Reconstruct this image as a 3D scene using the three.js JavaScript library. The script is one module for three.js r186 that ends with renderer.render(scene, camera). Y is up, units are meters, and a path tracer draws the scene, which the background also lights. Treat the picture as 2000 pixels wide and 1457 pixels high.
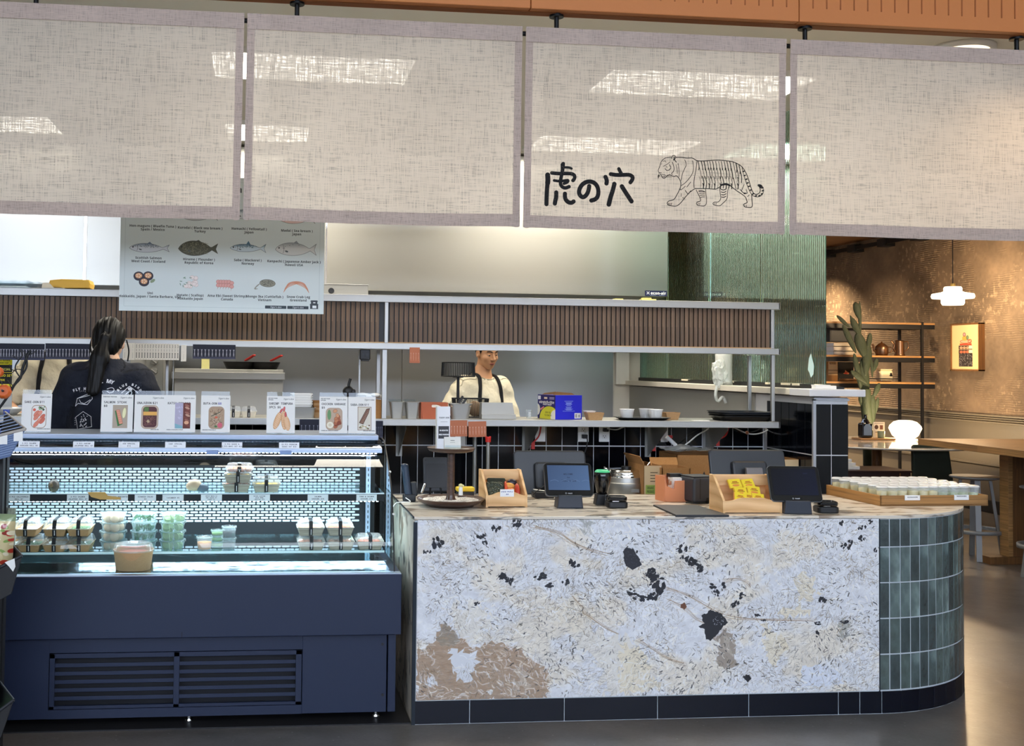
import * as THREE from 'three';
import { RoundedBoxGeometry } from 'three/addons/geometries/RoundedBoxGeometry.js';
import { mergeGeometries } from 'three/addons/utils/BufferGeometryUtils.js';
import { RectAreaLightUniformsLib } from 'three/addons/lights/RectAreaLightUniformsLib.js';

// ---------------------------------------------------------------- camera, daylight, exposure
const scene = new THREE.Scene();
const FOCAL = 2191, PX = 768, PY = 634, EYE = 1.55, D2R = Math.PI / 180;
const camera = new THREE.PerspectiveCamera(2 * Math.atan(728.5 / FOCAL) / D2R, 2000 / 1457, 0.05, 80);
camera.position.set(0, EYE, 0);
camera.rotation.set(2.04 * D2R, -6.5 * D2R, 0.73 * D2R, 'YXZ');
camera.setViewOffset(2000, 1457, 1000 - PX, 728.5 - PY, 2000, 1457);
camera.updateMatrixWorld(true);
const renderer = new THREE.WebGLRenderer({ antialias: true });
renderer.toneMapping = THREE.LinearToneMapping;
renderer.toneMappingExposure = 1.17;
renderer.shadowMap.enabled = true;
RectAreaLightUniformsLib.init();
scene.background = new THREE.Color(0.70, 0.80, 1.0);      // overcast daylight outside the hall windows
scene.backgroundIntensity = 9.0;

// ---------------------------------------------------------------- helpers
const V = (x, y, z) => new THREE.Vector3(x, y, z);
const M4 = camera.matrixWorld.clone().setPosition(0, 0, 0);
const ray = (x, y) => V((x - PX) / FOCAL, -(y - PY) / FOCAL, -1).applyMatrix4(M4);
const atZ = (x, y, z) => { const d = ray(x, y); return d.multiplyScalar(z / d.z).add(V(0, EYE, 0)); };     // the point of the plane z = const seen there in a survey photo
const atY = (x, y, h) => { const d = ray(x, y); return d.multiplyScalar((h - EYE) / d.y).add(V(0, EYE, 0)); };
const atX = (x, y, v) => { const d = ray(x, y); return d.multiplyScalar(v / d.x).add(V(0, EYE, 0)); };
function rng(seed) { let s = seed | 0; return () => { s = (s + 0x6d2b79f5) | 0; let t = Math.imul(s ^ (s >>> 15), 1 | s); t = (t + Math.imul(t ^ (t >>> 7), 61 | t)) ^ t; return ((t ^ (t >>> 14)) >>> 0) / 4294967296; }; }
const hash = (x, y, s) => { let h = Math.imul(x, 374761393) + Math.imul(y, 668265263) + Math.imul(s, 2147483647 - 77); h = Math.imul(h ^ (h >>> 13), 1274126177); return ((h ^ (h >>> 16)) >>> 0) / 4294967296; };
const mod = (a, n) => ((a % n) + n) % n, lerp = (a, b, t) => a + (b - a) * t, clamp = (x, a = 0, b = 1) => Math.min(b, Math.max(a, x));
const sstep = (a, b, x) => { const t = clamp((x - a) / (b - a)); return t * t * (3 - 2 * t); };
function vnoise(x, y, s = 1, per = 0) { const xi = Math.floor(x), yi = Math.floor(y), fx = x - xi, fy = y - yi, u = fx * fx * (3 - 2 * fx), v = fy * fy * (3 - 2 * fy), w = (i, j) => per ? hash(mod(xi + i, per), mod(yi + j, per), s) : hash(xi + i, yi + j, s); return lerp(lerp(w(0, 0), w(1, 0), u), lerp(w(0, 1), w(1, 1), u), v); }
function fbm(x, y, o = 4, s = 1, per = 0) { let a = 0.5, r = 0, n = 0; for (let i = 0; i < o; i++) { r += a * vnoise(x, y, s + i * 17, per); n += a; x *= 2; y *= 2; per *= 2; a *= 0.5; } return r / n; }
function dataTex(w, h, fn, srgb = true, repeat = true) {     // fn(u, v) -> [r, g, b] in 0..1
  const d = new Uint8Array(w * h * 4);
  for (let y = 0; y < h; y++) for (let x = 0; x < w; x++) { const c = fn((x + 0.5) / w, (y + 0.5) / h, x, y), o = (y * w + x) * 4; for (let k = 0; k < 3; k++) d[o + k] = clamp(Array.isArray(c) ? c[k] : c) * 255; d[o + 3] = 255; }
  const t = new THREE.DataTexture(d, w, h); t.magFilter = THREE.LinearFilter; t.colorSpace = srgb ? THREE.SRGBColorSpace : THREE.NoColorSpace;
  if (repeat) t.wrapS = t.wrapT = THREE.RepeatWrapping; t.needsUpdate = true; return t;
}
function canvasTex(w, h, draw, srgb = true) { const c = document.createElement('canvas'); c.width = w; c.height = h; const g = c.getContext('2d'); draw(g, w, h); const t = new THREE.CanvasTexture(c); t.colorSpace = srgb ? THREE.SRGBColorSpace : THREE.NoColorSpace; return t; }
const scaled = (t, rx, ry = rx) => { const c = t.clone(); c.repeat.set(rx, ry); return c; };
const std = (color, roughness = 0.6, metalness = 0, o = {}) => new THREE.MeshStandardMaterial({ color, roughness, metalness, ...o });
const phys = (color, roughness = 0.6, metalness = 0, o = {}) => new THREE.MeshPhysicalMaterial({ color, roughness, metalness, ...o });
const pane = (color = 0xffffff, o = {}) => phys(color, 0, 0, { transmission: 1, thickness: 0, ior: 1.45, side: THREE.DoubleSide, ...o });
// geometry
function metric(g) { const p = g.attributes.position, n = g.attributes.normal, uv = new Float32Array(p.count * 2); for (let i = 0; i < p.count; i++) { const ax = Math.abs(n.getX(i)), ay = Math.abs(n.getY(i)), az = Math.abs(n.getZ(i)); const x = p.getX(i), y = p.getY(i), z = p.getZ(i); if (ay > ax && ay >= az) { uv[2 * i] = x; uv[2 * i + 1] = z; } else if (ax > az) { uv[2 * i] = z; uv[2 * i + 1] = y; } else { uv[2 * i] = x; uv[2 * i + 1] = y; } } g.setAttribute('uv', new THREE.BufferAttribute(uv, 2)); return g; }
const box = (w, h, d, x = 0, y = 0, z = 0, r = 0) => metric((r ? new RoundedBoxGeometry(w, h, d, 2, Math.min(r, w / 2.01, h / 2.01, d / 2.01)) : new THREE.BoxGeometry(w, h, d)).translate(x, y, z));       // centred
const slab = (x0, x1, y0, y1, z0, z1, r = 0) => box(x1 - x0, y1 - y0, z1 - z0, (x0 + x1) / 2, (y0 + y1) / 2, (z0 + z1) / 2, r);
const cyl = (r0, r1, h, x = 0, y = 0, z = 0, seg = 24) => new THREE.CylinderGeometry(r1, r0, h, seg).translate(x, y + h / 2, z);      // r0 below, r1 above
const lathe = (pts, seg = 32) => new THREE.LatheGeometry(pts.map((p) => new THREE.Vector2(p[0], p[1])), seg);
const ball = (r, x = 0, y = 0, z = 0, sx = 1, sy = 1, sz = 1, seg = 16) => new THREE.SphereGeometry(r, seg, Math.ceil(seg * 0.7)).scale(sx, sy, sz).translate(x, y, z);
const tube = (pts, r, seg = 24, rad = 6) => new THREE.TubeGeometry(new THREE.CatmullRomCurve3(pts.map((p) => Array.isArray(p) ? V(...p) : p)), seg, r, rad);
const rod = (a, b, r, seg = 10) => { const A = V(...a), B = V(...b), d = B.clone().sub(A), g = new THREE.CylinderGeometry(r, r, d.length(), seg); g.applyQuaternion(new THREE.Quaternion().setFromUnitVectors(V(0, 1, 0), d.clone().normalize())); const m = A.add(B).multiplyScalar(0.5); return g.translate(m.x, m.y, m.z); };
function prism(pts, depth, bevel = 0, o = {}) { const s = new THREE.Shape(pts.map((p) => new THREE.Vector2(p[0], p[1]))); return metric(new THREE.ExtrudeGeometry(s, { depth, bevelEnabled: bevel > 0, bevelThickness: bevel, bevelSize: bevel, bevelOffset: -bevel, bevelSegments: 2, ...o })); }   // outline in x, y; z from 0 to depth
function rrect(w, h, r, x = 0, y = 0, path = false) { const s = path ? new THREE.Path() : new THREE.Shape(), a = x - w / 2, b = y - h / 2; s.moveTo(a + r, b); s.lineTo(a + w - r, b); s.absarc(a + w - r, b + r, r, -Math.PI / 2, 0); s.lineTo(a + w, b + h - r); s.absarc(a + w - r, b + h - r, r, 0, Math.PI / 2); s.lineTo(a + r, b + h); s.absarc(a + r, b + h - r, r, Math.PI / 2, Math.PI); s.lineTo(a, b + r); s.absarc(a + r, b + r, r, Math.PI, Math.PI * 1.5); return s; }
const plate = (w, h, d, r, bevel = 0) => metric(new THREE.ExtrudeGeometry(rrect(w, h, r), { depth: d - 2 * bevel, bevelEnabled: bevel > 0, bevelThickness: bevel, bevelSize: bevel, bevelOffset: -bevel, bevelSegments: 2, curveSegments: 8 }).translate(0, 0, bevel));
function face(w, h, x = 0, y = 0, z = 0) { return new THREE.PlaneGeometry(w, h).translate(x, y, z); }      // faces +z, uv 0..1
function pan(w0, d0, w1, d1, h, r0, r1, wall = 0.0025, rim = 0.006) {      // open tapered tray: outer shell, inner shell, floor and rolled rim; base at y = 0
  const N = 10, ring = (w, d, r, y) => { const s = rrect(w, d, r).getPoints(N); s.pop(); return s.map((p) => [p.x, y, p.y]); };
  const rings = [[w0 * 0.001, d0 * 0.001, 0.0001 * r0, 0], [w0, d0, r0, 0], [w1, d1, r1, h], [w1 + 2 * rim, d1 + 2 * rim, r1 + rim, h], [w1 + 2 * rim, d1 + 2 * rim, r1 + rim, h + wall], [w1 - 2 * wall, d1 - 2 * wall, r1 - wall, h + wall], [w0 - 2 * wall, d0 - 2 * wall, r0, wall], [w0 * 0.001, d0 * 0.001, 0.0001 * r0, wall]].map((a) => ring(...a));
  const pos = [], q = (a, b, c, d) => pos.push(...a, ...b, ...c, ...a, ...c, ...d), n = Math.min(...rings.map((r) => r.length));
  for (let k = 0; k < rings.length - 1; k++) for (let i = 0; i < n; i++) { const j = (i + 1) % n; q(rings[k][i], rings[k + 1][i], rings[k + 1][j], rings[k][j]); }
  const g = new THREE.BufferGeometry(); g.setAttribute('position', new THREE.Float32BufferAttribute(pos, 3)); g.computeVertexNormals(); return metric(g);
}
function merge(list) { list = [].concat(list).flat(9).map((g) => { g = g.index ? g.toNonIndexed() : g.clone(); for (const k of Object.keys(g.attributes)) if (!['position', 'normal', 'uv'].includes(k)) g.deleteAttribute(k); if (!g.attributes.uv) metric(g); return g; }); return list.length === 1 ? list[0] : mergeGeometries(list); }
const used = {};
const numbered = (n) => { used[n] = (used[n] ?? -1) + 1; return used[n] ? n + '_' + String(used[n]).padStart(3, '0') : n; };
function obj(name, geo, m, parent, label) { const o = new THREE.Mesh(Array.isArray(geo) ? merge(geo) : geo, m); o.name = parent ? name : numbered(name); o.castShadow = o.receiveShadow = true; (parent ?? scene).add(o); if (label) o.userData.label = label; return o; }
function tag(o, label, category, group) { Object.assign(o.userData, { label, category }); if (group) o.userData.group = group; return o; }
function thing(name, label, category, [x, y, z] = [0, 0, 0], turn = 0, group) { const o = new THREE.Group(); o.name = numbered(name); o.position.set(x, y, z); o.rotation.y = turn; scene.add(o); return tag(o, label, category, group); }
function solo(name, geo, m, label, category, pos, turn = 0, group) { const o = obj(name, geo, m); if (pos) o.position.set(pos.x ?? pos[0], pos.y ?? pos[1], pos.z ?? pos[2]); o.rotation.y = turn; return tag(o, label, category, group); }
function copy(o, label, [x, y, z], turn, group) { const c = o.clone(); c.name = numbered(o.name.replace(/_\d{3}$/, '')); c.position.set(x, y, z); if (turn !== undefined) c.rotation.y = turn; c.userData = { ...o.userData, label: label ?? o.userData.label }; if (group) c.userData.group = group; scene.add(c); return c; }
function structure(name, geo, m) { let o; if (geo) o = obj(name, geo, m); else { o = new THREE.Group(); o.name = numbered(name); scene.add(o); } o.userData.kind = 'structure'; return o; }
const loose = (name, geo, m, parent) => { const o = obj(name, geo, m, parent); o.userData.kind = 'stuff'; return o; };
const place = (o, p, rx = 0, ry = 0, rz = 0) => { o.position.set(p.x ?? p[0], p.y ?? p[1], p.z ?? p[2]); o.rotation.set(rx, ry, rz); return o; };
// smooth bodies: a distance field meshed by surface nets
function nets(fn, lo, hi, cell) {
  const n = [0, 1, 2].map((k) => Math.ceil((hi[k] - lo[k]) / cell) + 1), [nx, ny, nz] = n, F = new Float32Array(nx * ny * nz), id = (i, j, k) => (k * ny + j) * nx + i, P = (i, j, k) => [lo[0] + i * cell, lo[1] + j * cell, lo[2] + k * cell];
  for (let k = 0; k < nz; k++) for (let j = 0; j < ny; j++) for (let i = 0; i < nx; i++) F[id(i, j, k)] = fn(...P(i, j, k));
  const vert = new Int32Array(nx * ny * nz).fill(-1), pos = [], idx = [], C = [[0, 0, 0], [1, 0, 0], [0, 1, 0], [1, 1, 0], [0, 0, 1], [1, 0, 1], [0, 1, 1], [1, 1, 1]], E = [[0, 1], [2, 3], [4, 5], [6, 7], [0, 2], [1, 3], [4, 6], [5, 7], [0, 4], [1, 5], [2, 6], [3, 7]];
  for (let k = 0; k < nz - 1; k++) for (let j = 0; j < ny - 1; j++) for (let i = 0; i < nx - 1; i++) {
    const f = C.map((c) => F[id(i + c[0], j + c[1], k + c[2])]); let any = 0; for (const x of f) any |= x < 0 ? 1 : 2; if (any !== 3) continue;
    let s = [0, 0, 0], m = 0; for (const [a, b] of E) if ((f[a] < 0) !== (f[b] < 0)) { const t = f[a] / (f[a] - f[b]); for (let q = 0; q < 3; q++) s[q] += lerp(C[a][q], C[b][q], t); m++; }
    vert[id(i, j, k)] = pos.length / 3; const p = P(i, j, k); for (let q = 0; q < 3; q++) pos.push(p[q] + (s[q] / m) * cell);
  }
  const quad = (a, b, c, d, flip) => flip ? idx.push(a, c, b, a, d, c) : idx.push(a, b, c, a, c, d);
  for (let k = 1; k < nz - 1; k++) for (let j = 1; j < ny - 1; j++) for (let i = 1; i < nx - 1; i++) {
    const f0 = F[id(i, j, k)] < 0;
    if (f0 !== F[id(i + 1, j, k)] < 0) quad(vert[id(i, j - 1, k - 1)], vert[id(i, j, k - 1)], vert[id(i, j, k)], vert[id(i, j - 1, k)], !f0);
    if (f0 !== F[id(i, j + 1, k)] < 0) quad(vert[id(i - 1, j, k - 1)], vert[id(i - 1, j, k)], vert[id(i, j, k)], vert[id(i, j, k - 1)], !f0);
    if (f0 !== F[id(i, j, k + 1)] < 0) quad(vert[id(i - 1, j - 1, k)], vert[id(i, j - 1, k)], vert[id(i, j, k)], vert[id(i - 1, j, k)], !f0);
  }
  const g = new THREE.BufferGeometry(); g.setAttribute('position', new THREE.Float32BufferAttribute(pos, 3)); g.setIndex(idx); g.computeVertexNormals(); return metric(g);
}
const smin = (a, b, k) => { const h = clamp(0.5 + (0.5 * (b - a)) / k); return lerp(b, a, h) - k * h * (1 - h); };
function bone(x, y, z, a, b, ra, rb) { const dx = b[0] - a[0], dy = b[1] - a[1], dz = b[2] - a[2], t = clamp(((x - a[0]) * dx + (y - a[1]) * dy + (z - a[2]) * dz) / (dx * dx + dy * dy + dz * dz + 1e-9)); return Math.hypot(x - a[0] - dx * t, y - a[1] - dy * t, z - a[2] - dz * t) - lerp(ra, rb, t); }
const blob = (x, y, z, c, r) => { const u = (x - c[0]) / r[0], v = (y - c[1]) / r[1], w = (z - c[2]) / r[2], k = Math.hypot(u, v, w); return (k - 1) * Math.min(r[0], r[1], r[2]); };
// ---------------------------------------------------------------- surfaces
const grain = dataTex(512, 512, (u, v) => { const w = fbm(u * 4, v * 4, 3, 5, 4) * 0.6, s = fbm(u * 3 + w, v * 90, 3, 9, 0), k = vnoise(u * 4, v * 256, 3, 0); return clamp(0.72 + 0.3 * (s - 0.5) + 0.16 * (k - 0.5)); });     // long along u
const grainV = dataTex(512, 512, (u, v) => { const w = fbm(v * 4, u * 4, 3, 5, 4) * 0.6, s = fbm(v * 3 + w, u * 90, 3, 9, 0), k = vnoise(v * 4, u * 256, 3, 0); return clamp(0.72 + 0.3 * (s - 0.5) + 0.16 * (k - 0.5)); });
const pineTex = dataTex(512, 512, (u, v) => { const w = 0.35 * fbm(u * 2, v * 3, 3, 31, 2), r = Math.abs(mod(v * 7 + w * 3 + 0.25 * Math.sin(u * 6.28), 1) - 0.5) * 2, f = vnoise(u * 6, v * 220, 8); const t = clamp(0.25 + 0.75 * Math.pow(r, 0.6) - 0.12 * (f - 0.5)); return [lerp(0.79, 0.95, t), lerp(0.58, 0.79, t), lerp(0.36, 0.58, t)]; });
const smudge = dataTex(512, 512, (u, v) => fbm(u * 6, v * 6, 5, 21, 6), false);
const brushed = dataTex(512, 512, (u, v) => 0.5 + 0.5 * (vnoise(u * 5, v * 400, 4) - 0.5) + 0.3 * (fbm(u * 4, v * 4, 3, 14, 4) - 0.5), false);
const concreteTex = dataTex(1024, 1024, (u, v) => { const a = fbm(u * 5, v * 5, 5, 3, 5), b = fbm(u * 24, v * 24, 3, 7, 24), c = vnoise(u * 300, v * 300, 2, 300), k = 0.40 + 0.20 * (a - 0.5) + 0.07 * (b - 0.5) + 0.035 * (c - 0.5), warm = sstep(0.4, 0.7, fbm(u * 3 + 5, v * 3, 4, 19, 3)); const sp = hash(Math.floor(u * 420), Math.floor(v * 420), 6) > 0.9992 ? 0.2 : 0; return [k * (1.04 + 0.05 * warm) + sp, k * 1.0 + sp, k * (0.97 - 0.05 * warm) + sp]; });
const plasterTex = dataTex(1024, 1024, (u, v) => {
  const a = fbm(u * 8, v * 8, 5, 41, 8), ridged = Math.abs(mod(v * 96 + 0.6 * fbm(u * 20, v * 20, 2, 2, 20), 1) - 0.5) * 2, patch = sstep(0.52, 0.62, fbm(u * 5, v * 7, 4, 77, 0)) , fleck = sstep(0.62, 0.74, fbm(u * 60, v * 54, 3, 12, 0)) * sstep(0.40, 0.6, fbm(u * 4, v * 4, 3, 8, 4));
  const ridge = patch * sstep(0.5, 0.95, ridged) * sstep(0.35, 0.6, fbm(u * 60, v * 40, 2, 66, 0)) * (0.4 + 0.6 * fbm(u * 9, v * 5, 3, 91, 0)); const k = 0.40 + 0.20 * (a - 0.5) + 0.05 * (fbm(u * 60, v * 60, 2, 4, 0) - 0.5), t = clamp(fleck * 0.55 + ridge * 0.6);
  return [lerp(k * 1.08, 0.66, t), lerp(k * 0.92, 0.58, t), lerp(k * 0.76, 0.48, t)]; });
const plasterBump = dataTex(1024, 1024, (u, v) => { const ridged = Math.abs(mod(v * 96 + 0.6 * fbm(u * 20, v * 20, 2, 2, 20), 1) - 0.5) * 2, patch = sstep(0.52, 0.62, fbm(u * 5, v * 7, 4, 77, 0)); return 0.4 * fbm(u * 30, v * 30, 4, 15, 30) + patch * ridged * 0.6; }, false);
const paperTex = dataTex(256, 256, (u, v) => 0.94 + 0.06 * (fbm(u * 30, v * 30, 3, 4, 30) - 0.5));
const kraftTex = dataTex(256, 256, (u, v) => { const k = fbm(u * 40, v * 60, 3, 6, 0) - 0.5; return [0.80 + 0.08 * k, 0.66 + 0.08 * k, 0.49 + 0.08 * k]; });
const glazeTex = dataTex(512, 512, (u, v) => { const a = fbm(u * 5, v * 5, 4, 51, 5), b = fbm(u * 18, v * 18, 3, 52, 18); const k = 0.47 + 0.30 * (a - 0.5) + 0.1 * (b - 0.5), w = sstep(0.56, 0.75, a) * 0.12; return [k * 0.86 + w, k * 0.98 + w, k * 0.97 + w]; });
const M = {
  steel: std(0xadaca8, 0.42, 1, { bumpMap: scaled(brushed, 1), bumpScale: 0.0003 }),
  steelSoft: std(0xb4b3ae, 0.62, 0.9, { bumpMap: brushed, bumpScale: 0.0003 }),
  hood: std(0xbdbbb2, 0.34, 1, { bumpMap: scaled(brushed, 0.5), bumpScale: 0.0002 }),
  splash: std(0xa9abab, 0.30, 1, { bumpMap: scaled(brushed, 0.5), bumpScale: 0.0002 }),
  chrome: std(0xe2e2e0, 0.12, 1),
  mirror: std(0xb9c6cc, 0.10, 1, { bumpMap: scaled(smudge, 0.7), bumpScale: 0.006 }),
  galv: std(0x9a9a96, 0.5, 0.8, { bumpMap: smudge, bumpScale: 0.001 }),
  white: std(0xe9e8e4, 0.55), paint: std(0xd9d6cd, 0.75), ceiling: std(0xe2ddd0, 0.85),
  black: std(0x0c0d10, 0.45), blackGloss: phys(0x07080b, 0.18, 0, { clearcoat: 0.5 }), blackMetal: std(0x121214, 0.42, 0.5), charcoal: std(0x23262c, 0.5),
  navy: phys(0x16233f, 0.5, 0, { bumpMap: scaled(smudge, 3), bumpScale: 0.0006 }), navyDark: std(0x060a16, 0.6),
  baseTile: phys(0x030716, 0.25, 0, { specularIntensity: 0.6 }), wallTile: phys(0x04060d, 0.12, 0, { specularIntensity: 0.7 }), grout: std(0xcfd0d3, 0.9), groutDark: std(0xb9c2c9, 0.9),
  floor: phys(0xffffff, 0.30, 0, { map: scaled(concreteTex, 0.4), roughnessMap: null, bumpMap: scaled(smudge, 2), bumpScale: 0.0015, clearcoat: 0.25, clearcoatRoughness: 0.25 }),
  plaster: std(0xffffff, 0.85, 0, { map: scaled(plasterTex, 0.42, 0.42), bumpMap: scaled(plasterBump, 0.42, 0.42), bumpScale: 0.008 }),
  oldPaint: std(0x9a9285, 0.85), wainscot: std(0x6d665a, 0.5, 0, { bumpMap: smudge, bumpScale: 0.003 }),
  slat: [0x8f7661, 0x866d59, 0x957b66, 0x8a715f, 0x7f6957].map((c) => std(c, 0.62, 0, { map: scaled(grainV, 3, 0.8) })),
  walnut: phys(0x6a4a3a, 0.38, 0, { map: scaled(grain, 1.5, 1.5), clearcoat: 0.3 }), pine: std(0xffffff, 0.55, 0, { map: scaled(pineTex, 2.2, 2.2) }), pineTop: std(0xffffff, 0.55, 0, { map: scaled(pineTex, 2.2, 2.2) }),
  oak: std(0xe0a869, 0.45, 0, { map: scaled(grain, 1.2, 1.2) }), trayWood: std(0xe2a55e, 0.5, 0, { map: scaled(grain, 1, 1.3) }), oakDark: std(0x9c6a38, 0.5, 0, { map: scaled(grainV, 1.3) }), ceilWood: std(0x9a6a3c, 0.6, 0, { map: scaled(grain, 0.8) }),
  orange: std(0xc87a3e, 0.6, 0, { bumpMap: scaled(smudge, 4), bumpScale: 0.0008 }), orangeDark: std(0x9a5524, 0.7),
  rust: std(0xb5714f, 0.75, 0, { map: scaled(paperTex, 6) }), terracotta: std(0xb0562c, 0.5), terracottaPale: std(0xd58a60, 0.5),
  paper: std(0xf4f2ec, 0.8, 0, { map: scaled(paperTex, 8) }), cream: std(0xe7dcc3, 0.7), kraft: std(0xe8dfd2, 0.85, 0, { map: scaled(kraftTex, 6) }), carton: std(0xc9b08c, 0.9, 0, { map: scaled(kraftTex, 4) }), cartonDark: std(0x6c573c, 0.95), balsa: std(0xe9ddc6, 0.7, 0, { map: scaled(grain, 6, 6) }),
  clear: pane(0xffffff, { ior: 1.3 }), clearThin: pane(0xf6fafc, { ior: 1.3, roughness: 0.06, transmission: 0.78 }), frosted: pane(0xeef6f6, { roughness: 0.32 }), caseGlass: pane(0xf2faf8, { ior: 1.3 }), acrylic: pane(0xf6fafc, { ior: 1.3 }),
  whitePlastic: phys(0xf2f2ef, 0.35, 0, { clearcoat: 0.2 }), greyPlastic: std(0x6b7075, 0.5), red: std(0xc1241c, 0.5), yellow: std(0xf0cf3a, 0.5), green: std(0x2f7a34, 0.6), blueBox: std(0x1c22c8, 0.5), screen: phys(0x0b0e18, 0.08, 0, { clearcoat: 1, clearcoatRoughness: 0.03 }),
  skin: phys(0xc99773, 0.55, 0, { sheen: 0.2, sheenColor: new THREE.Color(0xd08060) }), skinPale: phys(0xdcb294, 0.55), hair: phys(0x070606, 0.5, 0, { specularIntensity: 0.55 }), shirt: std(0xe6dcc0, 0.9, 0, { bumpMap: scaled(smudge, 3), bumpScale: 0.012 }), apron: std(0x0a0c14, 0.8, 0, { bumpMap: scaled(smudge, 3), bumpScale: 0.008 }), tee: std(0x0d1322, 0.85, 0, { bumpMap: scaled(smudge, 3), bumpScale: 0.01 }), trousers: std(0x14151a, 0.85), shoe: std(0x0b0b0c, 0.5),
  stool: std(0x7f7f80, 0.5, 0.3), greenChair: std(0x1d2a22, 0.7), marble: phys(0xe9e4da, 0.12, 0, { clearcoat: 0.6 }), mahogany: std(0x2a120c, 0.4), silverTea: std(0x8a6a50, 0.3, 0.9), cactus: std(0x1f2c18, 0.7, 0, { bumpMap: scaled(smudge, 8), bumpScale: 0.004 }), lemon: std(0xd9d98a, 0.5),
};
const TRI = (t) => ({ map: t });
function textLines(g, lines, x, y, size, lead, color, align = 'center', font = 'bold %px sans-serif') { g.fillStyle = color; g.textAlign = align; g.textBaseline = 'middle'; lines.forEach((l, i) => { g.font = font.replace('%', size); g.fillText(l, x, y + i * lead); }); }
const rr = (g, x, y, w, h, r, fill, stroke, lw = 1) => { g.beginPath(); g.roundRect(x, y, w, h, r); if (fill) { g.fillStyle = fill; g.fill(); } if (stroke) { g.strokeStyle = stroke; g.lineWidth = lw; g.stroke(); } };
const ell = (g, x, y, a, b, rot, fill, stroke, lw = 1) => { g.beginPath(); g.ellipse(x, y, a, b, rot, 0, 6.3); if (fill) { g.fillStyle = fill; g.fill(); } if (stroke) { g.strokeStyle = stroke; g.lineWidth = lw; g.stroke(); } };
const poly = (g, p, fill, stroke, lw = 1) => { g.beginPath(); p.forEach(([x, y], i) => (i ? g.lineTo(x, y) : g.moveTo(x, y))); if (fill) { g.closePath(); g.fillStyle = fill; g.fill(); } if (stroke) { g.strokeStyle = stroke; g.lineWidth = lw; g.stroke(); } };
// ---------------------------------------------------------------- large lamps of the place
function panelLamp(name, label, x, y, z, w, d, power, color, glow, group) {      // a ceiling panel that shines down
  const t = thing(name, label, 'ceiling light', [x, y, z], 0, group);
  obj('frame', [slab(-w / 2 - 0.02, w / 2 + 0.02, -0.03, 0, -d / 2 - 0.02, -d / 2), slab(-w / 2 - 0.02, w / 2 + 0.02, -0.03, 0, d / 2, d / 2 + 0.02), slab(-w / 2 - 0.02, -w / 2, -0.03, 0, -d / 2, d / 2), slab(w / 2, w / 2 + 0.02, -0.03, 0, -d / 2, d / 2)], M.white, t);
  obj('diffuser', slab(-w / 2, w / 2, -0.02, -0.008, -d / 2, d / 2), std(0xffffff, 0.6, 0, { emissive: color, emissiveIntensity: glow }), t);
  const l = new THREE.RectAreaLight(color, power, w, d); l.position.set(0, -0.024, 0); l.rotation.x = -Math.PI / 2; t.add(l);
  return t;
}
const coolWhite = new THREE.Color(1.0, 0.93, 0.80), warmLamp = new THREE.Color(1.0, 0.72, 0.42), iceWhite = new THREE.Color(0.80, 0.90, 1.0);
const KC = 3.25;      // kitchen ceiling height
const troffers = [[410, 812, -6.05, 'bright ceiling panel behind the second cloth from the left'], [1200, 1600, -6.05, 'bright ceiling panel behind the cloth with the tiger'], [-180, 95, -7.9, 'ceiling panel farther back behind the leftmost cloth'], [440, 605, -7.9, 'smaller bright ceiling panel farther back behind the second cloth'], [1060, 1375, -7.9, 'ceiling panel farther back above the hanging Japanese characters']];
for (const [a, b, z, label] of troffers) { const x0 = atZ(a, 200, z).x, x1 = atZ(b, 200, z).x; panelLamp('ceiling_light', label, (x0 + x1) / 2, KC, z - 0.28, x1 - x0, 0.56, 8.5, coolWhite, 9, 'kitchen ceiling light panels'); }
for (const [x, z] of [[-3.4, 2.2], [0.6, 2.2], [4.6, 2.2]]) panelLamp('hall_light', 'long ceiling panel high in the hall in front of the stall', x, 4.98, z, 2.6, 0.7, 8, iceWhite, 6, 'hall ceiling light panels');

// ---------------------------------------------------------------- the room
structure('floor', slab(-7.7, 8.3, -0.2, 0, -18.3, 7.3), M.floor);
structure('wall_left', slab(-7.7, -7.5, 0, 5.2, -10.2, 7.3), M.paint);
structure('wall_right', slab(8.0, 8.25, 0, 5.2, -18.3, -5.05), M.plaster);
structure('wall_right', slab(8.0, 8.25, 0, 5.2, -5.05, 7.3), M.paint);
structure('wall_back', [slab(-7.5, 8, 0, 2.5, 7, 7.25), slab(-7.5, 8, 4.8, 5.2, 7, 7.25), slab(-7.5, -6.8, 2.5, 4.8, 7, 7.25), slab(7.3, 8, 2.5, 4.8, 7, 7.25)], std(0x6f6a66, 0.8));
{ const w = structure('window_1'); w.position.set(0, 0, 7.1); const f = [slab(-6.8, 7.3, 2.5, 2.56, -0.05, 0.05), slab(-6.8, 7.3, 4.74, 4.8, -0.05, 0.05), slab(-6.8, 7.3, 3.6, 3.64, -0.03, 0.03)]; for (let x = -6.8; x < 7.4; x += 2.35) f.push(slab(x - 0.04, x + 0.04, 2.5, 4.8, -0.05, 0.05)); obj('window_frame', f, M.blackMetal, w); }
structure('wall_kitchen', slab(-7.7, 3.5, 0, KC + 0.15, -10.05, -9.85), M.paint);
structure('wall_dining_left', slab(3.3, 3.5, 0, 3.4, -18.3, -10.05), M.oldPaint);
structure('wall_dining_far', slab(3.3, 8.25, 0, 3.5, -18.5, -18.3), M.oldPaint);
structure('ceiling', slab(-7.7, 8.3, 5.0, 5.2, -5.05, 7.3), M.ceiling);
structure('ceiling_kitchen', slab(-7.7, 3.95, KC, KC + 0.15, -10.05, -5.06), M.ceiling);
structure('ceiling_dining', slab(3.95, 8.3, 3.3, 3.45, -18.5, -5.06), M.ceilWood);
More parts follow.
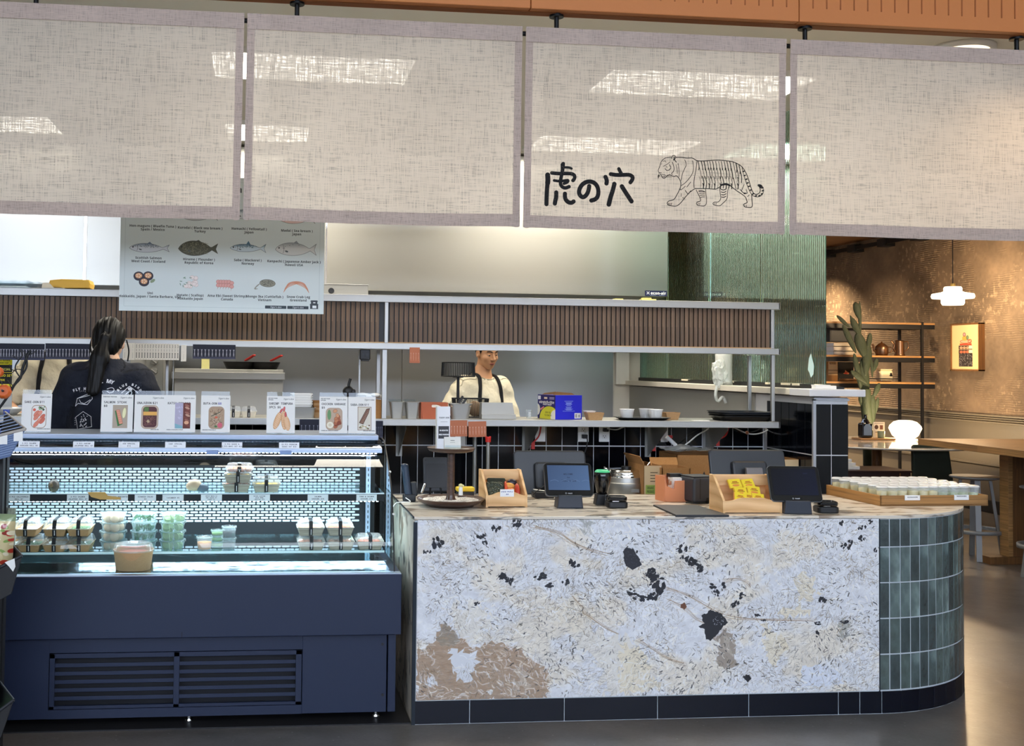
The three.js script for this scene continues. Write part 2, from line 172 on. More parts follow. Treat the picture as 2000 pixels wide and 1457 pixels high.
structure('wall_bulkhead', slab(-7.7, 8.3, 3.45, 5.0, -5.2, -5.06), M.paint);
// orange valance of grooved boards over the cloths
{ const t = structure('trim_1'); const y0 = 3.172, zf = -4.93, s = [[-3.2, atZ(1037, 10, zf).x], [atZ(1037, 10, zf).x, atZ(1561, 30, zf).x], [atZ(1561, 30, zf).x, 6.6]];
  for (const [a, b] of s) { const p = obj('panel', slab(a + 0.0015, b - 0.0015, y0, 3.95, zf - 0.045, zf, 0.004), M.orange, t); const gr = []; for (let x = a + 0.068; x < b - 0.03; x += 0.0675) gr.push(box(0.0055, 0.5, 0.004, x, y0 + 0.315, zf + 0.0005)); obj('groove', gr, M.orangeDark, p); }
  obj('backing', slab(-3.2, 6.6, y0 - 0.002, 3.5, zf - 0.10, zf - 0.047), M.orangeDark, t); }
// wainscot with a moulded rail along the plaster wall
{ const t = structure('trim_2'); obj('wainscot', slab(7.975, 8.0, 0, 1.0, -18.2, -5.1), M.wainscot, t); for (const [y, d, h] of [[0.985, 0.055, 0.02], [1.012, 0.040, 0.018], [1.036, 0.048, 0.018], [1.06, 0.06, 0.022]]) obj('rail', slab(8.0 - d, 8.0, y, y + h, -18.2, -5.1, 0.006), M.wainscot, t); obj('rail', slab(7.94, 8.0, 0.52, 0.55, -18.2, -5.1, 0.006), M.wainscot, t); obj('rail', slab(7.95, 8.0, 0, 0.14, -18.2, -5.1, 0.006), M.black, t); }
{ const t = thing('curtain_rail', 'thin black rail on brackets high along the plaster wall seen through the fluted glass', 'rail', [7.9, 3.2, -14]); obj('rail', slab(-0.03, 0.0, -0.025, 0.025, -6, 3.0), M.blackMetal, t); for (let z = -5.6; z < 3; z += 0.75) obj('bracket', slab(-0.045, 0.1, -0.05, 0.05, z - 0.09, z + 0.09), M.black, t); }

// half wall of upright black tiles behind the staff aisle
const WZ = -7.1, WX1 = 3.28;
{ const w = structure('wall_half'); obj('core', slab(-2.4, WX1, 0, 1.185, WZ - 0.12, WZ - 0.0035), M.grout, w);
  const tg = box(0.1002, 0.3025, 0.01, 0, 0, 0, 0.0015), tc = box(0.1002, 0.1425, 0.01, 0, 0, 0, 0.0015);
  for (let k = 0; k < 52; k++) { const x = WX1 - 0.003 - 0.0524 - k * 0.1046; if (x < -2) break; for (const [y, g] of [[1.04 + 0.0735, tc], [1.037 - 0.153, tg], [0.731 - 0.153, tg]]) { if (y < 0.7 && x < 0.3) continue; place(obj('tile', g, M.wallTile, w), [x, y, WZ - 0.005]); } } }
// tiled end of the side wall, its pale ledge and the fluted glass standing on it
{ const w = structure('wall_side'); const X0 = 3.28, X1 = 3.50, ZF = -6.42;
  obj('core', slab(X0 + 0.0035, X1 - 0.0035, 0, 1.385, -9.85, ZF - 0.0035), M.grout, w);
  const te = box(0.1035, 0.3025, 0.01, 0, 0, 0, 0.0015), ts = box(0.01, 0.3025, 0.1002, 0, 0, 0, 0.0015);
  for (const y of [1.04 + 0.153, 1.037 - 0.153, 0.731 - 0.153]) { for (const x of [X0 + 0.0575, X0 + 0.1665]) place(obj('tile', te, M.wallTile, w), [x, y, ZF - 0.005]); for (let k = 0; k < 6; k++) place(obj('tile', ts, M.wallTile, w), [X0 + 0.005, y, ZF - 0.0595 - k * 0.1046]); }
  obj('lining', slab(X0 - 0.004, X0 + 0.008, 0.6, 1.385, -9.84, WZ - 0.13), M.steelSoft, w, 'dull stainless sheet lining the kitchen side');
  obj('corner_bead', [slab(X0 - 0.006, X0 + 0.012, 0, 1.375, ZF - 0.012, ZF + 0.006), slab(X0 - 0.006, X1 + 0.003, 1.366, 1.378, ZF - 0.012, ZF + 0.006)], std(0xb9bcc2, 0.35, 0.6), w);
  obj('ledge', slab(X0 - 0.055, X1 + 0.075, 1.394, 1.433, -9.84, -6.37, 0.004), std(0xe4ddce, 0.5), w); obj('ledge_end', slab(X0 - 0.057, X1 + 0.077, 1.392, 1.435, -6.62, -6.36, 0.004), std(0xd9dade, 0.5, 0, { bumpMap: smudge, bumpScale: 0.001 }), w);
  const chan = obj('channel', [slab(3.36, 3.405, 1.433, 1.462, -9.84, -6.45), slab(3.42, 3.5, 1.433, 1.45, -9.84, -6.47)], M.black, w); obj('masking_tape', [0.02, 0.3, 0.44, 0.7, 1.3, 2.2].map((z, i) => box(0.05, 0.014, 0.05 + 0.03 * (i % 3), 3.372, 1.457, -6.5 - z)), M.cream, chan);
}
{ const fl = []; const N = 36 * 8; // one pane: flat on the far side, fluted towards the kitchen
  const pos = [], idx = [], L = 0.895, H = 1.78; for (let i = 0; i <= N; i++) { const s = (i / N) * L, f = 0.0045 * Math.abs(Math.sin((i / 8) * Math.PI)); for (const y of [0, H]) { pos.push(-f - 0.003, y, -s); pos.push(0.003, y, -s); } }
  for (let i = 0; i < N; i++) { const a = i * 4, b = a + 4; idx.push(a, b + 2, b, a, a + 2, b + 2, a + 1, b + 1, b + 3, a + 1, b + 3, a + 3, a, b, b + 1, a, b + 1, a + 1, a + 2, b + 3, b + 2, a + 2, a + 3, b + 3); } idx.push(0, 1, 3, 0, 3, 2); const e = N * 4; idx.push(e, e + 3, e + 1, e, e + 2, e + 3);
  const g = new THREE.BufferGeometry(); g.setAttribute('position', new THREE.Float32BufferAttribute(pos, 3)); g.setIndex(idx); const g2 = g.toNonIndexed(); g2.computeVertexNormals(); metric(g2);
  const gm = phys(0xffffff, 0.02, 0, { transmission: 1, thickness: 0.006, ior: 1.4, attenuationColor: new THREE.Color(0.62, 0.86, 0.78), attenuationDistance: 0.022 });
  [['nearest the dining room', 0], ['in the middle of the three', 1], ['deepest into the kitchen', 2], ['at the far end', 3]].forEach(([s, i]) => { const t = thing('glass_screen', 'greenish upright fluted glass pane on the pale ledge, the pane ' + s, 'glass screen', [3.38, 1.462, -6.465 - i * 0.904]); obj('fluted_glass', g2, gm, t); if (i < 3) obj('clamp', [slab(-0.014, 0.014, -0.01, 0.0, -0.62, -0.56)], M.black, t); if (i === 0) obj('paint_smear', prism([[0, 0], [0.03, -0.02], [0.05, 0.01], [0.07, 0.03], [0.055, 0.1], [0.03, 0.13], [0.01, 0.09], [-0.01, 0.05]], 0.0008), std(0xbcd8da, 0.8), t).position.set(-0.009, 0.06, -0.14), t.children[t.children.length - 1].rotation.y = Math.PI / 2; });
}

// ---------------------------------------------------------------- service counter
const TOP = 0.89, CZ = -4.845, CX0 = 0.655, CX1 = 2.79, CR = 0.76, CB = -5.685;
{
  const spots = [[849, 1056, 12, 11], [938, 1058, 7, 4], [930, 1045, 8, 5], [960, 1030, 12, 6], [1000, 1020, 12, 7], [1105, 1095, 8, 8], [1112, 1104, 9, 5], [1045, 1125, 14, 8], [1060, 1140, 12, 6], [1092, 1135, 12, 6], [975, 1128, 9, 11], [985, 1132, 7, 8], [1268, 1133, 15, 18], [1258, 1118, 13, 9], [1277, 1150, 10, 12], [1222, 1156, 9, 8], [1240, 1168, 18, 8], [1262, 1166, 14, 7], [1225, 1076, 9, 4], [1318, 1073, 13, 7], [1335, 1095, 10, 9], [1345, 1100, 11, 7], [1356, 1112, 7, 9], [1322, 1090, 7, 4], [1380, 1147, 8, 6], [1387, 1160, 8, 7], [1400, 1145, 5, 6], [1425, 1182, 9, 6], [1440, 1167, 8, 7], [1450, 1325, 9, 8], [1638, 1022, 5, 4], [1696, 1021, 5, 5], [1680, 1032, 11, 4], [1648, 1070, 12, 7], [1658, 1060, 7, 5], [1680, 1053, 8, 5], [1708, 1077, 3, 5], [1646, 1220, 11, 4], [1590, 1222, 7, 4], [1590, 1245, 4, 10], [1470, 1205, 9, 3], [1480, 1214, 8, 2], [925, 1176, 10, 3], [828, 1075, 10, 3], [1600, 1176, 12, 6]];
  const SW = 2048, SH = 800, X0 = 812, X1 = 1716, Y0 = 1013, Y1 = 1358, sx = SW / (X1 - X0), sy = SH / (Y1 - Y0);
  const stone = canvasTex(SW, SH, (g) => {
    const im = g.createImageData(SW, SH), R = rng(71), Q = ([x, y]) => [(x - X0) * sx, (y - Y0) * sy];
    for (let j = 0; j < SH; j++) for (let i = 0; i < SW; i++) { const x = i / sx, y = j / sy, cr = sstep(0.48, 0.66, fbm(x / 75, y / 60, 4, 33)) * 0.75, bl = (fbm(x / 16, y / 13, 3, 55) - 0.5) * 0.11 + (fbm(x / 4, y / 4, 2, 56) - 0.5) * 0.05, q = (j * SW + i) * 4; im.data[q] = 255 * (lerp(0.875, 0.90, cr) + bl); im.data[q + 1] = 255 * (lerp(0.88, 0.86, cr) + bl); im.data[q + 2] = 255 * (lerp(0.895, 0.79, cr) + bl * 0.9); im.data[q + 3] = 255; }
    g.putImageData(im, 0, 0); g.lineCap = 'round';
    const rough = (pts, col, amp, soft = 1) => { g.beginPath(); const P = pts.map(Q); P.forEach((p, i) => { const n = P[(i + 1) % P.length], L = Math.hypot(n[0] - p[0], n[1] - p[1]), m = Math.max(2, Math.round(L / 9)); for (let k = 0; k < m; k++) { const t = k / m, X = lerp(p[0], n[0], t) + (R() - 0.5) * amp, Y = lerp(p[1], n[1], t) + (R() - 0.5) * amp; i || k ? g.lineTo(X, Y) : g.moveTo(X, Y); } }); g.closePath(); g.globalAlpha = soft; g.fillStyle = col; g.fill(); g.globalAlpha = 1; };
    const zz = (pts, s, ox, oy) => pts.map(([x, y]) => [ox + x / s, oy + y / s]), L = (p) => zz(p, 3.054, 780, 980), RR = (p) => zz(p, 3.311, 1200, 980);
    const within = (pts, x, y) => { let c = false; for (let i = 0, j = pts.length - 1; i < pts.length; j = i++) if (pts[i][1] > y !== pts[j][1] > y && x < ((pts[j][0] - pts[i][0]) * (y - pts[i][1])) / (pts[j][1] - pts[i][1]) + pts[i][0]) c = !c; return c; };
    // cream and brown fields
    for (const p of [[[880, 570], [1000, 560], [1080, 640], [1140, 760], [1260, 800], [1400, 830], [1400, 1160], [1200, 1160], [1160, 960], [1000, 840], [900, 700]], [[260, 620], [400, 590], [520, 640], [500, 740], [440, 860], [360, 800], [290, 720]]]) rough(L(p), '#e6ddc8', 60, 0.5);
    for (const p of [[[930, 800], [1010, 840], [1100, 900], [1080, 980], [1000, 1080], [960, 1000], [930, 930]], [[1140, 480], [1240, 470], [1260, 560], [1320, 610], [1180, 660], [1130, 560]], [[1040, 720], [1180, 680], [1240, 740], [1080, 770]], [[0, 900], [150, 980], [260, 1200], [0, 1240]]]) rough(RR(p), '#e8dcc2', 40, 0.75);
    const brown = L([[100, 880], [205, 800], [262, 700], [350, 800], [440, 864], [520, 822], [660, 850], [780, 940], [860, 1000], [850, 1150], [560, 1172], [98, 1182]]); rough(brown, '#a98f78', 26, 0.95); rough(L([[205, 800], [262, 700], [345, 800], [320, 840], [240, 840]]), '#8f8478', 14, 0.8);
    for (let i = 0; i < 2600; i++) { const x = 812 + R() * 260, y = 1205 + R() * 162; if (!within(brown, x, y)) continue; const [a, b] = Q([x, y]), l = 6 + 30 * R(), an = -0.3 + 0.7 * R(); g.globalAlpha = 0.16; g.strokeStyle = ['#7d6249', '#c9b39b', '#b08d6c', '#8a7a6a', '#d9cdbd', '#946f55'][i % 6]; g.lineWidth = 1 + 6 * R(); g.beginPath(); g.moveTo(a, b); g.quadraticCurveTo(a + l * 0.5, b + (R() - 0.5) * 8, a + l * Math.cos(an), b + l * Math.sin(an)); g.stroke(); } g.globalAlpha = 1;
    rough(L([[280, 866], [380, 872], [442, 884], [452, 960], [400, 1062], [345, 1030], [300, 960]]), '#dbdde2', 34); rough(L([[160, 1020], [215, 1030], [210, 1070], [160, 1075]]), '#dddde0', 22); rough(L([[470, 1172], [540, 1145], [565, 1172]]), '#e2e2e4', 10); rough(L([[660, 1000], [710, 960], [740, 1060], [690, 1120]]), '#d3c9bd', 40, 0.5); rough(L([[500, 1110], [545, 1098], [520, 1130]]), '#e0dfdd', 12);
    rough(RR([[600, 880], [690, 830], [740, 900], [748, 1000], [770, 1060], [700, 1090], [600, 1040], [640, 1000], [630, 940]]), '#9c8f82', 22, 0.92); rough(RR([[660, 860], [700, 900], [710, 1000], [670, 960]]), '#c2b8ab', 20, 0.6); rough(RR([[1180, 1080], [1340, 1075], [1440, 1130], [1462, 1205], [1180, 1215]]), '#dde2ee', 14, 0.9); rough(L([[1040, 100], [1120, 105], [1110, 200], [1060, 205]]), '#8f9188', 40, 0.55); rough(RR([[1440, 780], [1510, 790], [1500, 880], [1440, 900]]), '#83867f', 30, 0.6);
    // flakes: short curved strokes in drifts
    const strokes = (n, cols, len, wid, al, sd, lo) => { for (let i = 0; i < n; i++) { const x = R() * SW, y = R() * SH, f = fbm(x / 150, y / 120, 4, sd); if (f < lo + 0.22 * R()) continue; const an = 6.3 * fbm(x / 260, y / 220, 2, sd + 1) + (R() - 0.5) * 1.9, l = len * (0.35 + R()), c = Math.cos(an), s = Math.sin(an), k = (R() - 0.5) * l * 0.7; g.globalAlpha = al * (0.4 + 0.6 * R()); g.strokeStyle = cols[i % cols.length]; g.lineWidth = wid * (0.3 + R()); g.beginPath(); g.moveTo(x, y); g.quadraticCurveTo(x + c * l * 0.5 - s * k, y + s * l * 0.5 + c * k, x + c * l, y + s * l); g.stroke(); } g.globalAlpha = 1; };
    strokes(16000, ['#8d857c', '#9b8f80', '#a89a86', '#84838a'], 20, 2.2, 0.5, 301, 0.30); strokes(7000, ['#6b6055', '#7a6a56', '#5d5c60', '#8a7658'], 17, 2.8, 0.75, 311, 0.42); strokes(5200, ['#f7f8fb', '#eef1f8', '#fbf6ea'], 26, 5, 0.55, 321, 0.32); strokes(2600, ['#3a3836', '#4b4640', '#33343a'], 13, 4.2, 0.85, 331, 0.47);
    // rusty veins running down to the right
    for (const [pts, n] of [[RR([[280, 560], [420, 600], [560, 690], [700, 760], [900, 780], [1260, 775]]), 70], [RR([[300, 640], [400, 670], [500, 770], [560, 790]]), 30], [L([[760, 150], [900, 160], [1000, 250], [1200, 320]]), 30], [RR([[100, 880], [200, 940], [300, 1010], [420, 1060]]), 26], [L([[1000, 560], [1060, 640]]), 12], [RR([[660, 520], [780, 480], [830, 560]]), 22], [L([[1060, 650], [1180, 740], [1260, 780]]), 24]]) for (let i = 0; i < n; i++) { g.globalAlpha = 0.45; curve(g, pts.map(Q).map(([x, y]) => [x + (R() - 0.5) * 26, y + (R() - 0.5) * 22]), 0.8 + 1.2 * R(), ['#8d6a48', '#a07a50', '#6d5238'][i % 3]); g.globalAlpha = 1; if (i > 5) break; }
    rough(RR([[385, 665], [410, 655], [430, 680], [410, 700], [388, 692]]), '#6d4632', 6);
    // black mica: clusters of angular shards
    const shard = (x, y, r, rot, el) => { const n = 5 + Math.floor(R() * 3), p = []; for (let i = 0; i < n; i++) { const a = (i / n) * 6.283 + R() * 0.5, q = r * (0.6 + 0.5 * R()); p.push([x + q * (Math.cos(a) * Math.cos(rot) * el - Math.sin(a) * Math.sin(rot)), y + q * (Math.cos(a) * Math.sin(rot) * el + Math.sin(a) * Math.cos(rot))]); } poly(g, p, ['#26272c', '#1d1e24', '#2e2e33', '#232630'][Math.floor(R() * 4)]); };
    spots.forEach(([x, y, a, b]) => { const m = 5 + Math.round((a * b) / 14), dir = R() * 3; for (let i = 0; i < m; i++) { const q = 6.283 * R(), w = Math.sqrt(R()) * 0.85, [X, Y] = Q([x + a * w * Math.cos(q), y + b * w * Math.sin(q)]); shard(X, Y, (2.2 + 0.55 * Math.min(a, b) * R()) * sx * 0.62, dir + 0.5 * (R() - 0.5), 1.6); } });
    rough(RR([[518, 742], [560, 722], [580, 700], [612, 716], [650, 730], [672, 760], [697, 785], [660, 820], [640, 842], [612, 872], [582, 907], [552, 892], [540, 832], [508, 808], [545, 792]]), '#26282e', 7); rough(RR([[12, 312], [36, 294], [70, 306], [100, 338], [120, 372], [130, 410], [92, 428], [70, 442], [36, 412], [18, 370]]), '#2f3037', 7); for (let i = 0; i < 26; i++) { const [X, Y] = Q(RR([[600 + R() * 70, 745 + R() * 60]])[0]); ell(g, X, Y, 2.4 * R() + 0.6, 1.4, R(), '#b9bcc4'); } for (let i = 0; i < 30; i++) { const [X, Y] = Q(RR([[30 + R() * 70, 320 + R() * 100]])[0]); ell(g, X, Y, 3, 1, 1, '#4a4b52'); } for (let i = 0; i < 4; i++) { const [X, Y] = Q([846 + i * 3, 1056 + (i % 2) * 3]); ell(g, X, Y, 2.5, 2, 0, '#aab0ba'); }
  });
  const topTex = dataTex(1024, 512, (u, v) => { const x = u * 300, y = v * 140, w = 14 * (fbm(x / 22, y / 14, 4, 7) - 0.5), a = fbm(x / 26, (y + w) / 7, 4, 81), k = sstep(0.58, 0.70, a), s = sstep(0.64, 0.72, fbm(x / 12, (y + w) / 3, 3, 84)) * 0.7; let c = [0.88, 0.84, 0.78]; c = c.map((q, i) => lerp(q, [0.52, 0.45, 0.38][i], k * 0.75)); return c.map((q, i) => lerp(q, [0.33, 0.33, 0.33][i], s)); });
  const stoneM = phys(0xffffff, 0.28, 0, { map: stone }), topM = phys(0xffffff, 0.22, 0, { map: scaled(topTex, 0.4, 0.9) }), sideM = phys(0xffffff, 0.3, 0, { map: scaled(topTex, 0.9, 0.4) });
  const t = thing('service_counter', 'long white stone counter with black flecks, a rounded grey tile end and a black tile base', 'counter');
  const out = [[CX0, -CZ], [CX1, -CZ]]; for (let a = 3; a <= 90; a += 3) out.push([CX1 + CR * Math.sin(a * D2R), -CZ + CR * (1 - Math.cos(a * D2R))]); out.push([CX1 + CR, -CB], [CX0, -CB]);
  const solid = (o, y0, y1, bev = 0) => prism(o.map(([x, z]) => [x, z]), y1 - y0, bev).rotateX(-Math.PI / 2).translate(0, y0, 0);
  const inset = (d) => { const o = [[CX0 + d, -CZ + d], [CX1, -CZ + d]]; for (let a = 3; a <= 90; a += 3) o.push([CX1 + (CR - d) * Math.sin(a * D2R), -CZ + CR - (CR - d) * Math.cos(a * D2R)]); o.push([CX1 + CR - d, -CB - d], [CX0 + d, -CB - d]); return o; };
  obj('countertop', solid(out, TOP - 0.012, TOP, 0.002), topM, t); obj('carcass', solid(inset(0.0036), 0.0, TOP - 0.0125), M.groutDark, t);
  const fp = new THREE.BoxGeometry(CX1 - CX0 - 0.018, 0.776, 0.012); obj('front_panel', fp, stoneM, t).position.set((CX0 + CX1) / 2 + 0.007, 0.104 + 0.388, CZ - 0.006);
  obj('side_panel', slab(CX0 - 0.001, CX0 + 0.012, 0.004, TOP - 0.016, CB + 0.01, CZ - 0.016), sideM, t, 'pale stone side panel'); obj('edge_strip', [slab(CX0 - 0.002, CX0 + 0.013, 0, TOP - 0.022, CZ - 0.015, CZ + 0.001), slab(CX0 - 0.004, CX0 + 0.034, TOP - 0.004, TOP + 0.0015, CB + 0.004, CZ - 0.012), slab(CX1 - 0.004, CX1 + 0.001, 0.1, TOP - 0.013, CZ - 0.01, CZ + 0.001)], std(0x16202b, 0.4, 0.3), t);
  const rows = [0.104, 0.266, 0.427, 0.588, 0.749, TOP - 0.014], w = 0.0555, vari = [0xd6dedd, 0xbfc9cb, 0xe6ecea, 0xaeb9be, 0xcdd6d2, 0x99a5ab].map((c, i) => { const tt = scaled(glazeTex, 2.2, 1.4); tt.offset.set(i * 0.17, i * 0.29); return phys(c, 0.16, 0, { map: tt, clearcoat: 0.7, clearcoatRoughness: 0.08, bumpMap: scaled(smudge, 9), bumpScale: 0.004 }); });
  const R = rng(5), full = box(w - 0.005, 0.156, 0.013, 0, 0, 0, 0.0025), cut = box(w - 0.005, 0.1225, 0.013, 0, 0, 0, 0.0025), seam = box(0.045, 0.156, 0.013, 0, 0, 0, 0.0025), seamCut = box(0.045, 0.1225, 0.013, 0, 0, 0, 0.0025);
  const round = (name, g, m, s, y, r) => { const a = s / CR, o = obj(name, g, m, t); o.position.set(CX1 + r * Math.sin(a), y, CZ - CR + r * Math.cos(a)); o.rotation.y = a; return o; };
  for (let r = 0; r < 5; r++) for (let k = 0; k < 22; k++) { const s = k === 0 ? 0.0245 : 0.05 + (k - 0.5) * w; if (s > CR * Math.PI / 2 - 0.01) break; const top = r === 4, o = round('tile', k === 0 ? (top ? seamCut : seam) : top ? cut : full, vari[Math.floor(R() * 6)], s, (rows[r] + rows[r + 1]) / 2, CR - 0.0075 + 0.0012 * (R() - 0.5)); o.rotation.x += 0.006 * (R() - 0.5); }
  const bs = [805, 917.5, 1102.5, 1284.6, 1463, 1638, 1680, 1723].map((x) => atZ(x, 1380, CZ).x); for (let i = 0; i < bs.length - 1; i++) obj('base_tile', slab(bs[i] + 0.0016, bs[i + 1] - 0.0016, 0.002, 0.1, CZ - 0.011, CZ - 0.0005, 0.002), M.baseTile, t);
  const bt = box(0.0955, 0.098, 0.012, 0, 0, 0, 0.002); for (let k = 0; k < 12; k++) { const s = bs[7] - CX1 + (k + 0.5) * 0.0985; if (s > CR * 1.55) break; round('base_tile', bt, M.baseTile, s, 0.051, CR - 0.0065); }
}
// floor strip of worn black sheet that the display case stands on
structure('trim_3', slab(-3.0, CX0 - 0.004, 0.0, 0.006, -5.9, -4.86), std(0x1b1a1d, 0.55, 0, { bumpMap: smudge, bumpScale: 0.003 }));
// ---------------------------------------------------------------- printed matter: one sheet of print for many small cards
function sheet(W, H, cells, rough = 0.7) {      // cells: [name, x, y, w, h, draw(g, w, h)]
  const tex = canvasTex(W, H, (g) => { for (const [, x, y, w, h, draw] of cells) { g.save(); g.beginPath(); g.rect(x, y, w, h); g.clip(); g.translate(x, y); draw(g, w, h); g.restore(); } });
  const m = std(0xffffff, rough, 0, { map: tex }), at = Object.fromEntries(cells.map((c) => [c[0], c]));
  return { m, quad(name, w, h, x = 0, y = 0, z = 0) { const [, cx, cy, cw, ch] = at[name], q = face(w, h, x, y, z), u = q.attributes.uv; for (let i = 0; i < 4; i++) u.setXY(i, (cx + u.getX(i) * cw) / W, 1 - (cy + (1 - u.getY(i)) * ch) / H); return q; } };
}
function curve(g, p, lw, color = '#000') { g.strokeStyle = color; g.lineWidth = lw; g.lineCap = g.lineJoin = 'round'; g.beginPath(); g.moveTo(...p[0]); for (let i = 1; i < p.length - 1; i++) g.quadraticCurveTo(p[i][0], p[i][1], (p[i][0] + p[i + 1][0]) / 2, (p[i][1] + p[i + 1][1]) / 2); g.lineTo(...p[p.length - 1]); g.stroke(); }
const CW = 240, CH = 300;
function card(title, price, foot, art, extra, blue) { return (g, w, h) => { g.fillStyle = '#f1efea'; g.fillRect(0, 0, w, h); const R = rng(title.length * 7 + foot.length); g.textBaseline = 'middle'; g.fillStyle = '#222'; g.font = 'italic 17px serif'; g.textAlign = 'right'; g.fillText("Tiger's den", w - 12, 24); g.textAlign = 'left'; if (extra) { g.font = 'bold 11px sans-serif'; extra.forEach((l, i) => g.fillText(l, 12, 18 + i * 13)); } g.font = 'bold 24px monospace'; const y = extra ? 62 : 66, one = title + (price.length < 5 && title.length < 11 ? ' ' : ''); g.fillText(title, 18, y, w - 34); g.fillStyle = blue ? '#2a2a9a' : '#222'; if (title.length < 10) g.fillText(price, 24 + g.measureText(title).width, y); else g.fillText(price, 18, y + 30); g.fillStyle = '#333'; g.font = 'bold 11px sans-serif'; g.fillText(foot, foot.length > 16 ? 16 : w - 110, h - 20); art(g, w, h, R); }; }
const bowlBack = (g, x, y, w, h, fill = '#d9cdbd') => { rr(g, x, y, w, h, 34, fill, '#b79f8b', 6); };
const foods = {
  sake(g, w, h, R) { bowlBack(g, 82, 92, 116, 180, '#f2efe8'); for (let i = 0; i < 7; i++) ell(g, 120 + (i % 3) * 24, 158 + Math.floor(i / 2) * 28, 30, 15, -0.9, ['#e58a72', '#ec9c84', '#d9745f'][i % 3], '#b9503f', 1.5); ell(g, 102, 128, 12, 12, 0, '#e26a56'); for (let i = 0; i < 14; i++) ell(g, 140 + R() * 44, 104 + R() * 28, 9, 4, R() * 3, ['#6f8a55', '#4c5d3f', '#3a2f2a', '#9bb07f'][i % 4]); },
  steak(g) { g.fillStyle = '#b7a794'; g.fillRect(88, 84, 112, 186); poly(g, [[104, 132], [134, 124], [164, 238], [128, 256]], '#3f7a44'); poly(g, [[112, 126], [138, 122], [166, 232], [140, 240]], '#e8a184', '#a85a44', 2); for (let i = 0; i < 6; i++) poly(g, [[116 + i * 4, 140 + i * 16], [142 + i * 4, 134 + i * 16]], null, '#c9745c', 2); ell(g, 174, 148, 13, 42, 0.1, '#f2eebf', '#c9c07f', 2); },
  una(g, w, h, R) { bowlBack(g, 58, 86, 128, 186, '#cdb8a4'); g.fillStyle = '#5a3636'; rr(g, 68, 96, 108, 166, 26, '#5b3438'); for (let i = 0; i < 40; i++) poly(g, [[72 + R() * 100, 160 + R() * 92], [72 + R() * 100, 160 + R() * 92]], null, ['#7c4f4a', '#3b2024', '#8d5f52'][i % 3], 2); g.fillStyle = '#5e7d48'; g.fillRect(76, 100, 36, 34); g.fillStyle = '#efb560'; g.fillRect(70, 136, 106, 30); for (let i = 0; i < 6; i++) ell(g, 110, 214, 16, 3, i, '#c9b08c'); },
  katsu(g, w, h, R) { g.fillStyle = '#b9b2c8'; g.fillRect(78, 62, 122, 208); g.fillStyle = '#6d3a34'; g.fillRect(142, 62, 58, 208); for (let i = 0; i < 9; i++) ell(g, 164 + R() * 18, 84 + i * 20, 20, 9, 0.4, ['#a2685a', '#c79a84', '#80443c'][i % 3]); ell(g, 170, 222, 20, 16, 0, '#e7b08c', '#7c3a2c', 3); poly(g, [[78, 230], [140, 250], [140, 270], [84, 270]], '#86b8c4'); for (let i = 0; i < 12; i++) ell(g, 90 + R() * 46, 80 + R() * 140, 10, 3, R(), '#cfcade'); },
  buta(g, w, h, R) { bowlBack(g, 66, 92, 124, 178, '#b59a80'); for (let i = 0; i < 70; i++) curve(g, [[76 + R() * 104, 104 + R() * 150], [76 + R() * 104, 104 + R() * 150], [76 + R() * 104, 104 + R() * 150]].map((p, k, a) => [a[0][0] + (p[0] - a[0][0]) * 0.25, a[0][1] + (p[1] - a[0][1]) * 0.2]), 3, ['#8a6a52', '#c4a284', '#6b4d3c', '#d7bfa5'][i % 4]); ell(g, 158, 242, 20, 22, 0, '#d96a7c'); ell(g, 126, 178, 12, 9, 0, '#d96a4c'); ell(g, 124, 252, 12, 8, 0, '#4d7a4a'); for (let i = 0; i < 8; i++) ell(g, 90 + i * 9, 166 - i * 4, 8, 3, -0.5, '#47503f'); },
  shrimp(g) { const s = (x, y, r, l) => { g.save(); g.translate(x, y); g.rotate(r); ell(g, 0, 0, 26, l, 0, '#e3b083', '#b98454', 2); for (let i = -4; i < 5; i++) ell(g, 6 * Math.sin(i * 3), i * l * 0.2, 18, 6, 0.3, '#edc49c'); ell(g, 2, -l - 12, 8, 20, 0.2, '#d96a6a', '#a83c40', 2); g.restore(); }; s(92, 200, 0.35, 74); s(150, 196, -0.05, 78); s(172, 222, -0.2, 60); },
  karaage(g, w, h, R) { bowlBack(g, 58, 96, 136, 178, '#c3ab95'); for (let i = 0; i < 16; i++) ell(g, 128 + R() * 46, 112 + R() * 136, 18, 14, R() * 3, ['#b4694a', '#c8835c', '#8f4a34', '#d79c74'][i % 4], '#75392a', 1.5); ell(g, 84, 150, 16, 42, 0, '#6f9a6a'); ell(g, 92, 234, 30, 28, 0, '#f2ead6', '#c9b48f', 3); ell(g, 92, 234, 14, 13, 0, '#e2d6ba'); },
  saba(g, w, h, R) { g.fillStyle = '#ddd6c6'; g.fillRect(84, 84, 116, 190); g.strokeStyle = '#8d6a54'; g.lineWidth = 4; g.strokeRect(84, 84, 116, 190); poly(g, [[96, 214], [160, 100], [188, 94], [178, 132], [130, 226]], '#7d5a4a', '#3a2a26', 3); for (let i = 0; i < 9; i++) poly(g, [[108 + i * 8, 212 - i * 12], [132 + i * 6, 214 - i * 12]], null, '#b9937c', 3); for (let i = 0; i < 20; i++) ell(g, 96 + R() * 90, 236 + R() * 28, 7, 5, 0, ['#f2efe6', '#c9b28a', '#6b4a34', '#8f9a6a'][i % 4]); },
};
